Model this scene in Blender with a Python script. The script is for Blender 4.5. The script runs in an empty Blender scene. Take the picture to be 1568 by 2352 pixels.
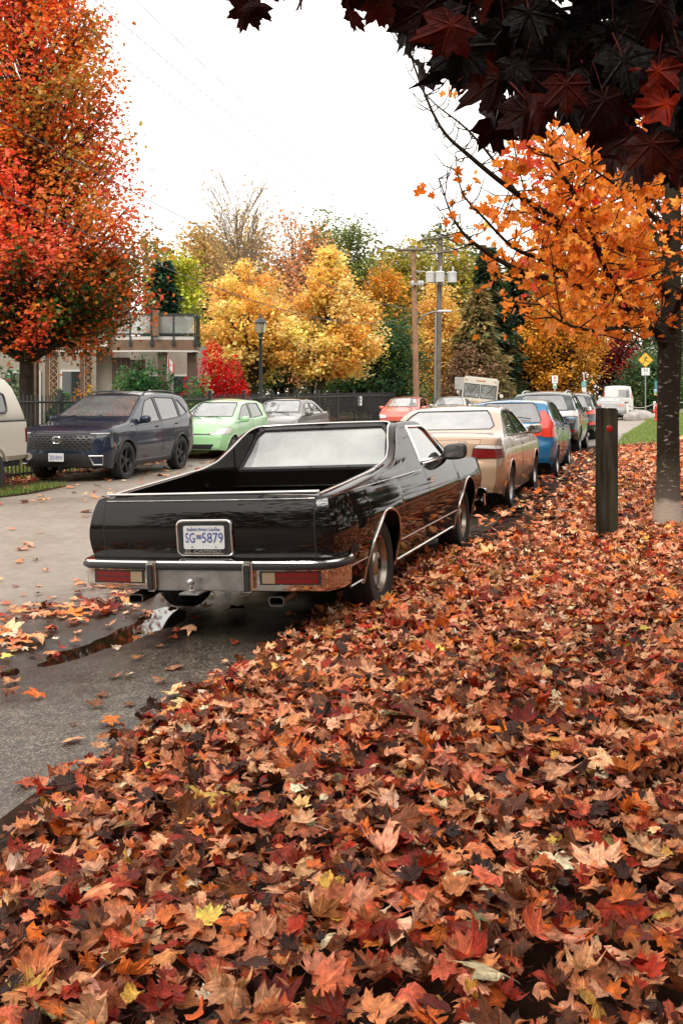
import bpy, bmesh, math, random
import numpy as np
from mathutils import Vector, Matrix
random.seed(7)
rng = np.random.default_rng(7)
SC = bpy.context.scene
COL = SC.collection
R_ = math.radians

# ------------------------------------------------------------------ camera, sky, sun, exposure
F, CX, HY, CH = 2313.0, 784.0, 905.0, 1.62        # lens in photo pixels (1568 x 2352), eye height
cd = bpy.data.cameras.new('camera')
cam = bpy.data.objects.new('camera', cd); COL.objects.link(cam)
cam.location = (0, 0, CH); cam.rotation_euler = (R_(90), 0, 0)
cd.sensor_fit = 'VERTICAL'; cd.sensor_height = 36; cd.lens = 36 * F / 2352
cd.shift_y = -(1176 - HY) / 2352
cd.clip_start = 0.05; cd.clip_end = 3000
SC.camera = cam
SC.view_settings.view_transform = 'Standard'; SC.view_settings.look = 'None'
SC.view_settings.exposure = 1.3; SC.view_settings.gamma = 1
W = bpy.data.worlds.new('World'); SC.world = W; W.use_nodes = True
nt = W.node_tree; nt.nodes.clear()
sky = nt.nodes.new('ShaderNodeTexSky'); sky.sky_type = 'NISHITA'; sky.sun_disc = False
sky.sun_elevation = R_(48); sky.sun_rotation = R_(200); sky.air_density = 2; sky.dust_density = 6; sky.ozone_density = 1
hs_ = nt.nodes.new('ShaderNodeHueSaturation'); hs_.inputs['Saturation'].default_value = 0.12
mx = nt.nodes.new('ShaderNodeMix'); mx.data_type = 'RGBA'; mx.inputs[0].default_value = 0.72
mx.inputs[7].default_value = (10.2, 9.75, 9.15, 1)
bg = nt.nodes.new('ShaderNodeBackground'); bg.inputs[1].default_value = 0.1
wo = nt.nodes.new('ShaderNodeOutputWorld')
nt.links.new(sky.outputs[0], hs_.inputs['Color']); nt.links.new(hs_.outputs[0], mx.inputs[6])
nt.links.new(mx.outputs[2], bg.inputs[0]); nt.links.new(bg.outputs[0], wo.inputs[0])
sd = bpy.data.lights.new('sun', 'SUN'); sd.energy = 1.1; sd.angle = R_(25); sd.color = (1, .95, .87)
sun = bpy.data.objects.new('sun', sd); COL.objects.link(sun)
sun.rotation_euler = (R_(42), 0, R_(-20))          # high, from behind the camera
SC.cycles.max_bounces = 6; SC.cycles.transparent_max_bounces = 16
SC.cycles.use_denoising = True

# ------------------------------------------------------------------ helpers
def wx(px, Y): return (px - CX) / F * Y
def wz(py, Y): return CH - (py - HY) / F * Y
def lin(v):
    v = v / 255.0
    return v / 12.92 if v <= .04045 else ((v + .055) / 1.055) ** 2.4
def C(r, g, b, k=.42): return (lin(r) * k, lin(g) * k, lin(b) * k)

def mat(name, col=(.5, .5, .5), rough=.5, metal=0, spec=.5, coat=0, noise=0, nscale=8, bump=0, bscale=40, trans=0, emis=None):
    m = bpy.data.materials.new(name); m.use_nodes = True
    n = m.node_tree.nodes; l = m.node_tree.links; p = n['Principled BSDF']
    p.inputs['Base Color'].default_value = (*col, 1); p.inputs['Roughness'].default_value = rough
    p.inputs['Metallic'].default_value = metal; p.inputs['Specular IOR Level'].default_value = spec
    p.inputs['Coat Weight'].default_value = coat; p.inputs['Coat Roughness'].default_value = .04
    if noise or bump:
        tc = n.new('ShaderNodeTexCoord')
    if noise:
        t = n.new('ShaderNodeTexNoise'); t.inputs['Scale'].default_value = nscale; t.inputs['Detail'].default_value = 6
        r = n.new('ShaderNodeMapRange'); r.inputs[1].default_value = .3; r.inputs[2].default_value = .7
        r.inputs[3].default_value = 1 - noise; r.inputs[4].default_value = 1 + noise
        x = n.new('ShaderNodeMix'); x.data_type = 'RGBA'; x.blend_type = 'MULTIPLY'; x.inputs[0].default_value = 1
        x.inputs[6].default_value = (*col, 1)
        l.new(tc.outputs['Object'], t.inputs['Vector']); l.new(t.outputs[0], r.inputs[0]); l.new(r.outputs[0], x.inputs[7])
        l.new(x.outputs[2], p.inputs['Base Color'])
    if bump:
        t2 = n.new('ShaderNodeTexNoise'); t2.inputs['Scale'].default_value = bscale; t2.inputs['Detail'].default_value = 5
        b = n.new('ShaderNodeBump'); b.inputs['Strength'].default_value = bump; b.inputs['Distance'].default_value = .02
        l.new(tc.outputs['Object'], t2.inputs['Vector']); l.new(t2.outputs[0], b.inputs['Height']); l.new(b.outputs[0], p.inputs['Normal'])
    if emis: p.inputs['Emission Color'].default_value = (*emis[:3], 1); p.inputs['Emission Strength'].default_value = emis[3]
    return m

def paint_mat(name, col, metal=.0, rough=.35, coat=1, dirt=.12, spec=.25):
    m = mat(name, col, rough, metal, spec, coat)
    n = m.node_tree.nodes; l = m.node_tree.links; p = n['Principled BSDF']
    tc = n.new('ShaderNodeTexCoord')
    t = n.new('ShaderNodeTexNoise'); t.inputs['Scale'].default_value = 5; t.inputs['Detail'].default_value = 8
    l.new(tc.outputs['Object'], t.inputs['Vector'])
    r = n.new('ShaderNodeMapRange'); r.inputs[1].default_value = .35; r.inputs[2].default_value = .75
    r.inputs[3].default_value = .03; r.inputs[4].default_value = .03 + dirt
    l.new(t.outputs[0], r.inputs[0]); l.new(r.outputs[0], p.inputs['Coat Roughness'])
    # the inside of the shell is dark cloth and liner
    g = n.new('ShaderNodeNewGeometry'); d = n.new('ShaderNodeBsdfDiffuse'); d.inputs[0].default_value = (.015, .015, .016, 1)
    ms = n.new('ShaderNodeMixShader'); o = n['Material Output']
    l.new(g.outputs['Backfacing'], ms.inputs[0]); l.new(p.outputs[0], ms.inputs[1]); l.new(d.outputs[0], ms.inputs[2]); l.new(ms.outputs[0], o.inputs[0])
    return m

def glass_mat(name, tint=(.5, .55, .55), mist=.0, mistcol=(.55, .57, .58), base=.05, rough=.02, patch=0):
    m = bpy.data.materials.new(name); m.use_nodes = True
    n = m.node_tree.nodes; l = m.node_tree.links; n.remove(n['Principled BSDF']); o = n['Material Output']
    tr = n.new('ShaderNodeBsdfTransparent'); tr.inputs[0].default_value = (*tint, 1)
    gl = n.new('ShaderNodeBsdfGlossy'); gl.inputs['Roughness'].default_value = rough; gl.inputs[0].default_value = (1, 1, 1, 1)
    fr = n.new('ShaderNodeFresnel'); fr.inputs[0].default_value = 1.55
    ad = n.new('ShaderNodeMath'); ad.operation = 'MULTIPLY_ADD'; ad.inputs[1].default_value = 1.25; ad.inputs[2].default_value = base; ad.use_clamp = True
    l.new(fr.outputs[0], ad.inputs[0])
    a = n.new('ShaderNodeMixShader'); l.new(tr.outputs[0], a.inputs[1])
    if mist:
        df = n.new('ShaderNodeBsdfDiffuse'); df.inputs[0].default_value = (*mistcol, 1)
        tc = n.new('ShaderNodeTexCoord'); t = n.new('ShaderNodeTexNoise'); t.inputs['Scale'].default_value = 1.6 if patch else 3; t.inputs['Detail'].default_value = 3 if patch else 7
        l.new(tc.outputs['Object'], t.inputs['Vector'])
        r = n.new('ShaderNodeMapRange'); r.inputs[1].default_value = .38 if patch else .3; r.inputs[2].default_value = .6 if patch else .7; r.inputs[3].default_value = mist * (.35 if patch == 1 else .7); r.inputs[4].default_value = min(1, mist * (1.7 if patch == 1 else 1.2))
        l.new(t.outputs[0], r.inputs[0])
        b = n.new('ShaderNodeMixShader'); l.new(r.outputs[0], b.inputs[0]); l.new(tr.outputs[0], b.inputs[1]); l.new(df.outputs[0], b.inputs[2])
        l.new(b.outputs[0], a.inputs[1])
    l.new(ad.outputs[0], a.inputs[0]); l.new(gl.outputs[0], a.inputs[2]); l.new(a.outputs[0], o.inputs[0])
    return m

def tag(o, label=None, cat=None, group=None, kind=None):
    if label: o['label'] = label
    if cat: o['category'] = cat
    if group: o['group'] = group
    if kind: o['kind'] = kind
    return o

def empty(name, loc, rz=0, label=None, cat=None, group=None, rx=0, ry=0):
    o = bpy.data.objects.new(name, None); COL.objects.link(o)
    o.location = loc; o.rotation_euler = (rx, ry, rz); o.empty_display_size = .2
    return tag(o, label, cat, group)

def link(name, me, m=None, parent=None, smooth=None):
    o = bpy.data.objects.new(name, me); COL.objects.link(o)
    if m is not None and not me.materials: me.materials.append(m)
    if parent: o.parent = parent
    if smooth:
        me.shade_smooth(); me.set_sharp_from_angle(angle=R_(smooth))
    return o

def np_mesh(name, V, Fc, col=None):
    """V (n,3); Fc list of (m,k) int arrays of k-gons; col (n,3) per vertex."""
    me = bpy.data.meshes.new(name)
    Fc = [f for f in Fc if len(f)]
    loops = np.concatenate([f.ravel() for f in Fc]).astype(np.int32)
    tot = np.concatenate([np.full(len(f), f.shape[1], np.int32) for f in Fc])
    st = np.concatenate([[0], np.cumsum(tot)[:-1]]).astype(np.int32)
    me.vertices.add(len(V)); me.vertices.foreach_set('co', np.ascontiguousarray(V, np.float32).ravel())
    me.loops.add(len(loops)); me.loops.foreach_set('vertex_index', loops)
    me.polygons.add(len(tot)); me.polygons.foreach_set('loop_start', st); me.polygons.foreach_set('loop_total', tot)
    me.update(calc_edges=True)
    if col is not None:
        at_ = me.color_attributes.new('tone', 'FLOAT_COLOR', 'POINT')
        at_.data.foreach_set('color', np.concatenate([col, np.ones((len(col), 1))], 1).astype(np.float32).ravel())
    return me

class MB:
    def __init__(s): s.v = []; s.f = []
    def add(s, vs, fs):
        o = len(s.v); s.v += [tuple(v) for v in vs]; s.f += [tuple(i + o for i in f) for f in fs]
    def box(s, x0, x1, y0, y1, z0, z1, M=None, b=0):
        if b > 0:
            bm = bmesh.new(); bmesh.ops.create_cube(bm, size=1)
            for v in bm.verts: v.co = Vector(((x0 + x1) / 2 + v.co.x * (x1 - x0), (y0 + y1) / 2 + v.co.y * (y1 - y0), (z0 + z1) / 2 + v.co.z * (z1 - z0)))
            bmesh.ops.bevel(bm, geom=bm.edges[:], offset=b, segments=2, affect='EDGES')
            s.bm(bm, M); return
        vs = [(x, y, z) for x in (x0, x1) for y in (y0, y1) for z in (z0, z1)]
        if M: vs = [M @ Vector(v) for v in vs]
        s.add(vs, [(0, 1, 3, 2), (4, 6, 7, 5), (0, 4, 5, 1), (2, 3, 7, 6), (0, 2, 6, 4), (1, 5, 7, 3)])
    def bm(s, bm, M=None):
        bm.verts.index_update()
        s.add([(M @ v.co if M else v.co) for v in bm.verts], [[v.index for v in f.verts] for f in bm.faces]); bm.free()
    def tube(s, pts, rad, n=8, cap=True):
        pts = [Vector(p) for p in pts]; k = len(pts)
        if not isinstance(rad, (list, tuple)): rad = [rad] * k
        t0 = (pts[1] - pts[0]).normalized()
        up = Vector((0, 0, 1)) if abs(t0.z) < .9 else Vector((1, 0, 0))
        a = t0.cross(up).normalized(); vs = []
        for i in range(k):
            t = (pts[min(i + 1, k - 1)] - pts[max(i - 1, 0)]).normalized()
            a = (a - t * a.dot(t)).normalized(); b = t.cross(a)
            for j in range(n):
                w = 2 * math.pi * j / n; vs.append(pts[i] + (a * math.cos(w) + b * math.sin(w)) * rad[i])
        fs = [(i * n + j, i * n + (j + 1) % n, (i + 1) * n + (j + 1) % n, (i + 1) * n + j) for i in range(k - 1) for j in range(n)]
        if cap: fs += [tuple(range(n - 1, -1, -1)), tuple((k - 1) * n + j for j in range(n))]
        s.add(vs, fs)
    def lathe(s, prof, n=24, M=None, axis='z', cap=True):
        """prof: list of (r, h) revolved around axis."""
        vs = []
        for r, h in prof:
            for j in range(n):
                w = 2 * math.pi * j / n; c, d = r * math.cos(w), r * math.sin(w)
                v = (c, d, h) if axis == 'z' else ((h, c, d) if axis == 'x' else (d, h, c))
                vs.append(M @ Vector(v) if M else v)
        k = len(prof)
        fs = [(i * n + j, i * n + (j + 1) % n, (i + 1) * n + (j + 1) % n, (i + 1) * n + j) for i in range(k - 1) for j in range(n)]
        if cap: fs += [tuple(range(n - 1, -1, -1)), tuple((k - 1) * n + j for j in range(n))]
        s.add(vs, fs)
    def prism(s, poly, d0, d1, axis='y', M=None):
        """2-D outline extruded along an axis: y -> (x,z), x -> (y,z), z -> (x,y)."""
        def p3(a, b, d): return (a, d, b) if axis == 'y' else ((d, a, b) if axis == 'x' else (a, b, d))
        n = len(poly); vs = [p3(a, b, d0) for a, b in poly] + [p3(a, b, d1) for a, b in poly]
        if M: vs = [M @ Vector(v) for v in vs]
        s.add(vs, [tuple(range(n)), tuple(range(2 * n - 1, n - 1, -1))] + [(i, i + n, (i + 1) % n + n, (i + 1) % n) for i in range(n)])
    def build(s, name, m, parent=None, smooth=35, fix=True):
        me = bpy.data.meshes.new(name); me.from_pydata(s.v, [], s.f); me.update()
        if fix:
            bm = bmesh.new(); bm.from_mesh(me); bmesh.ops.recalc_face_normals(bm, faces=bm.faces); bm.to_mesh(me); bm.free()
        return link(name, me, m, parent, smooth)

def rrect(w, h, r, n=4):
    p = []
    for cx, cy, a0 in ((w / 2 - r, h / 2 - r, 0), (-w / 2 + r, h / 2 - r, 90), (-w / 2 + r, -h / 2 + r, 180), (w / 2 - r, -h / 2 + r, 270)):
        for i in range(n + 1):
            a = R_(a0 + 90 * i / n); p.append((cx + r * math.cos(a), cy + r * math.sin(a)))
    return p

DG = bpy.context.evaluated_depsgraph_get()
def lettering(name, body, w, h, m, parent, loc, rot=(R_(90), 0, 0), thick=.0015, shear=0):
    """Flat built letters fitted to w x h, centred on loc, facing -Y by default."""
    cu = bpy.data.curves.new(name, 'FONT'); cu.body = body; cu.size = 1; cu.extrude = .01; cu.resolution_u = 3; cu.shear = shear; cu.space_line = .85
    cu.align_x = 'CENTER'
    o = bpy.data.objects.new(name, cu); COL.objects.link(o)
    dg = bpy.context.evaluated_depsgraph_get(); dg.update()
    me = bpy.data.meshes.new_from_object(o.evaluated_get(dg)); bpy.data.objects.remove(o); bpy.data.curves.remove(cu)
    n = len(me.vertices); a = np.empty(n * 3, np.float32); me.vertices.foreach_get('co', a); a = a.reshape(-1, 3)
    lo, hi = a.min(0), a.max(0); a = (a - (lo + hi) / 2) / (hi - lo) * np.array([w, h, thick]); me.vertices.foreach_set('co', a.astype(np.float32).ravel()); me.update()
    me.name = name; me.materials.clear(); o = link(name, me, m, parent); o.location = loc; o.rotation_euler = rot
    return o

def vnoise(x, y, s=1.0, seed=0):
    x = np.asarray(x, float) * s; y = np.asarray(y, float) * s
    xi, yi = np.floor(x).astype(int), np.floor(y).astype(int); fx, fy = x - xi, y - yi
    fx = fx * fx * (3 - 2 * fx); fy = fy * fy * (3 - 2 * fy)
    def h(i, j):
        n = (i * 374761393 + j * 668265263 + seed * 974711) & 0x7fffffff
        n = ((n ^ (n >> 13)) * 1274126177) & 0x7fffffff
        return ((n ^ (n >> 16)) & 0xffff) / 65535.0
    return (h(xi, yi) * (1 - fx) + h(xi + 1, yi) * fx) * (1 - fy) + (h(xi, yi + 1) * (1 - fx) + h(xi + 1, yi + 1) * fx) * fy

# ------------------------------------------------------------------ ground heights, road coordinates (s across, t along)
AR = R_(17); SA, CA = math.sin(AR), math.cos(AR); P0 = (.295, 7.41)
def st(X, Y): X = np.asarray(X) - P0[0]; Y = np.asarray(Y) - P0[1]; return X * CA - Y * SA, X * SA + Y * CA
def xy(s, t): return P0[0] + s * CA + t * SA, P0[1] - s * SA + t * CA
def sstep(x, a, b): u = np.clip((np.asarray(x, float) - a) / (b - a), 0, 1); return u * u * (3 - 2 * u)
def hgt(X, Y):
    s, t = st(X, Y)
    z = np.interp(s, [-40, -13, -10.4, -9.6, -5.5, -2.6, -1.5, 0, .5, 1.2, 3, 60], [.3, .15, .1, -.02, .05, -.01, -.03, .05, .07, .09, .12, .3])
    z = z - .025 * np.exp(-((s + 1.66 + .12 * np.sin(t * 2.1)) / .26) ** 2) * sstep(t, -3.3, -1.7) * (1 - sstep(t, -.5, 1.2))
    z = z + .50 * sstep(s, .8, 5.5) * sstep(t, 14, 30)
    z = z + .014 * (vnoise(X, Y, 1.3, 3) - .5) + .016 * (vnoise(X, Y, 4, 4) - .5) + .007 * (vnoise(X, Y, 11, 14) - .5)
    return z
def H1(X, Y): return float(hgt(np.array([X]), np.array([Y]))[0])

def sheet(name, s_arr, t_arr, off, m, kind='structure', smap=None, tone=None):
    S, T = np.meshgrid(s_arr, t_arr)
    if smap is not None: S = smap(S, T)
    X, Y = xy(S, T); Z = hgt(X, Y) + off
    ny, nx = S.shape; idx = np.arange(ny * nx).reshape(ny, nx)
    f = np.stack([idx[:-1, :-1], idx[:-1, 1:], idx[1:, 1:], idx[1:, :-1]], -1).reshape(-1, 4)
    o = link(name, np_mesh(name, np.stack([X, Y, Z], -1).reshape(-1, 3), [f], None if tone is None else np.stack(tone(S, T), -1).reshape(-1, 3)), m, None, 180); o['kind'] = kind
    return o
# ------------------------------------------------------------------ ground materials
def asphalt_mat():
    m = mat('wet_asphalt', (.06, .057, .054), .5); n = m.node_tree.nodes; l = m.node_tree.links; p = n['Principled BSDF']
    tc = n.new('ShaderNodeTexCoord')
    def noise(sc, det=6):
        t = n.new('ShaderNodeTexNoise'); t.inputs['Scale'].default_value = sc; t.inputs['Detail'].default_value = det; l.new(tc.outputs['Object'], t.inputs['Vector']); return t
    big = noise(.55, 5); fine = noise(260, 3); mid = noise(9, 6)
    vo = n.new('ShaderNodeTexVoronoi'); vo.inputs['Scale'].default_value = 110; l.new(tc.outputs['Object'], vo.inputs['Vector'])
    cr = n.new('ShaderNodeValToRGB'); e = cr.color_ramp.elements
    e[0].position = .22; e[0].color = (.026, .022, .019, 1); e[1].position = .78; e[1].color = (.20, .163, .124, 1)
    e2 = cr.color_ramp.elements.new(.55); e2.color = (.082, .066, .051, 1)
    l.new(vo.outputs['Color'], cr.inputs[0])
    mr = n.new('ShaderNodeMapRange'); mr.inputs[1].default_value = .3; mr.inputs[2].default_value = .7; mr.inputs[3].default_value = .84; mr.inputs[4].default_value = 1.14
    l.new(mid.outputs[0], mr.inputs[0])
    mx = n.new('ShaderNodeMix'); mx.data_type = 'RGBA'; mx.blend_type = 'MULTIPLY'; mx.inputs[0].default_value = 1
    l.new(cr.outputs[0], mx.inputs[6]); l.new(mr.outputs[0], mx.inputs[7])
    # leaf litter stains
    r2 = n.new('ShaderNodeMapRange'); r2.inputs[1].default_value = .55; r2.inputs[2].default_value = .72; r2.inputs[4].default_value = .55
    n3 = noise(3.2, 8); l.new(n3.outputs[0], r2.inputs[0])
    m2 = n.new('ShaderNodeMix'); m2.data_type = 'RGBA'; m2.inputs[7].default_value = (.055, .034, .022, 1)
    l.new(r2.outputs[0], m2.inputs[0]); l.new(mx.outputs[2], m2.inputs[6])
    # drier, paler crown of the road towards the far lane (worn in by the wheels)
    at_ = n.new('ShaderNodeAttribute'); at_.attribute_name = 'tone'
    dc = n.new('ShaderNodeMix'); dc.data_type = 'RGBA'; dc.inputs[7].default_value = (.245, .205, .170, 1)
    sp_ = n.new('ShaderNodeSeparateColor'); l.new(at_.outputs['Color'], sp_.inputs[0]); l.new(sp_.outputs[0], dc.inputs[0]); l.new(m2.outputs[2], dc.inputs[6])
    d2 = n.new('ShaderNodeMix'); d2.data_type = 'RGBA'; d2.blend_type = 'MULTIPLY'; d2.inputs[0].default_value = 1; l.new(dc.outputs[2], d2.inputs[6]); l.new(mr.outputs[0], d2.inputs[7])
    rr = n.new('ShaderNodeMapRange'); rr.inputs[1].default_value = .38; rr.inputs[2].default_value = .66; rr.inputs[3].default_value = .30; rr.inputs[4].default_value = .62
    l.new(big.outputs[0], rr.inputs[0]); wr = n.new('ShaderNodeMix'); wr.inputs[3].default_value = .16; l.new(sp_.outputs[1], wr.inputs[0]); l.new(rr.outputs[0], wr.inputs[2]); l.new(wr.outputs[0], p.inputs['Roughness'])
    wd = n.new('ShaderNodeMix'); wd.data_type = 'RGBA'; wd.blend_type = 'MULTIPLY'; wd.inputs[7].default_value = (.22, .20, .18, 1); l.new(sp_.outputs[1], wd.inputs[0]); l.new(d2.outputs[2], wd.inputs[6])
    wd2 = n.new('ShaderNodeMix'); wd2.data_type = 'RGBA'; wd2.blend_type = 'MULTIPLY'; wd2.inputs[7].default_value = (.25, .23, .21, 1); l.new(sp_.outputs[2], wd2.inputs[0]); l.new(wd.outputs[2], wd2.inputs[6])  # third tone channel: painted shade under the cars darkens the base colour
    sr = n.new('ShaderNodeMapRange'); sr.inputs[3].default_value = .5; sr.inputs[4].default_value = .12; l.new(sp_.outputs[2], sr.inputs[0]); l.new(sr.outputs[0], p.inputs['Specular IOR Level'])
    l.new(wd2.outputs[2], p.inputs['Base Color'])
    b = n.new('ShaderNodeBump'); b.inputs['Strength'].default_value = .55; b.inputs['Distance'].default_value = .006
    l.new(vo.outputs['Distance'], b.inputs['Height'])
    b2 = n.new('ShaderNodeBump'); b2.inputs['Strength'].default_value = .10; b2.inputs['Distance'].default_value = .006
    l.new(mid.outputs[0], b2.inputs['Height']); l.new(b.outputs[0], b2.inputs['Normal']); l.new(b2.outputs[0], p.inputs['Normal'])
    return m
M_asphalt = asphalt_mat()
M_dry = mat('pale_worn_asphalt', (.22, .20, .185), .6, noise=.25, nscale=3, bump=.4, bscale=120)
M_mulch = mat('damp_leaf_mulch', (.030, .013, .007), .9, spec=.1, noise=.5, nscale=14, bump=.8, bscale=30)
M_lawn = mat('damp_lawn', (.11, .125, .042), .8, noise=.35, nscale=1.5, bump=.6, bscale=60)
M_path = mat('pale_concrete', (.34, .31, .29), .7, noise=.12, nscale=3, bump=.2)
M_water = mat('puddle_water', (.006, .005, .004), .03, spec=.7)

def road_tone(S, T):
    dry = sstep(-S + 1.2 * (vnoise(S, T, .8, 6) - .5) + .5 * (vnoise(S, T, 3, 6) - .5), 1.6, 3.6) * (.6 + .4 * vnoise(S, T, .5, 9)) + .9 * sstep(T, 26, 34) * (S > -2.5)
    n = .55 + .9 * (vnoise(S, T, 2.3, 41) - .5) + .5 * (vnoise(S, T, 7, 42) - .5)
    wet = np.exp(-((S + 1.75 - .1 * np.sin(T * 2.1)) / .5) ** 2) * sstep(T, -3.6, -2) * (1 - sstep(T, 1.5, 3.4)) * 1.5
    under_car_shade = sstep(S, -1.8, -1.2) * (1 - sstep(S, .0, .4)) * sstep(T, -2.0, -.6) * (1 - sstep(T, 22, 26))  # shade beneath the parked row, painted into the road colour
    wet = np.maximum(wet, .7 * np.exp(-((S + 9.0) / .8) ** 2))
    return np.clip(dry, 0, 1), np.clip(wet * (n + .35), 0, 1), np.clip(under_car_shade * (n + .5), 0, 1)
# ground terrain to the horizon
gx = np.concatenate([np.linspace(-900, -60, 15), np.linspace(-50, 60, 111), np.linspace(70, 900, 15)])
gy = np.concatenate([np.linspace(-60, -6, 10), np.linspace(-5, 90, 140), np.linspace(95, 1500, 22)])
def ground():
    X, Y = np.meshgrid(gx, gy); Z = hgt(X, Y) - .03
    s, t = st(X, Y)
    Z -= .10 * ((s > -10) & (s < .2) & (t < 75))
    Z -= .06 * ((s >= .2) & (s < 9) & (t < 26))
    ny, nx = X.shape; idx = np.arange(ny * nx).reshape(ny, nx)
    f = np.stack([idx[:-1, :-1], idx[:-1, 1:], idx[1:, 1:], idx[1:, :-1]], -1).reshape(-1, 4)
    o = link('ground', np_mesh('ground', np.stack([X, Y, Z], -1).reshape(-1, 3), [f]), M_lawn, None, 180); o['kind'] = 'structure'
ground()
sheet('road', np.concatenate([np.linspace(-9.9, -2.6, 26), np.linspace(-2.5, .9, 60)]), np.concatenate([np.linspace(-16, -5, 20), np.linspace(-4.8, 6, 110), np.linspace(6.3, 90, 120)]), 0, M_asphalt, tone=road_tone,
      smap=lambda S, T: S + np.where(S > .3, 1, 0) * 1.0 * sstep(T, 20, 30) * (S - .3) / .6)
sheet('leafy_verge', np.linspace(-.25, 12, 70), np.concatenate([np.linspace(-12, 8, 100), np.linspace(8.3, 24, 50)]), .006, M_mulch,
      smap=lambda S, T: np.where(S < 0, S + .5 * (vnoise(T, T * 0, 1.1, 5) - .5) + .85 * sstep(T, 3, 6), S))
sheet('grass_bank', np.linspace(1.0, 14, 40), np.linspace(18.5, 60, 60), .008, M_lawn, smap=lambda S, T: S + .7 * sstep(T, 28, 50) * (1 - (S - 1) / 13) + .25 * np.sin(T * .9) * (S < 1.1))
sheet('side_path', np.linspace(3.2, 4.5, 6), np.linspace(15, 60, 60), .018, M_path, smap=lambda S, T: S + .04 * np.maximum(T - 22, 0))
sheet('left_verge', np.linspace(-11.6, -9.5, 12), np.linspace(-10, 60, 120), .012, M_mulch, smap=lambda S, T: np.where(S > -9.6, S + 1.7 * (1 - sstep(T, 8, 9.5)) + .5 * (vnoise(T, T * 0, .9, 15) - .5), S))
# puddle beside the near car: a level sheet that the dip in the road rises through
_n = 40; _a = np.linspace(0, 2 * np.pi, _n, endpoint=False)
_s, _t = -1.70 + .42 * np.cos(_a) * (1 + .2 * np.sin(3 * _a)), -1.0 + 1.35 * np.sin(_a)
_x, _y = xy(_s, _t); _pz = -.046
pud = link('puddle', np_mesh('puddle', np.stack([_x, _y, np.full(_n, _pz)], -1), [np.arange(_n)[None, :]]), M_water); pud['kind'] = 'structure'
# ------------------------------------------------------------------ leaves
def leaf_mat(name, trans=.25, rough=.45, spec=.5, mott=35, mamt=.35, veins=0):
    m = bpy.data.materials.new(name); m.use_nodes = True
    n = m.node_tree.nodes; l = m.node_tree.links; p = n['Principled BSDF']; o = n['Material Output']
    a = n.new('ShaderNodeAttribute'); a.attribute_name = 'tone'
    p.inputs['Roughness'].default_value = rough; p.inputs['Specular IOR Level'].default_value = spec
    t = n.new('ShaderNodeBsdfTranslucent'); ms = n.new('ShaderNodeMixShader'); ms.inputs[0].default_value = trans
    tc = n.new('ShaderNodeTexCoord'); nz = n.new('ShaderNodeTexNoise'); nz.inputs['Scale'].default_value = mott; nz.inputs['Detail'].default_value = 6; l.new(tc.outputs['Object'], nz.inputs['Vector'])
    mr = n.new('ShaderNodeMapRange'); mr.inputs[1].default_value = .32; mr.inputs[2].default_value = .68; mr.inputs[3].default_value = 1 - mamt; mr.inputs[4].default_value = 1 + mamt * .8; l.new(nz.outputs[0], mr.inputs[0])
    mm = n.new('ShaderNodeMix'); mm.data_type = 'RGBA'; mm.blend_type = 'MULTIPLY'; mm.inputs[0].default_value = 1; l.new(a.outputs['Color'], mm.inputs[6]); l.new(mr.outputs[0], mm.inputs[7])
    l.new(mm.outputs[2], p.inputs['Base Color']); l.new(mm.outputs[2], t.inputs[0])
    if veins:
        def M_(op, a_, b_=None, c_=None):
            q = n.new('ShaderNodeMath'); q.operation = op
            for i_, v in enumerate((a_, b_, c_)):
                if v is None: continue
                if isinstance(v, (int, float)): q.inputs[i_].default_value = v
                else: l.new(v, q.inputs[i_])
            return q.outputs[0]
        ua = n.new('ShaderNodeAttribute'); ua.attribute_name = 'leafxy'; sx = n.new('ShaderNodeSeparateXYZ'); l.new(ua.outputs['Vector'], sx.inputs[0])
        x, y = sx.outputs[0], sx.outputs[1]
        r = M_('SQRT', M_('ADD', M_('MULTIPLY', x, x), M_('MULTIPLY', y, y))); th = M_('ARCTAN2', y, x)
        w = R_(46); md = M_('SUBTRACT', M_('FLOORED_MODULO', M_('ADD', th, w / 2 - R_(90) + 6 * w), w), w / 2)
        d = M_('ABSOLUTE', M_('MULTIPLY', r, M_('SINE', md))); al = M_('MULTIPLY', r, M_('COSINE', md))
        main = M_('SUBTRACT', 1, M_('SMOOTH_MIN', M_('DIVIDE', d, .045), 1, .3)); main = M_('MAXIMUM', main, 0)
        sec = M_('SINE', M_('MULTIPLY', M_('SUBTRACT', al, M_('MULTIPLY', d, 1.1)), 34)); sec = M_('MAXIMUM', M_('SUBTRACT', sec, .55), 0)
        hgt_n = M_('ADD', M_('MULTIPLY', main, 1.2), M_('MULTIPLY', sec, .55))
        vc = M_('ADD', 1, M_('MULTIPLY', hgt_n, veins))
        m3 = n.new('ShaderNodeMix'); m3.data_type = 'RGBA'; m3.blend_type = 'MULTIPLY'; m3.inputs[0].default_value = 1; l.new(mm.outputs[2], m3.inputs[6]); l.new(vc, m3.inputs[7])
        l.new(m3.outputs[2], p.inputs['Base Color']); l.new(m3.outputs[2], t.inputs[0])
        bp = n.new('ShaderNodeBump'); bp.inputs['Strength'].default_value = .8; bp.inputs['Distance'].default_value = .004; l.new(M_('ADD', hgt_n, M_('MULTIPLY', nz.outputs[0], 2.5)), bp.inputs['Height']); l.new(bp.outputs[0], p.inputs['Normal'])
    l.new(p.outputs[0], ms.inputs[1]); l.new(t.outputs[0], ms.inputs[2]); l.new(ms.outputs[0], o.inputs[0])
    return m
M_litter = leaf_mat('fallen_leaf', .15, .5, .25, 45, .5, .42)
M_foliage = leaf_mat('autumn_foliage', .42, .5, .35)
M_dark = leaf_mat('dark_foliage', .28, .5, .16, 30, .4, .5)

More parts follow.
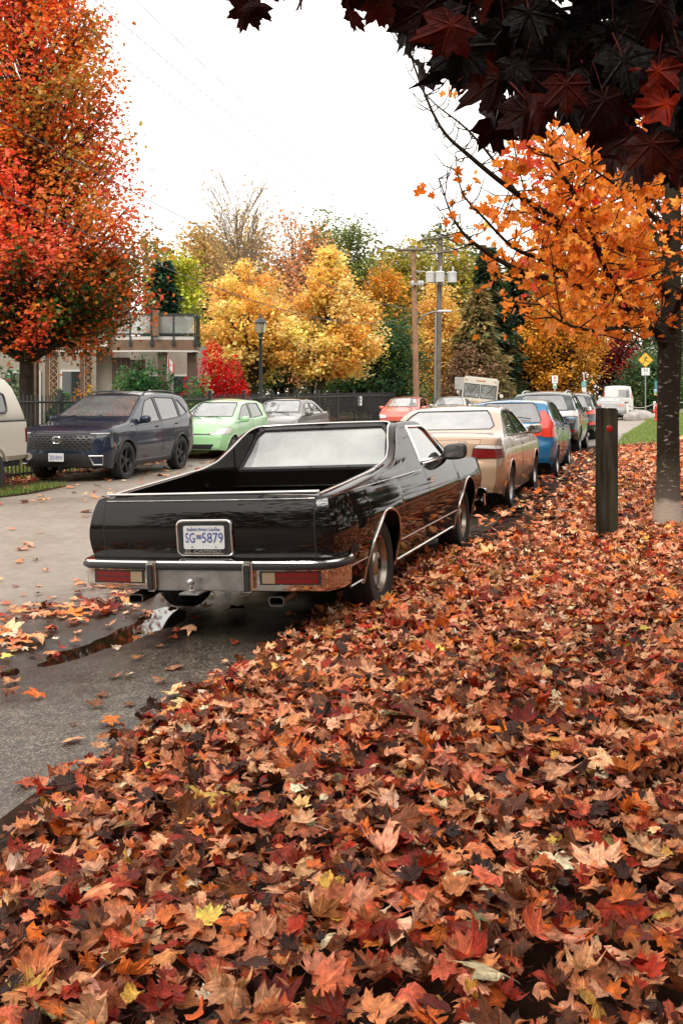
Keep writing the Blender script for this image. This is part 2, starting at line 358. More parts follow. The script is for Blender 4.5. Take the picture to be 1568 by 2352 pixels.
HI = [(90, 1.0), (84, .80), (76, .85), (66, .55), (58, .70), (51, .75), (44, .98), (36, .76), (29, .77), (18, .53), (8, .64), (-2, .80), (-16, .58), (-38, .48), (-70, .30)]
MID = [(90, 1.0), (78, .77), (66, .55), (44, .96), (30, .72), (18, .54), (-2, .78), (-40, .48)]
LO = [(90, 1.0), (66, .58), (44, .94), (18, .55), (-2, .76), (-50, .42)]
OAK = [(90, 1.0), (82, .78), (72, .82), (66, .52), (56, .62), (45, .40), (30, .52), (10, .30), (-10, .42), (-40, .30), (-62, .42), (-78, .5)]
def leaf_outline(half):
    pts = [(r * math.cos(R_(a)), r * math.sin(R_(a))) for a, r in half]
    lft = [(-x, y) for x, y in reversed(pts[1:])]
    return np.array(pts + [(0.0, -.12)] + lft)
def leaf_template(half, rings=1, stem=False):
    """verts (n,2) flat, faces list, edge weight per vertex (0 centre .. 1 rim)."""
    o = leaf_outline(half); n = len(o)
    V = [(0, 0)]; E = [0.0]; T = []
    if rings == 1:
        V += [tuple(p) for p in o]; E += [1.0] * n
        T = [(0, 1 + (i + 1) % n, 1 + i)[::-1] for i in range(n)]; Q = []
    else:
        V += [tuple(p * .52) for p in o]; E += [.5] * n; V += [tuple(p) for p in o]; E += [1.0] * n
        T = [(0, 1 + i, 1 + (i + 1) % n) for i in range(n)]
        Q = [(1 + i, 1 + n + i, 1 + n + (i + 1) % n, 1 + (i + 1) % n) for i in range(n)]
    if stem:
        k = len(V); V += [(-.012, -.1), (.012, -.1), (.10, -.95), (.075, -.95)]; E += [-1] * 4
        Q = list(Q) + [(k, k + 1, k + 2, k + 3)]
    return np.array(V, float), np.array(T), np.array(Q).reshape(-1, 4), np.array(E)
T_HI = leaf_template(HI, 2, True); T_MID = leaf_template(MID, 1); T_LO = leaf_template(LO, 1); T_OAK = leaf_template(OAK, 2)
T_MIDS = leaf_template(MID, 2, True)

def curl(V2, k1, k2, ph, fold, wav):
    """bend flat leaves (n leaves) into 3-D; V2 (m,2) -> (n,m,3)"""
    n = len(k1); x = V2[None, :, 0]; y = V2[None, :, 1]
    c, s = np.cos(ph)[:, None], np.sin(ph)[:, None]
    p = x * c + y * s; q = -x * s + y * c
    a = k1[:, None]; a = np.where(np.abs(a) < .02, .02, a); b = k2[:, None]; b = np.where(np.abs(b) < .02, .02, b)
    P = np.sin(a * p) / a; z = (1 - np.cos(a * p)) / a
    Q = np.sin(b * q) / b; z = z + (1 - np.cos(b * q)) / b
    X = P * c - Q * s; Y = P * s + Q * c
    r = np.hypot(x, y); th = np.arctan2(y, x)
    z = z + fold[:, None] * np.abs(x) + wav[:, None] * r * r * np.sin(5 * th + 7 * ph[:, None])
    return np.stack([X, Y, z], -1)

def place(local, size, rot, pos):
    """local (n,m,3) scaled, rotated by rot (n,3,3), moved to pos (n,3)"""
    return np.einsum('nij,nmj->nmi', rot, local * size[:, None, None]) + pos[:, None, :]

def rots(tilt, az, spin):
    n = len(tilt); cs, sn = np.cos(spin), np.sin(spin); ct, stt = np.cos(tilt), np.sin(tilt); ca, sa = np.cos(az), np.sin(az)
    Z = np.zeros(n); O = np.ones(n)
    Rs = np.stack([np.stack([cs, -sn, Z], -1), np.stack([sn, cs, Z], -1), np.stack([Z, Z, O], -1)], 1)
    Rt = np.stack([np.stack([O, Z, Z], -1), np.stack([Z, ct, -stt], -1), np.stack([Z, stt, ct], -1)], 1)
    Ra = np.stack([np.stack([ca, -sa, Z], -1), np.stack([sa, ca, Z], -1), np.stack([Z, Z, O], -1)], 1)
    return Ra @ Rt @ Rs

def leaves_mesh(name, groups, veined=False):
    """groups: list of (template, local (n,m,3) world coords, colour (n,m,3))"""
    Vs, Cs, Fs, o = [], [], {3: [], 4: []}, 0
    for (tV, tT, tQ, tE), Wd, Cc in groups:
        n, m = Wd.shape[:2]; Vs.append(Wd.reshape(-1, 3)); Cs.append(Cc.reshape(-1, 3))
        off = (o + np.arange(n) * m)[:, None, None]
        if len(tT): Fs[3].append((tT[None] + off).reshape(-1, 3))
        if len(tQ): Fs[4].append((tQ[None] + off).reshape(-1, 4))
        o += n * m
    f = [np.concatenate(x) for x in Fs.values() if x]
    me = np_mesh(name, np.concatenate(Vs), f, np.concatenate(Cs))
    if veined:
        L = np.concatenate([np.tile(np.concatenate([T[0], T[0][:, :1] * 0], 1), (len(Wd), 1)) for T, Wd, Cc in groups])
        me.attributes.new('leafxy', 'FLOAT_VECTOR', 'POINT').data.foreach_set('vector', L.astype(np.float32).ravel())
    return me

kl = .52
kb = .88
LIT = [(C(222, 158, 119, kb), .27), (C(208, 132, 88, kb), .22), (C(208, 108, 74, kb), .10), (C(196, 66, 36, kl), .09), (C(156, 40, 20, kl), .06), (C(216, 114, 46, kb), .12),
       (C(134, 72, 38, kl), .13), (C(78, 40, 24, kl), .11), (C(228, 176, 84, kb), .018), (C(170, 156, 96, kl), .006), (C(234, 200, 164, kb), .05)]
LITN = [(C(220, 154, 114, kb), .24), (C(206, 126, 82, kb), .22), (C(206, 102, 66, kb), .08), (C(194, 62, 34, kl), .10), (C(150, 38, 20, kl), .07), (C(208, 104, 42, kb), .11),
       (C(136, 74, 42, kl), .20), (C(76, 39, 23, kl), .13), (C(228, 176, 84, kb), .016), (C(160, 150, 96, kl), .006), (C(234, 200, 164, kb), .035)]
def pick(pal, n, var=.18):
    c = np.array([p[0] for p in pal]); w = np.array([p[1] for p in pal]); w = w / w.sum()
    k = c[rng.choice(len(pal), n, p=w)]
    return k * np.exp(rng.normal(0, var, (n, 1))) * np.exp(rng.normal(0, var * .35, (n, 3)))
def tint(col, T, amt=.22):
    """per-vertex colours: centre and rim differ a little, leaf by leaf; stems darker red"""
    n = len(col); E = T[3][None, :, None]
    d = rng.normal(0, amt, (n, 1, 1)); j = rng.normal(0, .07, (n, len(T[3]), 1))
    c = col[:, None, :] * np.exp(d * E + j)
    th = np.degrees(np.arctan2(T[0][:, 1], T[0][:, 0])) % 360; dl = np.min([np.abs((th - q + 180) % 360 - 180) for q in (90, 44, 136, 358, 182)], 0)
    vein = (dl < 4) & (T[3] >= 0) & (T[3] < .9); c = c * np.where(vein, 1.28, 1.0)[None, :, None]
    return np.where(E < 0, np.array(C(150, 60, 50))[None, None], np.clip(c, .002, .9))

def litter_z(X, Y):
    s, t = st(X, Y)
    dep = sstep(s, -.35, .55) * .055 + .05 * sstep(s, .1, 1.6) * vnoise(X, Y, 1.7, 9)
    return hgt(X, Y) + dep

def litter(n, X, Y, T, size, thick, tiltsd=.38, kmax=1.5, pal=LIT):
    z = litter_z(X, Y) + .012 + rng.random(n) ** .8 * thick
    k = rng.normal(0, .55, n) * kmax; k2 = rng.normal(0, .45, n) * kmax
    loc = curl(T[0], np.clip(k, -2.4, 2.4), np.clip(k2, -2, 2), rng.random(n) * 6.28, rng.normal(0.05, .22, n), rng.normal(0, .12, n))
    rot = rots(np.abs(rng.normal(0, tiltsd, n)), rng.random(n) * 6.28, rng.random(n) * 6.28)
    Wd = place(loc, size, rot, np.stack([X, Y, z], -1))
    g = hgt(X, Y)[:, None] + .004
    low = np.minimum(Wd[:, :, 2].min(1, keepdims=True) - g, 0); Wd[:, :, 2] -= low * .9
    return (T, Wd, tint(pick(pal, n), T))

def verge_density(s, t):
    edge = .10 * (vnoise(t, t * 0 + 3, 1.5, 21) - .5) + .22 * (vnoise(t, t * 0, .7, 2) - .5)
    d = sstep(s + edge, -.42, -.12)
    d = np.where(t > 2.4, sstep(s + edge, .15 + .45 * sstep(t, 3, 6), .9 + .5 * sstep(t, 3, 6)) * .9 + .10 * sstep(s, -.4, .1), d)
    d = d * (1 - sstep(t - .6 * np.clip(s, 0, 8) + 1.5 * (vnoise(s, t, .8, 14) - .5), 18.9, 21.2)) * (1 - .92 * ((s > 3.1) & (s < 4.6) & (t > 15)))
    d = d * (.78 + .22 * vnoise(s, t, .9, 31))
    return d

def fallen():
    G = []
    def cand(y0, y1, dens, keep):
        # scatter over the ground wedge the street shows, a little wider than the frame
        A = .42 * (y1 * y1 - y0 * y0) + 3.2 * (y1 - y0)
        n = int(A * dens * 1.0)
        Y = np.sqrt(rng.random(n) * (y1 * y1 - y0 * y0) + y0 * y0); q_ = rng.random(n); X = -(.42 * Y + .6) + q_ * (.84 * Y + 3.2)
        s, t = st(X, Y); k = rng.random(n) < keep(s, t); return X[k], Y[k]
    def sz(n, m=.062): return np.clip(np.exp(rng.normal(np.log(m), .33, n)), .025, .125)
    # bed of leaves: near ones finely cut
    X, Y = cand(1.7, 5.2, 950, verge_density); n = len(X); q = rng.random(n)
    a = q < .62; G.append(litter(a.sum(), X[a], Y[a], T_HI, sz(a.sum(), .053), .075, .42, 2.2, LITN))
    a = (q >= .62) & (q < .8); G.append(litter(a.sum(), X[a], Y[a], T_OAK, sz(a.sum(), .048), .07, .5, 1.8, LITN))
    a = q >= .8; G.append(litter(a.sum(), X[a], Y[a], T_MIDS, sz(a.sum(), .038), .07, .6, 2.6, LITN))
    X, Y = cand(5.2, 10, 860, verge_density); n = len(X)
    a = rng.random(n) < .45; G.append(litter(a.sum(), X[a], Y[a], T_MIDS, sz(a.sum(), .049), .055, .45, 1.8)); a = ~a; G.append(litter(a.sum(), X[a], Y[a], T_MID, sz(a.sum(), .045), .055, .5, 2.0))
    X, Y = cand(10, 32, 560, verge_density); n = len(X)
    G.append(litter(n, X, Y, T_LO, sz(n, .056), .045, .42))
    # thin drift on the road beside and under the near car, along both gutters and the left verge
    def drift(s, t):
        near = .95 * np.exp(-((s + 2.25) / .42) ** 2) * sstep(t, -3.4, -1.8) * (1 - sstep(t, .6, 2.2)) * np.clip(2.8 * vnoise(s, t, 3.2, 7) - .45, 0, 1)
        near = near + .02 * sstep(s, -3.6, -2.6) * (s < 0) * (t < 4)
        gut = .22 * np.exp(-((s + 9.6) / .5) ** 2) + .012 * (s < -.2) * (s > -9.5)
        left = .4 * (s < -9.0 + .9 * (t < 8)) * (s > -12.5) + .10 * np.exp(-((s + 7.4) / .7) ** 2)
        return near + gut + left * vnoise(s, t, 1.2, 12)
    X, Y = cand(4.5, 11, 170, drift); n = len(X); G.append(litter(n, X, Y, T_MIDS, sz(n, .062), .012, .16, .9))
    X, Y = cand(11, 36, 150, drift); n = len(X); G.append(litter(n, X, Y, T_LO, sz(n, .07), .01, .2, .9))
    # lawn beyond the fence
    X, Y = cand(30, 62, 14, lambda s, t: 1.0 * (s < -12)); n = len(X); G.append(litter(n, X, Y, T_LO, sz(n, .085), .01, .2, .9))
    o = link('fallen_leaves', leaves_mesh('fallen_leaves', G, True), M_litter); tag(o, None, None, None, 'stuff')
    return sum(len(g[1]) for g in G)
print('litter leaves', fallen())

# single leaves lying apart on the bare asphalt
for cx_, cy_, big, hue in ((790, 378, 1.3, 0), (745, 452, 1.0, 0), (435, 562, 1.0, 1), (435, 842, 1.1, 0), (850, 645, .9, 1), (728, 282, .8, 1), (795, 240, .7, 2), (1270, 288, .9, 2),
                           (1087, 268, .8, 2), (530, 418, .9, 0), (785, 568, .7, 1), (460, 508, .8, 1), (590, 553, .7, 1), (680, 790, 1.6, 3), (45, 512, 1.0, 1), (100, 915, 1.1, 2), (335, 645, .45, 1)):
    px, py = cx_ / 2, 1347.5 + cy_ / 2
    Y = F * (CH + .01) / (py - HY); X = wx(px, Y); Y = F * (CH - H1(X, Y)) / (py - HY); X = wx(px, Y)
    one = lambda v: np.array([v])
    loc = curl(T_HI[0], one(rng.normal(0, .9)), one(rng.normal(.5, .5)), one(rng.random() * 6.28), one(rng.normal(.1, .2)), one(rng.normal(0, .1)))
    loc = place(loc, one(.068 * big), rots(one(abs(rng.normal(0, .12))), one(rng.random() * 6.28), one(rng.random() * 6.28)), np.zeros((1, 3)))
    loc[:, :, 2] -= loc[:, :, 2].min() - .006
    colr = np.array([[C(214, 150, 112), C(170, 110, 78), C(206, 92, 52), C(206, 96, 84)][hue]])
    o = link('fallen_leaf', leaves_mesh('fallen_leaf', [(T_HI, loc, tint(colr, T_HI))], True), M_litter)
    o.location = (X, Y, H1(X, Y) + .002)
    tag(o, 'single curled maple leaf lying apart on the bare asphalt behind the black pickup', 'leaf', 'lone leaves on the bare asphalt')
# ------------------------------------------------------------------ trees
M_bark = mat('grey_brown_bark', (.045, .034, .025), .9, spec=.1, noise=.45, nscale=6, bump=.7, bscale=25)
M_barkdark = mat('dark_bark', (.018, .014, .011), .9, spec=.1, noise=.4, nscale=6, bump=.7, bscale=25)

M_twig = mat('tan_twigs', (.16, .115, .075), .9, spec=.1, noise=.2)
K4 = (np.array([(0, -.5), (.38, 0), (0, .55), (-.38, 0)], float), np.zeros((0, 3), int), np.array([(0, 1, 2, 3)]), np.array([1., 1, 1, 1]))
NEED = (np.array([(-.07, 0), (.07, 0), (.05, 1), (-.05, 1)], float), np.zeros((0, 3), int), np.array([(0, 1, 2, 3)]), np.array([1., 1, 1, 1]))

def crown_leaves(P, colr, T, size, droop=.5, bend=.6):
    n = len(P)
    loc = curl(T[0], rng.normal(0, bend, n), rng.normal(0, bend, n), rng.random(n) * 6.28, rng.normal(-.1, .25, n), rng.normal(0, .05, n))
    rot = rots(np.abs(rng.normal(droop, .55, n)), rng.random(n) * 6.28, rng.random(n) * 6.28)
    return (T, place(loc, size, rot, P), tint(colr, T, .1))

def env_r(prof, h):  # crown radius (0..1) at height fraction h
    return np.interp(h, [p[0] for p in prof], [p[1] for p in prof])
ROUND = [(0, .35), (.12, .8), (.35, 1), (.6, .92), (.82, .62), (1, .12)]
OVAL = [(0, .5), (.15, .85), (.4, 1), (.7, .75), (.9, .38), (1, .05)]
CONE = [(0, .8), (.12, 1), (.35, .85), (.65, .5), (.9, .18), (1, .03)]
VASE = [(0, .15), (.3, .5), (.6, .9), (.85, 1), (1, .75)]

def make_tree(name, label, base, H, z0, rad, pal, nclump=90, per=135, leaf=.22, T=K4, prof=ROUND, trunk=.18, bark=None, group=None, clump=.09, palf=None, lean=(0, 0), cat='tree', flat=.6, inner=.25, bare=0, sub=0, squash=(1, 1), matl=None, thin=1):
    """trunk and limbs as one mesh, crown of leaf clumps hung along the limbs as another"""
    bx, by, bz = base
    root = empty(name, base, 0, label, cat, group)
    wood = MB(); zt = z0 + (H - z0) * .8
    tp = []
    for i in range(9):
        f = i / 8; w = .12 * trunk * 6 * math.sin(f * 5 + bx)
        tp.append(Vector((lean[0] * f + w * f, lean[1] * f - w * f, -.15 + (zt + .15) * f)))
    tr = [trunk * (1.35 if i == 0 else 1 - .82 * i / 8) for i in range(9)]
    wood.tube(tp, tr, 9)
    def trunk_at(z):
        f = min(max((z + .15) / (zt + .15), 0), 1) * 8; i = min(int(f), 7); return tp[i].lerp(tp[i + 1], f - i), tr[i] + (tr[i + 1] - tr[i]) * (f - i)
    Ps, Cc = [], []
    hf = []
    while len(hf) < nclump:
        h = rng.random()
        if rng.random() < env_r(prof, h) ** 1.2: hf.append(h)
    for ci, h in enumerate(hf):
        az = ci * 2.39996 + rng.normal(0, .35); q = inner + (1 - inner) * math.sqrt(rng.random())
        q *= 1 + rng.normal(0, .07)
        r = rad * float(env_r(prof, h)) * q
        c = Vector((lean[0] * .8 + r * math.cos(az) * squash[0], lean[1] * .8 + r * math.sin(az) * squash[1], z0 + h * (H - z0)))
        zs = max(z0 * .85, c.z - .75 * r - .12 * (H - z0)); b, br = trunk_at(zs)
        mid = b.lerp(c, .5) + Vector((0, 0, .12 * r))
        rb = max(.012, min(br * .6, .035 + .018 * r)) if ci % 2 == 0 else max(.009, .02 + .006 * r)
        rb *= thin; wood.tube([b, b.lerp(mid, .6), mid, mid.lerp(c, .6), c], [rb, rb * .8, rb * .6, rb * .42, .006 + rb * .1], 5, False)
        for k in range(sub):
            e = c + Vector((rng.normal(0, .5) * rad * .25, rng.normal(0, .5) * rad * .25, abs(rng.normal(.5, .4)) * rad * .35))
            st_ = mid.lerp(c, rng.random()); wood.tube([st_, st_.lerp(e, .5) + Vector((0, 0, .03 * rad)), e], [.018 * thin, .012 * thin, .006], 4, False)
        if ci < bare * nclump: continue
        n = int(per * rng.uniform(.6, 1.35)); sg = clump * (rad + (H - z0) * .5) * rng.uniform(.8, 1.25)
        f = np.clip(rng.normal(.97, .16, n), .45, 1.12)
        mid_, c_ = np.array(mid), np.array(c)
        L = mid_ + (c_ - mid_) * ((f[:, None] - .5) * 2)
        p = L + rng.normal(0, 1, (n, 3)) * sg * np.array([1, 1, flat])
        Ps.append(p)
        col = pick(pal, 1, .0) if palf is None else palf(h, q, az)
        cc = np.repeat(col, n, 0) * np.exp(rng.normal(0, .16, (n, 1))) * np.exp(rng.normal(0, .05, (n, 3))) * math.exp(rng.normal(0, .16))
        mixn = rng.random(n) < .22; cc[mixn] = pick(pal, mixn.sum(), .12); Cc.append(cc)
    wood.build('trunk', bark or M_bark, root, 60, fix=False)
    if Ps:
        P = np.concatenate(Ps); cc = np.concatenate(Cc)
        k = P[:, 2] > .25; P, cc = P[k], cc[k]
        g = crown_leaves(P, cc, T, leaf * np.exp(rng.normal(0, .25, len(P))))
        link('crown', leaves_mesh('crown', [g]), matl or M_foliage, root)
    return root

def conifer(name, label, base, H, rad, cols, levels=34, per=9, needle=.5, trunk=.2, droop=.35, dens=26, z0=.6, group=None, prof=None):
    root = empty(name, base, 0, label, 'tree', group); wood = MB()
    wood.tube([(0, 0, -.1), (.03, 0, H * .5), (0, 0, H * .98)], [trunk, trunk * .55, .02], 8)
    Ps, Az, Ti, Sz, Cc = [], [], [], [], []
    for i in range(levels):
        f = (i + rng.random() * .6) / levels; z = z0 + (H - z0) * f ** .95
        R = rad * (1 - f) ** .8 * (rng.uniform(.82, 1.1)) + .12
        for j in range(max(4, int(per * (1 - .4 * f)))):
            a = rng.random() * 6.28; L = R * rng.uniform(.6, 1.08)
            dz = -droop * L * .55
            e = Vector((L * math.cos(a), L * math.sin(a), z + dz + .12 * L))
            wood.tube([(0, 0, z), (e.x * .5, e.y * .5, z + dz * .6), e], [.03, .02, .006], 4, False)
            n = int(dens * (.35 + L / rad)); u = rng.uniform(.18, 1.03, n)
            w = (1 - u) * .30 * L + .10
            side = rng.normal(0, 1, n) * w
            X = L * u * math.cos(a) - side * math.sin(a); Yy = L * u * math.sin(a) + side * math.cos(a)
            Z = z + dz * (u * 1.2 - u * u * .2) + .12 * L * u ** 3 - np.abs(side) * .22 + rng.normal(0, .04, n)
            Ps.append(np.stack([X, Yy, Z], -1)); Az.append(a + np.sign(side) * rng.uniform(.2, 1.0, n)); Ti.append(rng.normal(-.25, .3, n))
            Sz.append(needle * rng.uniform(.6, 1.3, n))
            c = pick(cols, 1, 0); Cc.append(np.repeat(c, n, 0) * np.exp(rng.normal(0, .22, (n, 1))) * math.exp(rng.normal(0, .2)))
    P = np.concatenate(Ps); az = np.concatenate(Az); ti = np.concatenate(Ti); sz = np.concatenate(Sz); cc = np.concatenate(Cc); n = len(P)
    V = np.array([(0, -.12, 0), (.5, -.16, 0), (1, 0, -.06), (.5, .16, 0)]); loc = np.repeat(V[None], n, 0)
    ro = rng.normal(0, .5, n)
    loc[:, :, 2] += loc[:, :, 1] * np.tan(np.clip(ro, -1, 1))[:, None]
    ct, stn, ca, sa = np.cos(ti), np.sin(ti), np.cos(az), np.sin(az)
    X = loc[:, :, 0] * ct[:, None] - loc[:, :, 2] * stn[:, None]; Z = loc[:, :, 0] * stn[:, None] + loc[:, :, 2] * ct[:, None]
    Wd = np.stack([X * ca[:, None] - loc[:, :, 1] * sa[:, None], X * sa[:, None] + loc[:, :, 1] * ca[:, None], Z], -1) * sz[:, None, None] + P[:, None]
    wood.build('trunk', M_barkdark, root, 60, fix=False)
    T = (None, np.zeros((0, 3), int), np.array([(0, 1, 2, 3)]), None)
    link('crown', leaves_mesh('crown', [(T, Wd, np.repeat(cc[:, None], 4, 1))]), M_foliage, root)
    return root

def bush(name, label, base, rx, ry, h, pal, n=2500, leaf=.12, T=K4, lumps=26, cat='shrub', matl=None, group=None, stems=True):
    root = empty(name, base, 0, label, cat, group)
    u = rng.normal(0, 1, (lumps, 3)); u /= np.linalg.norm(u, axis=1)[:, None]; u[:, 2] = np.abs(u[:, 2])
    cs = u * np.array([rx, ry, h]) * rng.uniform(.62, .92, (lumps, 1)); cs[:, 2] = np.maximum(cs[:, 2], .12 * h)
    k = rng.integers(0, lumps, n); v = rng.normal(0, 1, (n, 3)); v /= np.linalg.norm(v, axis=1)[:, None]
    P = cs[k] + v * np.array([rx, ry, h]) * .27 * rng.uniform(.6, 1.05, (n, 1)) ** .5
    P[:, 2] = np.maximum(P[:, 2], .03)
    col = pick(pal, lumps, .16)[k] * np.exp(rng.normal(0, .2, (n, 1))); mk = rng.random(n) < .2; col[mk] = pick(pal, mk.sum(), .2)
    g = crown_leaves(P, col, T, leaf * np.exp(rng.normal(0, .25, n)), .7)
    wd = MB()
    for c in cs[:14]: wd.tube([(c[0] * .12, c[1] * .12, -.05), (c[0] * .6, c[1] * .6, c[2] * .5), tuple(c)], [.03, .02, .008], 5, False)
    wd.build('stem', M_barkdark, root, 60, fix=False)
    link('foliage', leaves_mesh('foliage', [g]), matl or M_foliage, root)
    return root

def G(px, Y, dz=0): X = wx(px, Y); return (X, Y, H1(X, Y) + dz)
def hz(py, Y, base): return wz(py, Y) - base[2]

# palettes
kf = .95
ORANGE = [(C(230, 112, 42, kf), .4), (C(232, 82, 48, kf), .15), (C(212, 126, 54, kf), .25), (C(156, 124, 56, kf), .2)]
REDS = [(C(238, 78, 58, kf), .4), (C(240, 100, 76, kf), .35), (C(234, 120, 56, kf), .25)]
OLIVE = [(C(164, 140, 60, kf), .5), (C(188, 130, 52, kf), .5)]
GREENM = [(C(52, 82, 36, kf), .5), (C(70, 100, 40, kf), .3), (C(96, 112, 50, kf), .2)]
YELLOW = [(C(247, 196, 104, kf), .4), (C(243, 178, 84, kf), .25), (C(250, 214, 136, kf), .28), (C(234, 154, 66, kf), .07)]
YELLOWPALE = [(C(244, 192, 96, kf), .5), (C(232, 172, 92, kf), .3), (C(250, 206, 120, kf), .2)]
LIME = [(C(170, 176, 46, kf), .5), (C(140, 156, 46, kf), .3), (C(196, 186, 60, kf), .2)]
TAN = [(C(196, 164, 104, kf), .5), (C(176, 146, 88, kf), .3), (C(206, 160, 100, kf), .2)]
PINKTAN = [(C(214, 146, 104, kf), .4), (C(220, 160, 96, kf), .35), (C(196, 130, 84, kf), .25)]
MIDGREEN = [(C(118, 128, 66, kf), .45), (C(96, 112, 58, kf), .35), (C(148, 146, 78, kf), .2)]
YGREEN = [(C(170, 156, 62, kf), .45), (C(142, 140, 58, kf), .3), (C(196, 168, 70, kf), .25)]
DGREEN = [(C(44, 74, 46, kf), .4), (C(60, 94, 52, kf), .35), (C(92, 110, 48, kf), .2), (C(150, 130, 44, kf), .05)]
CHESTNUT = [(C(214, 146, 40, kf), .4), (C(196, 128, 40, kf), .3), (C(224, 164, 60, kf), .2), (C(160, 120, 44, kf), .1)]
DARKRED = [(C(120, 34, 30, kf), .5), (C(166, 40, 34, kf), .3), (C(88, 32, 28, kf), .2)]
BRIGHTRED = [(C(216, 22, 22, kf), .55), (C(236, 44, 34, kf), .3), (C(160, 14, 16, kf), .15)]
BROWNP = [(C(150, 116, 88, kf), .4), (C(168, 130, 98, kf), .3), (C(112, 92, 66, kf), .3)]

# the big flame-coloured maple on the left
def big_pal(h, q, az):
    r = rng.random()
    if h < .17 and r < .62 - 1.6 * max(0, h - .1): return pick(GREENM, 1, .1)
    if q < .55 and r < .4: return pick(GREENM, 1, .1)
    w = math.sin(3 * az) * .5 + math.sin(h * 16 + 2 * az) * .5
    if w > .35 and r < .8: return pick(REDS, 1, .1)
    if r < .30: return pick(OLIVE, 1, .1)
    return pick(ORANGE, 1, .1)
b = G(62, 24)
make_tree('flame_maple', 'huge maple with red, orange and green leaves towering over the house at the left edge', b, 12.9, 2.6, 2.75, ORANGE, 540, 125, .066, T_LO,
          [(0, .66), (.05, .90), (.1, 1.02), (.19, 1.08), (.27, 1.04), (.32, .94), (.40, .84), (.55, .76), (.72, .60), (.9, .38), (1, .12)], .2, None, None, .030, big_pal, inner=.4, flat=.85)
# two golden maples beyond the fence
b = G(592, 50)
make_tree('golden_maple', 'golden yellow maple behind the lamp post, left of the pair', b, hz(605, 50, b), 2.3, 2.65, YELLOW, 150, 110, .10, T_LO, OVAL, .17, None, 'golden maples on the lawn', .05, lean=(-.6, 0))
b = G(722, 48)
make_tree('golden_maple', 'brighter taller golden maple right of the pair, nearest the utility poles', b, hz(566, 48, b), 2.3, 2.55, YELLOW, 175, 120, .10, T_LO, [(0, .55), (.15, 1), (.35, .92), (.6, .58), (.8, .34), (1, .05)], .16, None, 'golden maples on the lawn', .045, lean=(.9, 0))
# the wood behind, tree by tree
def back(name, label, px, Y, top, hw, zb, pal, **kw):
    b = G(px, Y); r = hw / F * Y
    return make_tree(name, label, b, hz(top, Y, b), zb, r, pal, **kw)
g_ = 'trees of the wood behind the road'
back('bare_tree', 'tall nearly bare tree with upswept twigs above the golden maples', 548, 66, 404, 92, 3.2, TAN, nclump=150, per=14, leaf=.16, prof=VASE, trunk=.15, bare=.4, sub=7, group=g_, bark=M_twig, thin=.6)
back('broad_tree', 'thin tan tree left of the bare tree', 470, 74, 500, 70, 2, TAN, nclump=90, per=112, leaf=.24, trunk=.2, group=g_, clump=.085)
back('broad_tree', 'tan tree just behind the bare upswept twigs', 560, 80, 470, 80, 2, TAN, nclump=90, per=105, leaf=.25, trunk=.2, group=g_, clump=.085)
back('lime_tree', 'bright lime green tree beside the balcony roof', 412, 60, 585, 52, 1.5, LIME, nclump=80, per=135, leaf=.2, trunk=.16, group=g_, clump=.09)
back('pink_tree', 'pinkish tan tree with thin top between the golden maples', 668, 68, 468, 62, 2, PINKTAN, nclump=110, per=50, leaf=.2, trunk=.18, bare=.15, sub=3, group=g_, clump=.08, prof=OVAL)
back('pink_tree', 'bushy apricot tree rising behind the brighter golden maple', 716, 62, 520, 66, 2, PINKTAN, nclump=110, per=60, leaf=.2, trunk=.18, bare=.2, sub=3, group=g_, clump=.08)
back('broad_tree', 'olive green tree topping the wood right of the apricot tree', 800, 86, 498, 72, 2, MIDGREEN, nclump=110, per=135, leaf=.27, trunk=.25, group=g_, clump=.08)
back('broad_tree', 'pale green tree crown between the tan trees and the olive tree', 738, 92, 484, 60, 2, MIDGREEN, nclump=90, per=120, leaf=.27, trunk=.25, group=g_, clump=.08)
back('broad_tree', 'yellow green tree directly behind the utility pole tops', 930, 84, 545, 84, 2, YGREEN, nclump=120, per=135, leaf=.27, trunk=.25, group=g_, clump=.08)
back('broad_tree', 'yellow green tree right of the transformer drums', 1040, 86, 552, 70, 2, YGREEN, nclump=110, per=135, leaf=.27, trunk=.25, group=g_, clump=.08)
back('broad_tree', 'yellow green tree between the dark conifer and the orange maple', 1225, 92, 575, 100, 2, YGREEN, nclump=120, per=135, leaf=.28, trunk=.25, group=g_, clump=.08)
back('broad_tree', 'layered tree with orange top and green skirts left of the poles', 880, 60, 612, 62, 1.5, CHESTNUT, nclump=110, per=135, leaf=.18, trunk=.2, group=g_, clump=.07,
     palf=lambda h, q, az: pick(CHESTNUT if h > .72 else (YGREEN if h > .4 and rng.random() < .6 else DGREEN), 1, .1))
back('dark_tree', 'spreading dark green tree under the layered orange tree', 862, 56, 735, 130, .5, DGREEN, nclump=160, per=110, leaf=.15, trunk=.2, group=g_, clump=.07, prof=[(0, .7), (.3, 1), (.7, .8), (1, .2)], bark=M_barkdark)
back('golden_tree', 'dull gold tree seen between the two utility poles', 1005, 66, 640, 50, 1, YELLOWPALE, nclump=100, per=120, leaf=.18, trunk=.18, group=g_, clump=.08)
for px, top in ((650, 720), (770, 735), (700, 790)):
    pass
b = G(1122, 74); conifer('dark_conifer', 'tall dark green conifer behind the brownish spruce', b, hz(566, 74, b), 2.9, [(C(42, 62, 44, kf), .5), (C(56, 74, 46, kf), .3), (C(96, 82, 44, kf), .2)], 44, 13, .62, dens=34, group=g_)
b = G(1185, 80); conifer('dark_conifer', 'dark conifer right of the tall one, half hidden by yellow leaves', b, hz(600, 80, b), 2.6, [(C(34, 54, 40, kf), .6), (C(50, 68, 44, kf), .4)], 40, 12, .62, dens=32, group=g_)
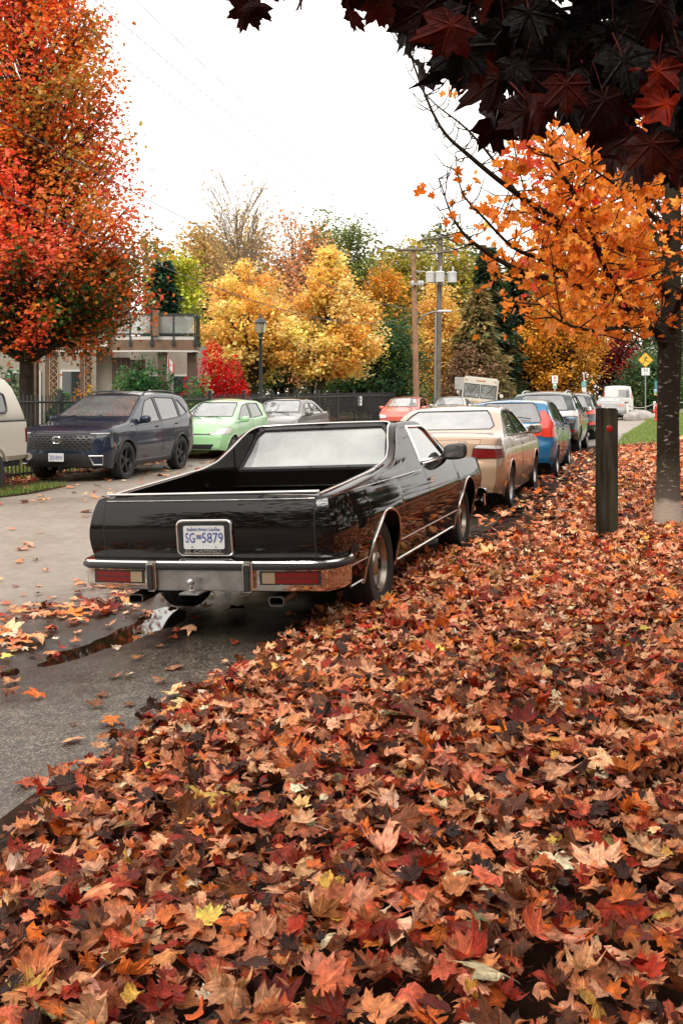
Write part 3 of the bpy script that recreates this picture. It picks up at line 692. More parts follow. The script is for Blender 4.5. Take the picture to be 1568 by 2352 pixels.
b = G(1098, 64); conifer('brown_spruce', 'brownish olive spruce with layered sprays behind the step van', b, hz(652, 64, b), 2.5, [(C(134, 120, 74, kf), .4), (C(112, 112, 70, kf), .35), (C(158, 132, 82, kf), .25)], 34, 12, .5, dens=34, group=g_)
b = G(374, 52); conifer('dark_conifer', 'blue green conifer beside the balcony, partly behind the flame maple', b, hz(596, 52, b), 1.5, [(C(32, 58, 44, kf), .6), (C(48, 78, 52, kf), .4)], 34, 10, .45, dens=30, group=g_)
back('plum_tree', 'pinkish brown bushy tree just left of the step van', 1078, 63, 792, 62, .3, BROWNP, nclump=110, per=95, leaf=.16, trunk=.14, group=g_, clump=.085, bark=M_barkdark)
back('chestnut_tree', 'broad golden orange tree behind the parked dark SUVs', 1290, 78, 655, 100, 1.4, CHESTNUT, nclump=190, per=100, leaf=.2, trunk=.3, group=g_, clump=.06, bark=M_barkdark)
back('chestnut_tree', 'golden orange tree left of the red tree, further off', 1215, 90, 690, 60, 1.2, CHESTNUT, nclump=120, per=135, leaf=.22, trunk=.25, group=g_, clump=.07, bark=M_barkdark)
back('red_tree', 'dark red tree behind the white van', 1420, 84, 775, 58, 1.2, DARKRED, nclump=110, per=135, leaf=.2, trunk=.18, group=g_, clump=.075, bark=M_barkdark)
b = G(1505, 78)
make_tree('green_tree', 'bushy green tree behind the crossing sign', b, hz(806, 78, b), .2, 2.9, [(C(66, 100, 60, kf), .5), (C(92, 120, 70, kf), .3), (C(120, 136, 84, kf), .2)], 130, 100, .17, K4, ROUND, .15, M_barkdark, g_, .08)
b = G(1590, 84)
make_tree('green_tree', 'large dark green tree at the right edge behind the orange maple', b, 9, .2, 4, DGREEN, 150, 90, .22, K4, ROUND, .2, M_barkdark, g_, .08)
# the far wood filling in behind, one mass
def far_wood():
    n = 46000
    px = rng.uniform(330, 1750, n); Y = rng.uniform(96, 112, n); X = wx(px, Y)
    top = 5.2 + 3.0 * vnoise(X, X * 0, .16, 5) + 2.8 * vnoise(X, X * 0, .5, 6) 
    z = rng.random(n) ** .8 * top * 1.9
    c = pick([(C(112, 118, 62, kf), .35), (C(78, 92, 54, kf), .3), (C(150, 134, 66, kf), .25), (C(52, 64, 42, kf), .1)], n, .2)
    g = crown_leaves(np.stack([X, Y, z + hgt(X, Y)], -1), c, K4, .5 * np.exp(rng.normal(0, .25, n)))
    tag(link('far_wood', leaves_mesh('far_wood', [g]), M_foliage), None, None, None, 'stuff')
    n = 9000; X = rng.uniform(-30, 45, n); Y = 78 + rng.uniform(0, 14, n); z = rng.random(n) * 2.3
    c = pick([(C(40, 52, 32, kf), .5), (C(58, 62, 36, kf), .3), (C(84, 70, 40, kf), .2)], n, .2)
    g = crown_leaves(np.stack([X, Y, z + hgt(X, Y)], -1), c, K4, .38 * np.exp(rng.normal(0, .25, n)))
    tag(link('undergrowth', leaves_mesh('undergrowth', [g]), M_foliage), None, None, None, 'stuff')
far_wood()
# dark trunks on the lawn under the golden maples
for px, Y, lab in ((627, 64, 'dark forked trunk tree in the shade left under the golden maples'), (652, 66, 'dark slim trunk tree right beside the forked trunk'), (768, 62, 'dark crooked trunk tree between golden maple and dark green tree')):
    b = G(px, Y); make_tree('shade_tree', lab, b, 5.5, 2.0, 2.4, DGREEN, 60, 70, .2, K4, ROUND, .24, M_barkdark, g_, .1, lean=(.4 if px < 640 else -.3, 0))

# ------------------------------------------------------------------ near orange maple on the right
def orange_maple():
    Yt = 11.15; X0 = wx(1533, Yt); z0 = H1(X0, Yt)
    root = empty('orange_maple', (X0, Yt, z0), 0, 'orange leaved street maple with pale ringed trunk beside the wooden post', 'tree')
    def P(px, py, dy=0): Y = Yt + dy; return Vector((wx(px, Y) - X0, dy, wz(py, Y) - z0))
    wood = MB(); tw = MB()
    trunk = [Vector((0, 0, -.1)), Vector((0, 0, .12)), P(1533, 1120), P(1533, 960), P(1536, 820), P(1540, 700), P(1541, 560), P(1545, 420), P(1550, 280), P(1556, 100), P(1560, -200)]
    rt = [.27, .165, .128, .118, .13, .105, .098, .085, .075, .06, .03]
    wood.tube(trunk, rt, 14)
    limbs = [  # base point, then points outwards (px, py, depth)
        ([(1530, 800, 0), (1495, 745, -.3), (1430, 700, -.7), (1330, 655, -1.1), (1200, 625, -1.5), (1090, 560, -1.8), (1040, 500, -1.9), (1008, 410, -2.0)], .062),
        ([(1532, 790, 0), (1490, 730, .5), (1440, 640, 1.0), (1375, 540, 1.3), (1330, 440, 1.5), (1290, 360, 1.6), (1255, 310, 1.7)], .055),
        ([(1540, 690, 0), (1480, 600, -.4), (1400, 560, -.9), (1300, 520, -1.3), (1180, 440, -1.8), (1080, 360, -2.1), (1010, 290, -2.2), (950, 150, -2.3), (935, 80, -2.3)], .050),
        ([(1541, 590, 0), (1490, 520, .4), (1445, 430, .8), (1420, 350, 1.0), (1400, 250, 1.1), (1380, 150, 1.2)], .045),
        ([(1436, 705, -.7), (1400, 640, -1.2), (1365, 560, -1.6), (1330, 470, -1.9), (1290, 400, -2.1), (1240, 320, -2.3), (1180, 230, -2.4), (1120, 120, -2.5)], .034),
        ([(1330, 655, -1.1), (1250, 600, -1.3), (1180, 570, -1.5), (1110, 500, -1.7), (1060, 440, -1.9), (1045, 350, -1.9)], .022),
        ([(1500, 750, -.3), (1440, 745, -.9), (1370, 760, -1.4), (1290, 740, -1.8), (1230, 690, -2.0)], .03),
        ([(1538, 760, 0), (1560, 690, -.6), (1600, 600, -1.3), (1640, 500, -1.8)], .05),
        ([(1540, 640, 0), (1590, 560, .8), (1650, 480, 1.6), (1700, 380, 2.0)], .05),
        ([(1300, 520, -1.3), (1230, 500, -1.2), (1150, 390, -1.3), (1075, 300, -1.4), (1000, 240, -1.5), (955, 190, -1.5)], .018),
        ([(1542, 540, 0), (1480, 480, -1.0), (1420, 430, -1.8), (1350, 380, -2.4)], .035),
        ([(1545, 430, 0), (1490, 385, .5), (1430, 335, 1.0), (1380, 300, 1.3)], .03), ([(1543, 520, 0), (1495, 455, .9), (1455, 400, 1.6), (1500, 350, 2)], .03),
        ([(1541, 620, 0), (1560, 560, 1.0), (1585, 480, 1.7), (1560, 420, 2)], .03), ([(1539, 720, 0), (1560, 690, .9), (1590, 640, 1.6)], .03),
        ([(1536, 800, 0), (1500, 720, 1.2), (1440, 660, 2.2), (1330, 600, 3.0), (1230, 560, 3.4)], .045),
    ]
    sp = []
    for li, (pts, r0) in enumerate(limbs):
        q = [P(*p) for p in pts]; k = len(q)
        # smooth
        s = []
        for i in range(k - 1):
            p0, p1, p2, p3 = q[max(i - 1, 0)], q[i], q[i + 1], q[min(i + 2, k - 1)]
            for u in (0, .25, .5, .75):
                s.append(.5 * ((2 * p1) + (p2 - p0) * u + (2 * p0 - 5 * p1 + 4 * p2 - p3) * u * u + (3 * p1 - p0 - 3 * p2 + p3) * u ** 3))
        s.append(q[-1]); n = len(s)
        wood.tube(s, [r0 * (1 - i / (n - 1)) ** 1.15 + .0045 for i in range(n)], 7)
        sp.append((s, r0, li))
    tips = []
    bare_tips = {0: .55, 2: .5, 4: .68, 5: .45, 9: .25}
    for s, r0, li in sp:
        n = len(s)
        for i in range(3, n):
            f = i / (n - 1)
            for r in range(2 if r0 > .03 else 1):
                d = (s[i] - s[i - 1]).normalized()
                v = Vector((rng.normal(), rng.normal(), rng.normal() * .6 + .25)); v = (v - d * v.dot(d) * .4).normalized() * rng.uniform(.35, 1.1) * (1.15 - .5 * f)
                bare = f > bare_tips.get(li, 1.0)
                if bare: v *= .45
                e = s[i] + v + Vector((0, 0, .12)); m = s[i].lerp(e, .5) + Vector((0, 0, -.06))
                tw.tube([s[i], m, e], [.009 if not bare else .006, .006, .003], 4, False)
                if not bare: tips.append((s[i], m, e))
                elif rng.random() < .22: tips.append((m, e, e))
    tw.v and wood.add(tw.v, tw.f)
    m = mat('maple_trunk_bark', (.035, .028, .020), .9, spec=.1); nn = m.node_tree.nodes; l = m.node_tree.links; p = nn['Principled BSDF']
    tc = nn.new('ShaderNodeTexCoord'); sx = nn.new('ShaderNodeSeparateXYZ'); l.new(tc.outputs['Object'], sx.inputs[0])
    t1 = nn.new('ShaderNodeTexNoise'); t1.inputs['Scale'].default_value = 9; t1.inputs['Detail'].default_value = 7; l.new(tc.outputs['Object'], t1.inputs['Vector'])
    mp = nn.new('ShaderNodeMapping'); mp.inputs['Scale'].default_value = (14, 14, 38); l.new(tc.outputs['Object'], mp.inputs[0])
    t2 = nn.new('ShaderNodeTexNoise'); t2.inputs['Scale'].default_value = 1; t2.inputs['Detail'].default_value = 4; l.new(mp.outputs[0], t2.inputs['Vector'])
    # pale bare collar near the ground with a ragged edge (rubbed bark)
    ad = nn.new('ShaderNodeMath'); ad.operation = 'MULTIPLY_ADD'; ad.inputs[1].default_value = .22; l.new(t1.outputs[0], ad.inputs[0]); l.new(sx.outputs[2], ad.inputs[2])
    cr = nn.new('ShaderNodeValToRGB'); e = cr.color_ramp.elements; e[0].position = 0; e[0].color = (0, 0, 0, 1); e[1].position = 1; e[1].color = (0, 0, 0, 1)
    for pos, v in ((.185, 0), (.205, 1), (.43, 1), (.50, .25), (.75, .12)): q = e.new(pos); q.color = (v, v, v, 1)
    l.new(ad.outputs[0], cr.inputs[0])
    lp = nn.new('ShaderNodeMapRange'); lp.inputs[1].default_value = .60; lp.inputs[2].default_value = .68; lp.inputs[4].default_value = .75; l.new(t2.outputs[0], lp.inputs[0])
    mxm = nn.new('ShaderNodeMath'); mxm.operation = 'MAXIMUM'; l.new(cr.outputs[0], mxm.inputs[0]); l.new(lp.outputs[0], mxm.inputs[1])
    mc = nn.new('ShaderNodeMix'); mc.data_type = 'RGBA'; mc.inputs[6].default_value = (.022, .018, .012, 1); mc.inputs[7].default_value = (.30, .25, .20, 1)
    zf_ = nn.new('ShaderNodeMapRange'); zf_.inputs[1].default_value = 1.5; zf_.inputs[2].default_value = 2.3; zf_.inputs[3].default_value = 1; zf_.inputs[4].default_value = .06; l.new(sx.outputs[2], zf_.inputs[0]); mz = nn.new('ShaderNodeMath'); mz.operation = 'MULTIPLY'; l.new(mxm.outputs[0], mz.inputs[0]); l.new(zf_.outputs[0], mz.inputs[1]); l.new(mz.outputs[0], mc.inputs[0]); l.new(mc.outputs[2], p.inputs['Base Color'])
    bp = nn.new('ShaderNodeBump'); bp.inputs['Strength'].default_value = .7; bp.inputs['Distance'].default_value = .01; l.new(t2.outputs[0], bp.inputs['Height']); l.new(bp.outputs[0], p.inputs['Normal'])
    wood.build('trunk', m, root, 60, fix=False)
    ko = .95; OR = [(C(232, 132, 42, ko), .5), (C(218, 110, 32, ko), .35), (C(238, 152, 58, ko), .12), (C(214, 90, 42, ko), .03)]
    OR2 = [(C(236, 96, 70, ko), .4), (C(220, 54, 38, ko), .2), (C(240, 128, 52, ko), .4)]
    Ps, Cc = [], []
    for a, m_, e in tips:
        n = rng.integers(6, 13); f = rng.uniform(.35, 1.08, n)[:, None]
        p_ = np.where(f < .5, np.array(a) + (np.array(m_) - np.array(a)) * f * 2, np.array(m_) + (np.array(e) - np.array(m_)) * (f * 2 - 1))
        p_ = p_ + rng.normal(0, 1, (n, 3)) * np.array([.09, .09, .06]); p_[:, 2] -= .05
        Ps.append(p_); left = (a.x < -1.35) or (a.z < 2.9 and a.x < -.7)
        Cc.append(np.repeat(pick(OR2 if (left and rng.random() < .28) else OR, 1, .1), n, 0) * np.exp(rng.normal(0, .14, (n, 1))))
    # fill of the crown body between the limbs
    for s, r0, li in sp:
        for i in range(3, len(s)):
            if i / (len(s) - 1) > min(.82, bare_tips.get(li, 1.0) * .8): continue
            n = 24; c = np.array(s[i]); p_ = c + rng.normal(0, 1, (n, 3)) * np.array([.34, .6, .30]); Ps.append(p_)
            Cc.append(np.repeat(pick(OR, 1, .1), n, 0) * np.exp(rng.normal(0, .2, (n, 1))))
    P_ = np.concatenate(Ps); cc = np.concatenate(Cc)
    k = (P_[:, 2] > 2.0 + .25 * np.clip(P_[:, 0] + .6, 0, 1) + .12 * rng.random(len(P_))) & (rng.random(len(P_)) < sstep(P_[:, 0], -3.1, -1.5) * .93 + .07) & ~((np.abs((P_[:, 0] + X0) / (P_[:, 1] + Yt) * F + CX - 1538) < 46) & (P_[:, 1] < .15) & (rng.random(len(P_)) < .82)); P_, cc = P_[k], cc[k]; n = len(P_); print('orange leaves', n)
    loc = curl(T_MIDS[0] - np.array([0, 0]), rng.normal(0, .5, n), rng.normal(.3, .4, n), rng.random(n) * 6.28, rng.normal(-.12, .2, n), rng.normal(0, .08, n))
    rot = rots(np.abs(rng.normal(1.9, .55, n)), rng.normal(0, 1.4, n), rng.normal(0, .6, n))
    link('crown', leaves_mesh('crown', [(T_MIDS, place(loc, .060 * np.exp(rng.normal(0, .25, n)), rot, P_), tint(cc, T_MIDS, .12))]), M_foliage, root)
orange_maple()

# ------------------------------------------------------------------ dark maple hanging over the camera from the right
def dark_maple():
    bx, by = 3.3, 1.6; bz = H1(bx, by)
    root = empty('dark_red_maple', (bx, by, bz), 0, 'dark purple red maple overhanging the top right corner with drooping leaves', 'tree')
    wood = MB()
    wood.tube([(0, 0, -.1), (0, 0, .2), (-.05, .05, 1.2), (-.02, .1, 2.2), (0, .1, 3.4), (.1, .1, 5)], [.24, .18, .15, .14, .11, .05], 12)
    low = [(540, 0), (552, 70), (590, 60), (600, 8), (640, 18), (660, 0), (700, 22), (735, 8), (790, 25), (815, 72), (850, 45), (880, 66), (920, 60), (950, 110), (985, 205), (1010, 190), (1065, 235), (1110, 180), (1135, 250), (1145, 350), (1190, 330), (1215, 300), (1240, 318), (1290, 280), (1335, 340), (1395, 350), (1420, 400), (1460, 425), (1500, 400), (1530, 440), (1570, 460), (1700, 500)]
    lx, ly = [p[0] for p in low], [p[1] for p in low]
    tv = T_HI
    P, S, A = [], [], []
    # rim leaves: the tip of each touches the lower outline of the canopy
    for px, py in [(552, 74), (592, 62), (640, 20), (700, 26), (812, 74), (880, 68), (800, 40), (905, 66), (948, 112), (988, 208), (1066, 236), (1110, 190), (1004, 150), (1148, 356), (1190, 338), (1138, 262), (1240, 316), (1262, 296), (1335, 342), (1300, 270), (1400, 352), (1420, 402), (1468, 428), (1500, 412), (1535, 446), (1575, 462), (1445, 330), (1370, 300)]:
        Y = rng.uniform(2.3, 2.8); P.append((px, py, Y)); S.append(rng.uniform(.08, .105) * (.62 if px < 940 else 1))
    while len(P) < 1600:
        px = rng.uniform(560, 1760); py = rng.uniform(-520, 440); Y = rng.uniform(2.35, 4.2)
        size = rng.uniform(.068, .108); tip = py
        if py > np.interp(px, lx, ly) - 12: continue
        if px < 940 and py > -25 and rng.random() < .5: continue
        if 1070 < px < 1130 and 30 < py < 110 and rng.random() < .9: continue
        P.append((px, py, Y)); S.append(size)
    P = np.array(P); S = np.array(S); n = len(P)
    tipw = np.stack([wx(P[:, 0], P[:, 2]), P[:, 2], wz(P[:, 1], P[:, 2])], -1)
    # leaf hangs: local +y (tip) points down; blade roughly upright, turned at random
    tilt = R_(180) + R_(90) + rng.normal(0, .30, n); az = rng.normal(0, .85, n); spin = rng.normal(0, .22, n)
    rot = rots(tilt, az, spin)
    down = rot[:, :, 1]
    flip = down[:, 2] > 0
    cen = tipw - down * S[:, None] * .93 - np.array([bx, by, bz])
    loc = curl(T_HI[0], rng.normal(0, .95, n), rng.normal(0, .8, n), rng.random(n) * 6.28, rng.normal(.1, .4, n), rng.normal(0, .14, n))
    cols = pick([(C(36, 20, 20, .35), .68), (C(60, 20, 15, .35), .17), (C(170, 44, 18, .35), .10), (C(80, 72, 72, .42), .05)], n, .25)  # orange-red share: light glowing through leaves, put into their colour
    cols[:28] = pick([(C(150, 48, 24, .22), .5), (C(84, 30, 20, .3), .5)], 28, .2)  # rim leaves redder: the sky's backlight is put into their colour
    Wd = place(loc, S, rot, cen)
    # roof of leaves above and behind, out of the frame, that keeps the light off them
    m = 4000; Q = np.stack([rng.uniform(-6.3, 2.5, m), rng.uniform(-3.2, 3.4, m), rng.uniform(1.9, 4.4, m) - 0], -1); 
    Wp = Q + np.array([bx, by, bz]); okk = (Wp[:, 2] > CH + (905 - 0) / F * np.maximum(Wp[:, 1], .1) + .15) & (Wp[:, 2] > 2.3)
    Q = Q[okk]; m = len(Q)
    loc2 = curl(T_MIDS[0], rng.normal(0, .5, m), rng.normal(0, .5, m), rng.random(m) * 6.28, rng.normal(0, .2, m), rng.normal(0, .07, m))
    W2 = place(loc2, rng.uniform(.08, .13, m), rots(np.abs(rng.normal(.6, .5, m)), rng.random(m) * 6.28, rng.random(m) * 6.28), Q)
    c2 = pick([(C(46, 26, 30, .42), .7), (C(80, 28, 22, .42), .3)], m, .25)
    for k in range(46):
        e = Vector(cen[rng.integers(0, n)]); b0 = Vector((-.02, .1, rng.uniform(1.7, 2.6))); mid = b0.lerp(e, .55) + Vector((0, 0, .28))
        wood.tube([b0, b0.lerp(mid, .5) + Vector((0, 0, .1)), mid, e + Vector((0, 0, .04))], [.03, .02, .012, .004], 5, False)
    wood.build('trunk', M_barkdark, root, 60, fix=False)
    link('crown', leaves_mesh('crown', [(T_HI, Wd, tint(cols, T_HI, .15)), (T_MIDS, W2, tint(c2, T_MIDS, .15))], True), M_dark, root)
dark_maple()
# ------------------------------------------------------------------ vehicles
M_rubber = mat('tyre_rubber', (.012, .012, .012), .75, bump=.15, bscale=80)
M_blackpl = mat('black_plastic', (.012, .012, .013), .45)
M_under = mat('underbody', (.006, .006, .006), .9)
M_chrome = mat('chrome', (.62, .60, .58), .10, 1)
M_chromeold = mat('old_chrome', (.50, .47, .44), .16, 1, noise=.25, nscale=20)
M_alloy = mat('silver_alloy', (.42, .41, .40), .3, .9)
M_darkalloy = mat('dark_alloy', (.035, .035, .037), .35, .6)
M_red = mat('red_lens', (.13, .006, .005), .2, spec=.2, coat=.35)
M_redbright = mat('bright_red_lens', (.52, .035, .02), .12, coat=1)
M_clear = mat('clear_lens', (.55, .54, .52), .10, coat=1)
M_lampgrey = mat('smoked_headlamp', (.05, .055, .06), .08, coat=1)
M_amber = mat('amber_lens', (.5, .11, .015), .15, coat=1)
M_amberclear = mat('pale_amber_lens', (.24, .17, .10), .15, coat=1)
M_plate = mat('white_plate', (.50, .50, .49), .4)
M_plateblue = mat('blue_plate_paint', (.02, .04, .22), .4)
M_glass = glass_mat('window_glass', (.42, .47, .46))
M_glassdark = glass_mat('tinted_glass', (.10, .12, .12))
M_mist = glass_mat('misted_glass', (.5, .55, .55), .62, (.36, .365, .37))
M_mistlight = glass_mat('slightly_misted_glass', (.66, .72, .70), .30, (.36, .38, .38))
M_mistdark = glass_mat('misted_dark_glass', (.3, .33, .33), .38, (.34, .34, .345))
M_cloth = mat('seat_cloth', (.022, .021, .022), .9)
M_seam = mat('panel_seam', (.004, .004, .004), .8)

def smooth_poly(pts, n=700, win=.05):
    ys = np.linspace(pts[0][0], pts[-1][0], n); z = np.interp(ys, [p[0] for p in pts], [p[1] for p in pts])
    k = max(1, int(win / (ys[1] - ys[0]))); w = np.hanning(2 * k + 3); w /= w.sum()
    zp = np.concatenate([np.full(k + 1, z[0]), z, np.full(k + 1, z[-1])]); return ys, np.convolve(zp, w, 'valid')

class Shell:
    """Car body skin from its side silhouette and its plan, local frame: +y forward, rear axle over the origin."""
    def __init__(s, sp):
        s.sp = sp; g = sp.get
        s.y0, s.y1 = -sp['ro'], sp['wb'] + sp['fo']; s.hw = sp['W'] / 2
        s.ty, s.tz = smooth_poly([(s.y0, sp['top'][0][1])] + sp['top'] + [(s.y1, sp['top'][-1][1])] if False else sp['top'], win=g('win', .07))
        s.belt = lambda y: np.interp(y, [p[0] for p in sp['belt']], [p[1] for p in sp['belt']])
        s.T = lambda y: float(np.interp(y, s.ty, s.tz))
        s.Ra = sp['R'] + g('gap', .055); s.arcs = (0, sp['wb'])
        s.K = 15; s.M = 10
        for k in ('rear', 'front'):
            if k in sp:
                zz = np.linspace(0, 2.4, 241); d = np.interp(zz, *zip(*sp[k])); w = np.hanning(13); w /= w.sum(); d = np.convolve(np.pad(d, 6, 'edge'), w, 'valid'); s.sp = dict(s.sp); s.sp[k] = list(zip(zz, d))
        s.build()
    def zlo(s, y, edge=0):
        z = float(np.interp(y, [p[0] for p in s.sp['sill']], [p[1] for p in s.sp['sill']]))
        for c in s.arcs:
            d = abs(y - c)
            if d <= s.Ra + 1e-6 and not edge: z = max(z, s.sp['R'] - .01 + math.sqrt(max(0, s.Ra ** 2 - d * d)))
        return z
    def half(s, y, z):
        sp = s.sp; g = sp.get; pr, ar = g('plan_r', (.5, .06)); pf, af = g('plan_f', (.7, .12))
        w = s.hw * (1 - ar * max(0, min(1, (s.y0 + pr - y) / pr)) ** 2.2 - af * max(0, min(1, (y - (s.y1 - pf)) / pf)) ** 2.2)
        b = float(s.belt(y)); zm = g('zwide', .62)
        w -= g('tuck', .07) * max(0, min(1, (zm - z) / .4)) ** 1.6 + g('lean', .03) * max(0, min(1, (z - zm) / max(.05, b - zm))) ** 2
        for cz, amp, wd in g('crease', []): w += amp * math.exp(-((z - cz) / wd) ** 2)
        dz = max(0, z - b)
        if dz > 0: w -= g('shoulder', .02) * min(1, dz / .03) + g('tum', .34) * dz + g('tumc', .12) * dz * dz
        return w
    def warp(s, x, y, z):
        sp = s.sp; g = sp.get; rl = g('rl', .45); fl = g('fl', .5)
        if y < s.y0 + rl:
            bl = ((s.y0 + rl - y) / rl) ** 1.4; y += bl * (np.interp(z, *zip(*g('rear', [(0, 0)]))) + g('bow_r', .10) * (abs(x) / s.hw) ** 3.2)
        elif y > s.y1 - fl:
            bl = ((y - s.y1 + fl) / fl) ** 1.4; y -= bl * (np.interp(z, *zip(*g('front', [(0, 0)]))) + g('bow_f', .16) * (abs(x) / s.hw) ** 2.6)
        return (x, float(y), z)
    def ring(s, y, edge):
        sp = s.sp; T = s.T(y); cr = sp.get('crown', .035); rc = sp.get('rc', .04); K, M = s.K, s.M
        zl = s.zlo(y, edge); ze = max(zl + .03, T - cr - rc); rc_ = min(rc, max(.004, T - cr - ze)); b = min(float(s.belt(y)), zl + (ze - zl) * .95)
        if b < zl + .02: b = zl + (ze - zl) * .6
        lv = [zl + (b - zl) * i / 9 for i in range(9)] + [b + (ze - b) * i / (K - 9) for i in range(K - 9 + 1)]
        R = [(s.half(y, z), z) for z in lv]; we = R[-1][0]
        for i in (1, 2, 3):
            a = math.pi / 2 * i / 3; R.append((we - rc_ * (1 - math.cos(a)), ze + rc_ * math.sin(a)))
        wt = R[-1][0]; zt = R[-1][1]; inn = s.sp.get('inner')
        if inn is None:
            top = [(wt * (1 - 2 * i / M), zt + cr * (1 - (1 - 2 * i / M) ** 2)) for i in range(1, M)]
        else:
            zi = inn(y); xi = sp['xi'](y, wt)
            xs = [(wt + xi) * .5, xi + .002, xi, xi * .5]
            if zi is None: zz = [zt + cr * (1 - (x / wt) ** 2) for x in xs + [0]]
            else: zz = [zt + .004, zt + .004, zi, zi, zi]
            top = list(zip(xs, zz)) + [(0, zz[4])] + [(-x, z) for x, z in zip(xs[::-1], zz[3::-1])]
        return R + top + [(-x, z) for x, z in R[::-1]]
    def build(s):
        sp = s.sp; ys = [(y, 0) for y in np.linspace(s.y0, s.y1, sp.get('n', 64))]
        for c in s.arcs:
            ys = [q for q in ys if not abs(q[0] - c) < s.Ra + .012]
            ys += [(c + s.Ra * math.sin(math.pi * (i / 14 - .5)), 0) for i in range(15)] + [(c - s.Ra - .002, 1), (c + s.Ra + .002, 1)]
        ys += [(y, 0) for y in sp.get('stations', [])]
        ys = sorted(ys); V = []; Fc = []; rings = []
        for y, e in ys: rings.append([(x, y, z) for x, z in s.ring(y, e)])
        n = len(rings[0])
        for r in rings: V += r
        for i in range(len(ys) - 1):
            for j in range(n - 1): Fc.append((i * n + j, (i + 1) * n + j, (i + 1) * n + j + 1, i * n + j + 1))
            Fc.append((i * n + n - 1, (i + 1) * n + n - 1, (i + 1) * n, i * n))
        nL = s.K + 4; M = n - 2 * nL + 1
        for i, flip in ((0, False), (len(ys) - 1, True)):
            rows = []
            top = [i * n + j for j in range(nL - 1, n - nL + 1)][::-1]  # left .. right
            for j in range(nL - 1):
                r, l_ = V[i * n + j], V[i * n + n - 1 - j]; row = [i * n + n - 1 - j]
                for c in range(1, M):
                    f = (V[top[c]][0] - V[top[0]][0]) / (V[top[-1]][0] - V[top[0]][0])
                    V.append((l_[0] + (r[0] - l_[0]) * f, r[1], r[2])); row.append(len(V) - 1)
                row.append(i * n + j); rows.append(row)
            rows.append(top)
            for a, b in zip(rows[:-1], rows[1:]):
                for c in range(M):
                    q = (a[c], a[c + 1], b[c + 1], b[c]); Fc.append(q[::-1] if flip else q)
        V = [s.warp(*v) for v in V]
        me = bpy.data.meshes.new('tmp'); me.from_pydata(V, [], Fc); me.update()
        s.bm = bmesh.new(); s.bm.from_mesh(me); bpy.data.meshes.remove(me)
        bmesh.ops.remove_doubles(s.bm, verts=s.bm.verts, dist=.0004)
        s.lay = s.bm.faces.layers.int.new('part'); s.parts = []
    def cut(s, name, poly, view, m, flt=None, inset=.004, trim=None, parent=None, src=0, tname='trim', close=0):
        """part = faces inside a convex outline seen from the side (y,z), the back/front (x,z) or above (x,y)"""
        ia, ib = {'side': (1, 2), 'end': (0, 2), 'top': (0, 1)}[view]
        if sum(poly[i][0] * poly[(i + 1) % len(poly)][1] - poly[(i + 1) % len(poly)][0] * poly[i][1] for i in range(len(poly))) < 0: poly = poly[::-1]
        lo = [min(p[i] for p in poly) for i in (0, 1)]; hi = [max(p[i] for p in poly) for i in (0, 1)]
        def pool():
            R = []
            for f in s.bm.faces:
                if f[s.lay] != src: continue
                c = f.calc_center_median()
                if flt and not flt(c, f.normal): continue
                a = [v.co[ia] for v in f.verts]; b = [v.co[ib] for v in f.verts]
                if max(a) < lo[0] or min(a) > hi[0] or max(b) < lo[1] or min(b) > hi[1]: continue
                R.append(f)
            return R
        s.bm.normal_update()
        for i in range(len(poly)):
            p, q = poly[i], poly[(i + 1) % len(poly)]; d = (q[0] - p[0], q[1] - p[1]); no = [0, 0, 0]; no[ia] = d[1]; no[ib] = -d[0]
            co = [0, 0, 0]; co[ia] = p[0]; co[ib] = p[1]
            Fs = pool(); geom = Fs + list({e for f in Fs for e in f.edges}) + list({v for f in Fs for v in f.verts})
            if Fs: bmesh.ops.bisect_plane(s.bm, geom=geom, dist=1e-5, plane_co=co, plane_no=no)
        pid = len(s.parts) + 1; k = 0
        s.bm.normal_update()
        for f in pool():
            c = f.calc_center_median(); a, b = c[ia], c[ib]
            if all((poly[(i + 1) % len(poly)][0] - poly[i][0]) * (b - poly[i][1]) - (poly[(i + 1) % len(poly)][1] - poly[i][1]) * (a - poly[i][0]) > -1e-6 for i in range(len(poly))):
                f[s.lay] = pid; k += 1
        s.parts.append((name, m, inset, trim, parent, tname)); return pid
    def extract(s, pid):
        bm = bmesh.new(); mp = {}
        for f in s.bm.faces:
            if f[s.lay] == pid:
                vs = []
                for v in f.verts:
                    if v not in mp: mp[v] = bm.verts.new(v.co)
                    vs.append(mp[v])
                try: bm.faces.new(vs)
                except ValueError: pass
        bm.normal_update(); return bm
    def finish(s, root, mbody, mdoor=None):
        objs = {}
        for f in s.bm.faces:      # underside
            if f[s.lay] == 0 and f.normal.z < -.6 and f.calc_center_median().z < s.sp['R'] * 2 + .1: f[s.lay] = -1
        for pid, (name, m, inset, trim, parent, tname) in [(0, ('body', mbody, 0, None, None, ''))] + [(i + 1, p) for i, p in enumerate(s.parts)] + [(-1, ('underbody', M_under, 0, None, None, ''))]:
            bm = s.extract(pid)
            if not bm.faces: bm.free(); continue
            tb = None
            if trim:
                tb = MB()
                for e in bm.edges:
                    if len(e.link_faces) == 1:
                        nn = e.link_faces[0].normal; a, b = e.verts[0].co, e.verts[1].co
                        d = (b - a)
                        if d.length < 1e-4: continue
                        d.normalize(); sd_ = d.cross(nn); w, h = trim[1], trim[2] if len(trim) > 2 else trim[1] * .7
                        vs = []
                        for q in (a - d * w * .5, b + d * w * .5): vs += [q + sd_ * w - nn * .004, q + sd_ * w * .6 + nn * h, q - sd_ * w * .6 + nn * h, q - sd_ * w - nn * .004]
                        tb.add(vs, [(0, 1, 5, 4), (1, 2, 6, 5), (2, 3, 7, 6), (0, 3, 2, 1), (4, 5, 6, 7)])
            if inset:
                for v in bm.verts: v.co = v.co - v.normal * inset
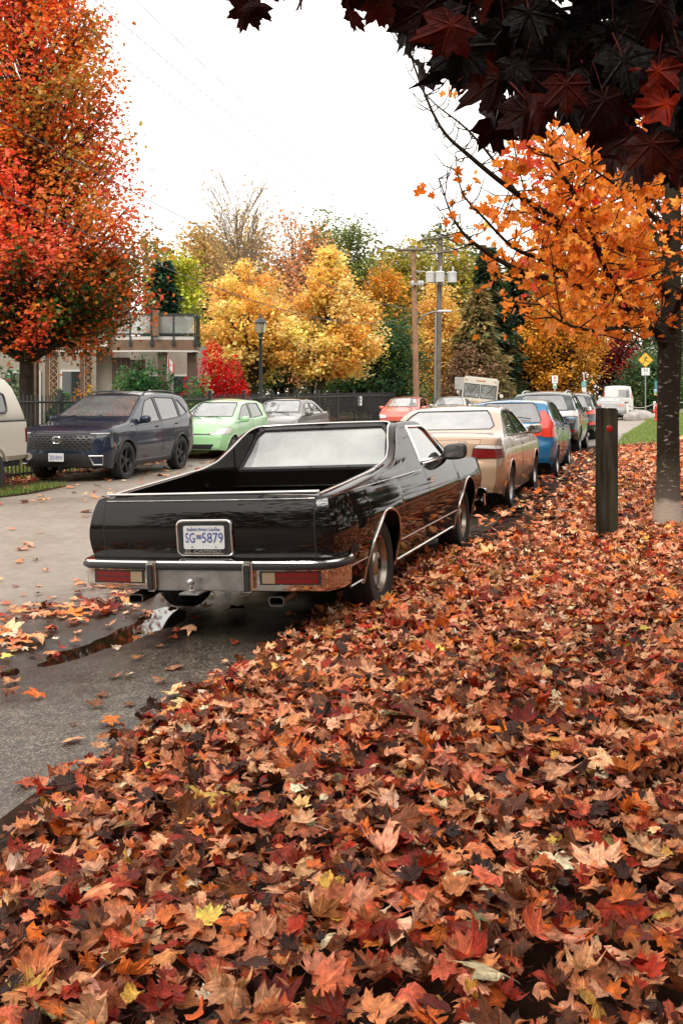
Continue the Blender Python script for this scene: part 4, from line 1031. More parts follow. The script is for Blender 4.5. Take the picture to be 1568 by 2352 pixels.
            me = bpy.data.meshes.new(name); bm.to_mesh(me); bm.free()
            par = root if parent is None else objs[parent]
            o = link(name, me, m, par, 32); objs[pid] = o
            if tb and tb.v: tb.build(tname, trim[0], o, 40)
        return objs

WHEELS = {}
def wheel(root, x, y, side, R, rim, style='alloy', w=.2, n=5, mrim=None, z=None):
    key = (R, rim, style, w, n)
    if key not in WHEELS:
        t = MB(); h = w / 2
        t.lathe([(rim - .01, -h * .8), (rim + .015, -h), (R * .93, -h * 1.02), (R * .985, -h * .8), (R, -h * .5), (R, h * .5), (R * .985, h * .8), (R * .93, h * 1.02), (rim + .015, h), (rim - .01, h * .8)], 40, axis='x', cap=False)
        for k in (-.28, 0, .28): t.lathe([(R + .0015, k * w - .006), (R + .004, k * w), (R + .0015, k * w + .006)], 40, axis='x', cap=False)
        r = MB(); r.lathe([(rim, h * .95), (rim + .004, h * .9), (rim - .012, h * .86), (rim - .03, h * .45), (rim - .04, -h * .8)], 40, axis='x', cap=False)
        hb = MB(); hb.lathe([(.02, h * .72), (.055, h * .70), (.062, h * .5), (.06, 0), (.13, -.02), (.13, -.03), (.0, -.03)], 24, axis='x')
        xo = h * .55
        if style == 'alloy':
            for k in range(n):
                for dd in ((-.16, .16) if n <= 5 else (0,)):
                    a = 2 * math.pi * k / n; M = Matrix.Rotation(a + dd * .6, 4, 'X')
                    r.prism([(-.022, .05), (.022, .05), (.016 + dd * .05, rim - .015), (-.016 + dd * .05, rim - .015)], xo - .02, xo + .012, 'x', M)
        elif style == 'rally':
            r.lathe([(.045, xo + .03), (.085, xo + .02), (.11, xo - .02), (rim - .055, xo - .03)], 30, axis='x', cap=False)
            for k in range(n):
                M = Matrix.Rotation(2 * math.pi * k / n, 4, 'X'); r.prism([(-.05, .08), (.05, .08), (.034, rim - .02), (-.034, rim - .02)], xo - .035, xo - .005, 'x', M)
            r.lathe([(rim - .02, h * .9), (rim - .035, h * .55), (rim - .03, h * .5)], 40, axis='x', cap=False)
        WHEELS[key] = [b.build(nm, None, None, 40).data for b, nm in ((hb, 'wheel'), (t, 'tyre'), (r, 'rim'))]
        for o in [o for o in COL.objects if o.type == 'MESH' and o.data in WHEELS[key] and o.parent is None]: bpy.data.objects.remove(o)
    hb, t, r = WHEELS[key]
    def mk(nm, me, m, par):
        me = me.copy() if not me.materials or me.materials[0] != m else me
        if not me.materials: me.materials.append(m)
        return link(nm, me, None, par)
    o = mk('wheel', hb, M_darkalloy if mrim is M_darkalloy else M_alloy, root); mk('tyre', t, M_rubber, o); mk('rim', r, mrim or M_alloy, o)
    o.location = (x * side, y, R if z is None else z); o.rotation_euler = (random.random() * 6, 0, 0 if side > 0 else math.pi)
    return o

def liner(root, s, c, zc, Ra, x1, x0):
    b = MB(); vs = []
    for i in range(15):
        a = math.pi * i / 14; y, z = c + Ra * math.cos(a), zc + Ra * math.sin(a); vs += [(s * x0, y, z), (s * x1, y, z)]
    b.add(vs, [(2 * i, 2 * i + 1, 2 * i + 3, 2 * i + 2) for i in range(14)] + [tuple(range(0, 30, 2))]); b.build('wheel_liner', M_under, root, 60)

def seat(root, x, y, z, h=.62, w=.46):
    b = MB(); b.box(x - w / 2, x + w / 2, y - .02, y + .48, z, z + .16, b=.05)
    M = Matrix.Translation((x, y, z + .1)) @ Matrix.Rotation(R_(14), 4, 'X')
    b.box(-w / 2, w / 2, -.12, .02, 0, h, M, b=.05); b.box(-.12, .12, -.11, .0, h, h + .17, M, b=.04)
    return b.build('seat', M_cloth, root, 50)

def mirror(root, x, y, z, side, m, facing='rear'):
    b = MB(); M = Matrix.Translation((side * (x + .12), y, z)); bm = bmesh.new(); bmesh.ops.create_icosphere(bm, subdivisions=3, radius=1)
    for v in bm.verts:
        e = lambda q, p: math.copysign(abs(q) ** p, q)
        v.co = Vector((.112 * e(v.co.x, .6), max(-.045, .075 * v.co.y), .076 * e(v.co.z, .6) + .01 * v.co.x * side))
    b.bm(bm, M); b.tube([M @ Vector((-side * .05, .01, -.03)), M @ Vector((-side * .16, .02, -.055))], [.03, .026], 8)
    o = b.build('mirror', m, root, 50); g_ = MB(); g_.prism(rrect(.18, .11, .04), -.049, -.046, 'y', M); g_.build('mirror_glass', M_chrome, o); return o

def plate(root, y, z, w=.305, h=.152, text='', m=None, x=0, top='', front=False, ink=None, back=None):
    b = MB(); b.prism([(x + a, z + c) for a, c in rrect(w, h, .012)], y - .002, y + .004, 'y'); o = b.build('licence_plate', back or M_plate, root)
    sg = 1 if front else -1; rz = math.pi if front else 0; yy = y + (.0055 if front else -.0035)
    if text: lettering('plate_lettering', text, w * .86, h * .5, ink or M_plateblue, o, (x, yy, z - h * .03), (R_(90), 0, rz))
    if top: lettering('plate_lettering', top, w * .80, h * .15, ink or M_plateblue, o, (x, yy, z + h * .35), (R_(90), 0, rz))
    return o

def clampz(sh, poly, d=.085): return [(y, min(z, sh.T(y) - d)) for y, z in poly]
sideR = lambda c, n: n.x > .25
sideL = lambda c, n: n.x < -.25

def make_car(name, label, cat, pos, heading, sp, group=None, roll=0, pitch=0):
    """pos = ground point under the rear axle"""
    root = empty(name, pos, -heading, label, cat, group, rx=pitch, ry=roll)
    sh = Shell(sp); g = sp.get; body = sp['paint']
    for side, flt in ((1, sideR), (-1, sideL)):
        for w in g('windows', []): sh.cut('side_window', clampz(sh, w, g('dlo', .075)), 'side', g('sideglass', M_glassdark), flt, .006, (g('wtrim', M_blackpl), .012))
    if g('ws'):
        zb, zt, wb_, wt_ = sp['ws']; sh.cut('windscreen', [(-wb_, zb), (wb_, zb), (wt_, zt - .04), (wt_ - .05, zt), (-wt_ + .05, zt), (-wt_, zt - .04)], 'end', g('wsglass', M_mist), lambda c, n: n.y > .2 and n.z < .97 and c.y > .6, .006, (M_blackpl, .014))
    if g('rw'):
        zb, zt, wb_, wt_ = sp['rw']; sh.cut('rear_window', [(-wb_ + .04, zb), (wb_ - .04, zb), (wb_, zb + .04), (wt_, zt - .05), (wt_ - .06, zt), (-wt_ + .06, zt), (-wt_, zt - .05), (-wb_, zb + .04)], 'end', g('rwglass', M_mist), lambda c, n: n.y < -.15 and c.y < g('rwmax', 1.2), .006, (M_blackpl, .009))
    for nm, m, poly, end in g('end_parts', []):
        f = (lambda c, n: n.y < -.12 and c.y < .2) if end == 'r' else (lambda c, n: n.y > .12 and c.y > sp['wb'])
        sh.cut(nm, poly, 'end', m, f, -.002, (M_blackpl, .005, .003))
        if poly[0][0] * poly[1][0] > 0 and min(abs(p[0]) for p in poly) > .1: sh.cut(nm, [(-x, z) for x, z in poly], 'end', m, f, -.002, (M_blackpl, .005, .003))
    for nm, m, poly in g('side_parts', []):
        for flt in (sideR, sideL): sh.cut(nm, poly, 'side', m, lambda c, n, F=flt: (F(c, n)), -.002, (M_blackpl, .005, .003))
    for poly in g('doors', []):
        for flt in (sideR, sideL): sh.cut('door', poly, 'side', body, flt, 0, (M_seam, .0045, .0008), tname='door_gap')
    for poly, end in g('hatch', []):
        sh.cut('hatch' if end == 'r' and not g('trunk') else ('boot_lid' if end == 'r' else 'bonnet'), poly, 'end' if end == 'r' else 'top', body, (lambda c, n: n.y < -.1 and c.y < .3) if end == 'r' else (lambda c, n: n.z > .3 and c.y > sp['wb'] - .9), 0, (M_seam, .0045, .0008), tname='panel_gap')
    objs = sh.finish(root, body)
    R = sp['R']; tr = sp.get('track', sh.hw - .115)
    for y in (0, sp['wb']):
        for s_ in (1, -1): wheel(root, tr, y, s_, R, sp.get('rim', R - .11), sp.get('wstyle', 'alloy'), sp.get('tw', .21), sp.get('spokes', 5), sp.get('mrim', M_alloy))
    # arch lips, handles, sills
    for s_ in (1, -1):
        for c in (0, sp['wb']):
            b = MB(); pts = []
            for i in range(17):
                a = math.pi * (i / 16); y = c + sh.Ra * math.cos(a); z = R - .01 + sh.Ra * math.sin(a); pts.append((s_ * (sh.half(y, z) - .002), y, z))
            b.tube(pts, g('lip', .010), 6); b.build('arch_trim', g('lipmat', body), root, 60)
            liner(root, s_, c, R, sh.Ra, tr - .10, .35)
        if g('cladding'):
            zt = sp['cladding']; b = MB()
            ya, yb = sh.Ra + .01, sp['wb'] - sh.Ra - .01
            vs = []; fs = []
            for i in range(13):
                y = ya + (yb - ya) * i / 12; zl = sh.zlo(y); 
                for z in (zl - .01, zl + .02, zt - .02, zt): vs.append((s_ * (sh.half(y, z) + (.012 if z in (zl + .02, zt - .02) else -.01)), y, z))
            for i in range(12): fs += [(i * 4 + j, i * 4 + j + 1, i * 4 + 5 + j, i * 4 + 4 + j) for j in range(3)]
            b.add(vs, fs); b.build('sill_trim', M_blackpl, root, 40)
        for y, z in g('handles', []):
            b = MB(); x = sh.half(y, z); b.box(s_ * (x + .004) - .014, s_ * (x + .004) + .018, y - .085, y + .085, z - .016, z + .016, b=.012); b.build('door_handle', g('handlemat', body), root, 60)
    if g('mirror'):
        y, z = sp['mirror']
        for s_ in (1, -1): mirror(root, sh.half(y, z - .05), y, z, s_, g('mirrormat', body))
    if g('rails'):
        ya, yb, xr, m = sp['rails']
        for s_ in (1, -1):
            b = MB(); pts = [(s_ * xr, ya + (yb - ya) * i / 10, sh.T(ya + (yb - ya) * i / 10) - sp.get('crown', .035) * (xr / .6) ** 2 + (.045 if 0 < i < 10 else -.01)) for i in range(11)]
            b.tube(pts, .018, 8); b.build('roof_rail', m, root, 60)
    if g('seats', True):
        for x in (-.36, .36):
            seat(root, x, sp['wb'] * .42, .42, .55 + g('seath', 0)); seat(root, x, sp['wb'] * .08, .45, .50 + g('seath', 0))
        b = MB(); yw = sp['wb'] * .42 + .75; b.box(-.62, .62, yw, yw + .3, .6, min(.98, float(sh.belt(yw)) - .02), b=.06); b.build('dashboard', M_cloth, root)
    if g('wipers'):
        yw, zw = sp['wipers']
        for xx in (-.45, .1):
            b = MB(); b.tube([(xx, yw + .12, sh.T(yw + .12) + .012), (xx + .25, yw - .06, sh.T(yw - .06) + .01), (xx + .52, yw + .02, sh.T(yw + .02) - .005)], .009, 5); b.build('wiper', M_blackpl, root)
    return root, sh

def P2(px, py, zg=0):
    """ground point (height zg) seen at a pixel"""
    Y = F * (CH - zg) / (py - HY); return wx(px, Y), Y
def row(s, t): X, Y = xy(s, t); return (X, Y, H1(X, Y))
# ------------------------------------------------------------------ the black car-based pickup
M_black = paint_mat('black_brown_paint', (.0045, .0030, .0026), 0, .3, .7, .06, 0)
M_rallyrim = mat('dull_gold_rim', (.36, .32, .27), .3, .9)
M_pin = mat('copper_pinstripe', (.40, .20, .14), .3, .6)
ins = lambda y: (None if y < -1.12 else (.50 if y < .85 else (.975 if y < .88 else (.975 + (y - .88) / .36 * .365 if y < 1.24 else None))))
elc = dict(ro=1.18, wb=2.974, fo=.98, W=1.82, R=.335, rim=.205, track=.735, tw=.215, gap=.075, wstyle='rally', spokes=5, mrim=M_rallyrim, paint=M_black, n=60,
    top=[(-1.18, .955), (-.9, .968), (0, 1.02), (.40, 1.052), (.62, 1.09), (.80, 1.175), (.96, 1.275), (1.08, 1.332), (1.2, 1.357), (1.5, 1.368), (1.85, 1.358), (2.02, 1.325), (2.62, .99), (2.75, .965), (3.5, .93), (3.85, .90), (3.954, .84)],
    belt=[(-1.18, .97), (4, .95)], sill=[(-1.18, .42), (-.6, .36), (-.4, .27), (3.3, .27), (3.6, .32), (3.954, .40)], win=.06,
    plan_r=(.5, .045), plan_f=(.5, .05), tuck=.09, lean=.055, zwide=.66, tum=.36, tumc=.2, shoulder=.018, rc=.03, crown=.018,
    rear=[(.4, .10), (.5, .045), (.6, .012), (.72, 0), (.84, .012), (.92, .05), (.96, .085), (1.1, .09)], bow_r=.055, rl=.4, front=[(.3, .05), (.5, 0), (.9, .03)], bow_f=.06,
    inner=ins, xi=lambda y, wt: min(.735, wt - (.05 if y > .3 else .06)), stations=[-1.121, -1.119, .849, .851, .879, .882, .92, .96, 1.0, 1.05, 1.1, 1.15, 1.2, 1.239, 1.242],
    windows=[[(1.36, 1.0), (2.38, .985), (2.02, 1.262), (1.93, 1.29), (1.43, 1.30)]], sideglass=glass_mat('door_glass', (.5, .56, .54), .10, (.3, .33, .33)), wtrim=M_chrome, dlo=.06,
    ws=(1.0, 1.31, .70, .58), wsglass=glass_mat('clear_windscreen', (.78, .84, .82), .42, (.62, .64, .63), patch=.5), seats=False, lip=.011, lipmat=M_chromeold,
    doors=[[(1.30, .34), (2.48, .34), (2.50, .98), (1.33, .985)]], crease=[(.40, -.012, .03), (.70, .012, .10)],
    end_parts=[('headlight', M_clear, [(.42, .58), (.80, .58), (.80, .76), (.42, .76)], 'f'), ('grille', M_chromeold, [(-.38, .56), (.38, .56), (.38, .80), (-.38, .80)], 'f')])
elc_pos = (-.492, 7.637, .004)
root, sh = Shell, None
def el_camino():
    global root
    sp = elc
    root = empty('pickup_car', elc_pos, -R_(18.4), 'glossy black pickup car with open bed and chrome bumper, nearest of the parked row', 'car', 'cars parked along the leafy verge', ry=-R_(2.7))
    sh = Shell(sp)
    gl = sp['sideglass']
    for flt in (sideR, sideL): sh.cut('side_window', sp['windows'][0], 'side', gl, flt, .008, (M_chrome, .013, .012))
    sh.cut('windscreen', [(-.70, 1.0), (.70, 1.0), (.60, 1.27), (.55, 1.31), (-.55, 1.31), (-.60, 1.27)], 'end', sp['wsglass'], lambda c, n: n.y > .2 and n.z < .97 and 1.8 < c.y < 2.8, .006, (M_blackpl, .014))
    sh.cut('rear_window', [(-.69, .995), (.69, .995), (.715, 1.02), (.60, 1.275), (.55, 1.322), (-.55, 1.322), (-.60, 1.275), (-.715, 1.02)], 'end', glass_mat('cab_rear_glass', (.88, .92, .90), .40, (.60, .62, .60), .05, patch=.5), lambda c, n: n.y < -.15 and .82 < c.y < 1.4 and c.z > .97 and abs(n.x) < .5, .01, (M_blackpl, .022, .012))
    sh.cut('tailgate', [(-.755, .475), (.755, .475), (.755, .915), (-.755, .915)], 'end', M_black, lambda c, n: n.y < -.1 and c.y < -.9, 0, (M_seam, .006, .0005), tname='panel_gap')
    for flt in (sideR, sideL): sh.cut('door', sp['doors'][0], 'side', M_black, flt, 0, (M_seam, .0045, .0008), tname='door_gap')
    for nm, m, poly, e in sp['end_parts']:
        f = lambda c, n: n.y > .12 and c.y > 3
        sh.cut(nm, poly, 'end', m, f, -.002, (M_chrome, .01))
        if nm == 'headlight': sh.cut(nm, [(-x, z) for x, z in poly], 'end', m, f, -.002, (M_chrome, .01))
    objs = sh.finish(root, M_black)
    tg = [o for o in objs.values() if o.name.startswith('tailgate')][0]
    for y in (0, sp['wb']):
        for s in (1, -1): wheel(root, sp['track'], y, s, sp['R'], sp['rim'], 'rally', .215, 5, M_rallyrim)
    tail = lambda x, z: sh.warp(x, sh.y0, z)[1]
    # chrome rails: tailgate cap, bed rails sweeping up to the roof, roof edge above the rear window
    b = MB()
    b.tube([(x, tail(x, .955) + .02, .962) for x in np.linspace(-.765, .765, 17)], .010, 8); b.build('tailgate_trim', M_chrome, tg, 60)
    b = MB(); b.tube([(x, tail(x, .922) - .001, .922) for x in np.linspace(-.75, .75, 17)], .0035, 6); b.build('tailgate_moulding', M_chromeold, tg, 60)
    for s in (1, -1):
        b = MB(); pts = []
        for y in list(np.linspace(-1.14, .1, 14)) + list(np.linspace(.18, 1.16, 22)):
            r = sh.ring(y, 0); k = sh.K + 3; x, z = r[k]; x = (x + sp['xi'](y, x)) / 2 - .012 * (y > .2); v = sh.warp(s * x, y, z + .006); pts.append(v)
        yr = np.linspace(1.16, 1.25, 4)
        xe = pts[-1][0]
        b.tube(pts + [(xe * .97, 1.20, sh.T(1.2) - .006), (xe * .90, 1.235, sh.T(1.235) - .004), (xe * .6, 1.255, sh.T(1.25) - .002), (xe * .3, 1.262, sh.T(1.26) - .0005), (0, 1.265, sh.T(1.262))], [.009] * len(pts) + [.009] * 5, 8)
        b.build('bed_rail_trim', M_chrome, root, 60)
        b = MB(); b.tube([sh.warp(s * (sh.half(y, .945) + .001), y, .935) for y in np.linspace(-1.1, 1.25, 24)], .004, 6); b.build('rail_moulding', M_chromeold, root, 60)
        b = MB(); b.tube([sh.warp(s * (sh.half(y, .975) + .006), y, .975 + .004) for y in np.linspace(1.34, 2.46, 14)], .010, 6); b.build('window_moulding', M_chrome, root, 60)
        # arch trims and low pinstripe
        for c in (0, sp['wb']):
            b = MB(); b.tube([(s * (sh.half(c + sh.Ra * math.cos(a), .326 + sh.Ra * math.sin(a)) + .002), c + sh.Ra * math.cos(a), .326 + sh.Ra * math.sin(a)) for a in np.linspace(-.15, math.pi + .15, 26)], .012, 6); b.build('arch_trim', M_chromeold, root, 60)
            liner(root, s, c, .335, sh.Ra, .60, .34)
        for ya, yb in ((-1.12, -.44), (.44, 2.52), (3.43, 3.9)):
            b = MB(); b.tube([sh.warp(s * (sh.half(y, .45) + .001), y, .45) for y in np.linspace(ya, yb, 14)], .006, 5); b.build('side_moulding', M_pin, root, 60)
            b = MB(); b.tube([sh.warp(s * (sh.half(y, .30) - .0), y, .295) for y in np.linspace(max(ya, -.7), yb, 14)], .009, 5)
            if yb < 3: b.build('sill_moulding', M_chromeold, root, 60)
        b = MB(); x = sh.half(1.45, .84); b.box(s * x - .012, s * x + .02, 1.38, 1.54, .832, .852, b=.007); b.box(s * x - .012, s * x + .012, 1.40, 1.52, .80, .825, b=.006); b.build('door_handle', M_chrome, root, 60)
        b = MB(); b.lathe([(.012, .016), (.012, -.01)], 12, Matrix.Translation((s * x, 1.43, .765)) @ Matrix.Scale(s, 4, (1, 0, 0)), 'x'); b.build('door_lock', M_chrome, root, 60)
        mirror(root, sh.half(2.3, .97) - .02, 2.28, 1.03, s, M_blackpl)
        # rear marker louvre badge on the quarter panel
        b = MB(); 
        for k in range(5): y = -.86 + k * .034; xq = sh.half(y, .56); b.box(s * xq - .006, s * xq + .008, y - .012, y + .012, .535, .60, b=.003)
        b.build('side_marker', M_blackpl, root, 40)
    # bumper
    def bumper(front):
        sg = -1 if not front else 1; y0 = -1.215 if not front else 3.96
        plan = [(-.900, .30), (-.905, .24), (-.902, .16), (-.88, .07), (-.82, .012), (-.55, -.012), (-.28, -.020), (0, -.022), (.28, -.020), (.55, -.012), (.82, .012), (.88, .07), (.902, .16), (.905, .24), (.900, .30)]
        if front: plan = [(x, y * .6) for x, y in plan]
        P = [Vector((x, y0 - sg * -1 * 0 + (y if not front else -y), 0)) for x, y in plan]
        def sweep(sec, a=0, bnd=None, nm='bumper', m=M_chrome, par=root):
            vs, fs, n = [], [], len(sec); Q = P[a:bnd]
            for i, p in enumerate(Q):
                i_ = i + a; t = (P[min(i_ + 1, len(P) - 1)] - P[max(i_ - 1, 0)]).normalized(); o = Vector((t.y, -t.x, 0)) * (1 if not front else -1)
                for d, z in sec: vs.append(p + o * d + Vector((0, 0, z)))
            for i in range(len(Q) - 1): fs += [(i * n + j, i * n + j + 1, (i + 1) * n + j + 1, (i + 1) * n + j) for j in range(n - 1)]
            b = MB(); b.add(vs, fs); return b.build(nm, m, par, 40)
        bp = sweep([(-.09, .553), (0, .553), (.022, .545), (.028, .534), (.024, .525), (.018, .515), (.012, .505), (.012, .41), (.014, .382), (.006, .358), (-.03, .346), (-.10, .346)])
        sweep([(.022, .530), (.036, .525), (.040, .51), (.036, .495), (.016, .488)], nm='bumper_strip', m=M_blackpl, par=bp)
        return bp, P
    bumper(True)
    bp, P = bumper(False)
    def by(x): return float(np.interp(x, [p.x for p in P][1:-1], [p.y for p in P][1:-1]))
    for x0, x1, amb in ((-.775, -.42, 1), (.43, .795, -1)):
        b = MB(); xs = np.linspace(x0, x1, 9)
        def strip(xa, xb, za, zb, dy, m, nm, par):
            q = MB(); xx = np.linspace(xa, xb, 8); vs = []
            for x in xx:
                for y, z in ((by(x) - dy, za), (by(x) - dy, zb), (by(x) + .03, zb), (by(x) + .03, za)): vs.append((x, y, z))
            fs = [(i * 4 + j, i * 4 + (j + 1) % 4, i * 4 + 4 + (j + 1) % 4, i * 4 + 4 + j) for i in range(7) for j in range(4)] + [(0, 1, 2, 3), (31, 30, 29, 28)]
            q.add(vs, fs); return q.build(nm, m, par, 30)
        strip(x0 - .018, x1 + .018, .396, .482, .0135, M_blackpl, 'lamp_recess', bp)
        xa = x1 - .085 if amb > 0 else x0; xb = x1 if amb > 0 else x0 + .085
        tl = strip(x0 if amb > 0 else xb, xa if amb > 0 else x1, .406, .474, .017, M_red, 'tail_light', bp)
        strip(xa, xb, .406, .474, .018, M_amberclear, 'reversing_light', bp)
        strip(x0 if amb > 0 else xb, xa if amb > 0 else x1, .438, .443, .0185, M_blackpl, 'lens_rib', tl)
    for x in (-.335, .345):
        b = MB(); b.box(x - .034, x + .034, by(x) - .060, by(x) + .02, .352, .550, b=.012); o = b.build('bumper_guard', M_chrome, bp, 40)
        b = MB(); b.box(x - .022, x + .022, by(x) - .068, by(x) - .055, .360, .525, b=.005); b.build('guard_pad', M_blackpl, o, 40)
    b = MB(); b.box(-.295, .305, by(0) - .021, by(0) + .02, .356, .486, b=.006); b.build('bumper_step', mat('brushed_steel', (.30, .285, .27), .32, .85, noise=.3, nscale=9, bump=.1, bscale=9), bp, 40)
    b = MB(); b.box(-.10, .04, by(0) - .12, by(0) + .2, .345, .357, b=.003); b.lathe([(.024, .357), (.024, .372), (.013, .376), (.012, .40)], 16, Matrix.Translation((-.03, by(0) - .085, 0)))
    b.lathe([(.004, .394), (.017, .398), (.0245, .41), (.0255, .42), (.0235, .434), (.014, .445), (.003, .447)], 18, Matrix.Translation((-.03, by(0) - .085, 0))); b.build('tow_ball', M_alloy, bp, 60)
    # twin square exhaust tips
    for x in (-.50, .50):
        b = MB(); o_, i_ = rrect(.105, .062, .02), rrect(.092, .050, .016); n = len(o_)
        vs = [(x + a, -1.20, .285 + c) for a, c in o_] + [(x + a, -1.20, .285 + c) for a, c in i_] + [(x + a * .9, -.98, .30 + c * .9) for a, c in o_] + [(x + a, -1.02, .29 + c) for a, c in i_]
        fs = [(j, (j + 1) % n, n + (j + 1) % n, n + j) for j in range(n)] + [(j, (j + 1) % n, 2 * n + (j + 1) % n, 2 * n + j) for j in range(n)] + [(n + j, n + (j + 1) % n, 3 * n + (j + 1) % n, 3 * n + j) for j in range(n)] + [tuple(range(3 * n, 4 * n))]
        b.add(vs, fs); b.tube([(x, -1.0, .30), (x * .95, -.6, .30), (x * .9, .3, .28)], .032, 10); b.build('exhaust_pipe', mat('dull_steel', (.16, .15, .145), .38, .9), root, 40)
    # licence recess and plate
    x0, z0 = .012, .685; yt = tail(0, z0)
    b = MB(); fr = [(x0 + a, tail(0, z0 + c) - .012, z0 + c) for a, c in rrect(.385, .222, .035, 5)]; b.tube(fr + [fr[0], fr[1]], .0095, 8, False); b.build('plate_frame', M_chrome, tg, 60)
    b = MB(); b.prism([(x0 + a, z0 + c) for a, c in rrect(.378, .215, .032)], yt - .010, yt + .02, 'y'); b.build('plate_recess', M_blackpl, tg, 30)
    pl = plate(tg, yt - .018, z0 + .004, .29, .150, '', None, x0)
    yy = yt - .0215
    lettering('plate_lettering', 'SG', .068, .064, M_plateblue, pl, (x0 - .097, yy, z0 + .002)); lettering('plate_lettering', '5879', .150, .064, M_plateblue, pl, (x0 + .062, yy, z0 + .002))
    lettering('plate_lettering', 'Beautiful British Columbia', .236, .020, M_plateblue, pl, (x0, yy, z0 + .056))
    b = MB()
    for k in range(3): b.prism([(x0 - .052 + 0, z0 - .006 + k * .008), (x0 - .040, z0 - .003 + k * .008), (x0 - .028, z0 - .007 + k * .008), (x0 - .016, z0 - .003 + k * .008), (x0 - .016, z0 + .001 + k * .008), (x0 - .028, z0 - .002 + k * .008), (x0 - .040, z0 + .001 + k * .008), (x0 - .052, z0 - .002 + k * .008)], yy - .0005, yy + .001, 'y')
    b.build('plate_flag', M_plateblue, pl, None)
    b = MB(); b.box(x0 - .052, x0 - .016, yy - .0005, yy + .001, z0 + .018, z0 + .022); b.build('plate_flag', M_amber, pl, None)
    b = MB()
    for xx, zz in ((-.085, .066), (.085, .066), (-.085, -.058), (.085, -.058)): b.lathe([(.0045, .002), (.0045, -.001)], 10, Matrix.Translation((x0 + xx, yy, z0 + zz)), 'y')
    b.build('plate_screw', M_blackpl, pl, None)
    em = lettering('emblem_lettering', 'EL CAMINO', .255, .020, M_chrome, tg, (x0 - .005, yt - .026, z0 - .083), shear=.25, thick=.006)
    b = MB(); b.box(x0 - .145, x0 + .14, yt - .024, yt - .016, z0 - .1, z0 - .095); b.build('emblem_bar', M_chrome, tg, None)
    # bed details and cab
    b = MB(); b.box(-.70, .70, .825, .85, .845, .858, b=.004); b.build('bulkhead_trim', M_chromeold, root, 40)
    b = MB(); b.box(-.735, -.715, .34, .44, .885, .915, b=.005); b.box(-.72, -.70, .36, .39, .89, .93, b=.004); b.build('tie_down', M_chrome, root, 40)
    b = MB(); b.box(-.70, .70, -1.10, .84, .503, .52); 
    for k in range(9): x = -.62 + k * .155; b.box(x - .03, x + .03, -1.09, .83, .52, .532, b=.004)
    b.build('bed_floor', mat('bed_liner', (.012, .011, .011), .6, noise=.4, nscale=6, bump=.3), root, 40)
    b = MB(); b.box(-.66, .66, 1.5, 2.0, .42, .58, b=.06)
    M = Matrix.Translation((0, 1.44, .5)) @ Matrix.Rotation(R_(14), 4, 'X'); b.box(-.66, .66, -.06, .08, 0, .48, M, b=.05); b.build('bench_seat', M_cloth, root, 50)
    b = MB(); b.box(-.68, .68, 2.32, 2.66, .55, .955, b=.05); b.box(-.55, -.12, 2.28, 2.45, .80, .985, b=.04); b.build('dashboard', mat('grey_dash', (.05, .05, .05), .7), root, 50)
    b = MB(); M = Matrix.Translation((-.36, 2.08, .90)) @ Matrix.Rotation(R_(-62), 4, 'X'); c = [M @ Vector((.19 * math.cos(a), .19 * math.sin(a), 0)) for a in np.linspace(0, 2 * math.pi, 33)]
    b.tube(c, .013, 8, False)
    for a in (0.3, math.pi - .3, -math.pi / 2): b.tube([M @ Vector((0, 0, -.02)), M @ Vector((.19 * math.cos(a), .19 * math.sin(a), 0))], .012, 6)
    b.tube([M @ Vector((0, 0, 0)), M @ Vector((0, 0, -.3))], .025, 8); b.build('steering_wheel', M_blackpl, root, 50)
    b = MB(); b.box(.04, .30, 1.98, 2.0, 1.19, 1.25, b=.012); b.tube([(.17, 2.0, 1.25), (.17, 2.06, 1.31)], .008, 6); b.build('cab_mirror', mat('mirror_back', (.09, .1, .1), .4), root, 50)
    return root
el_camino()

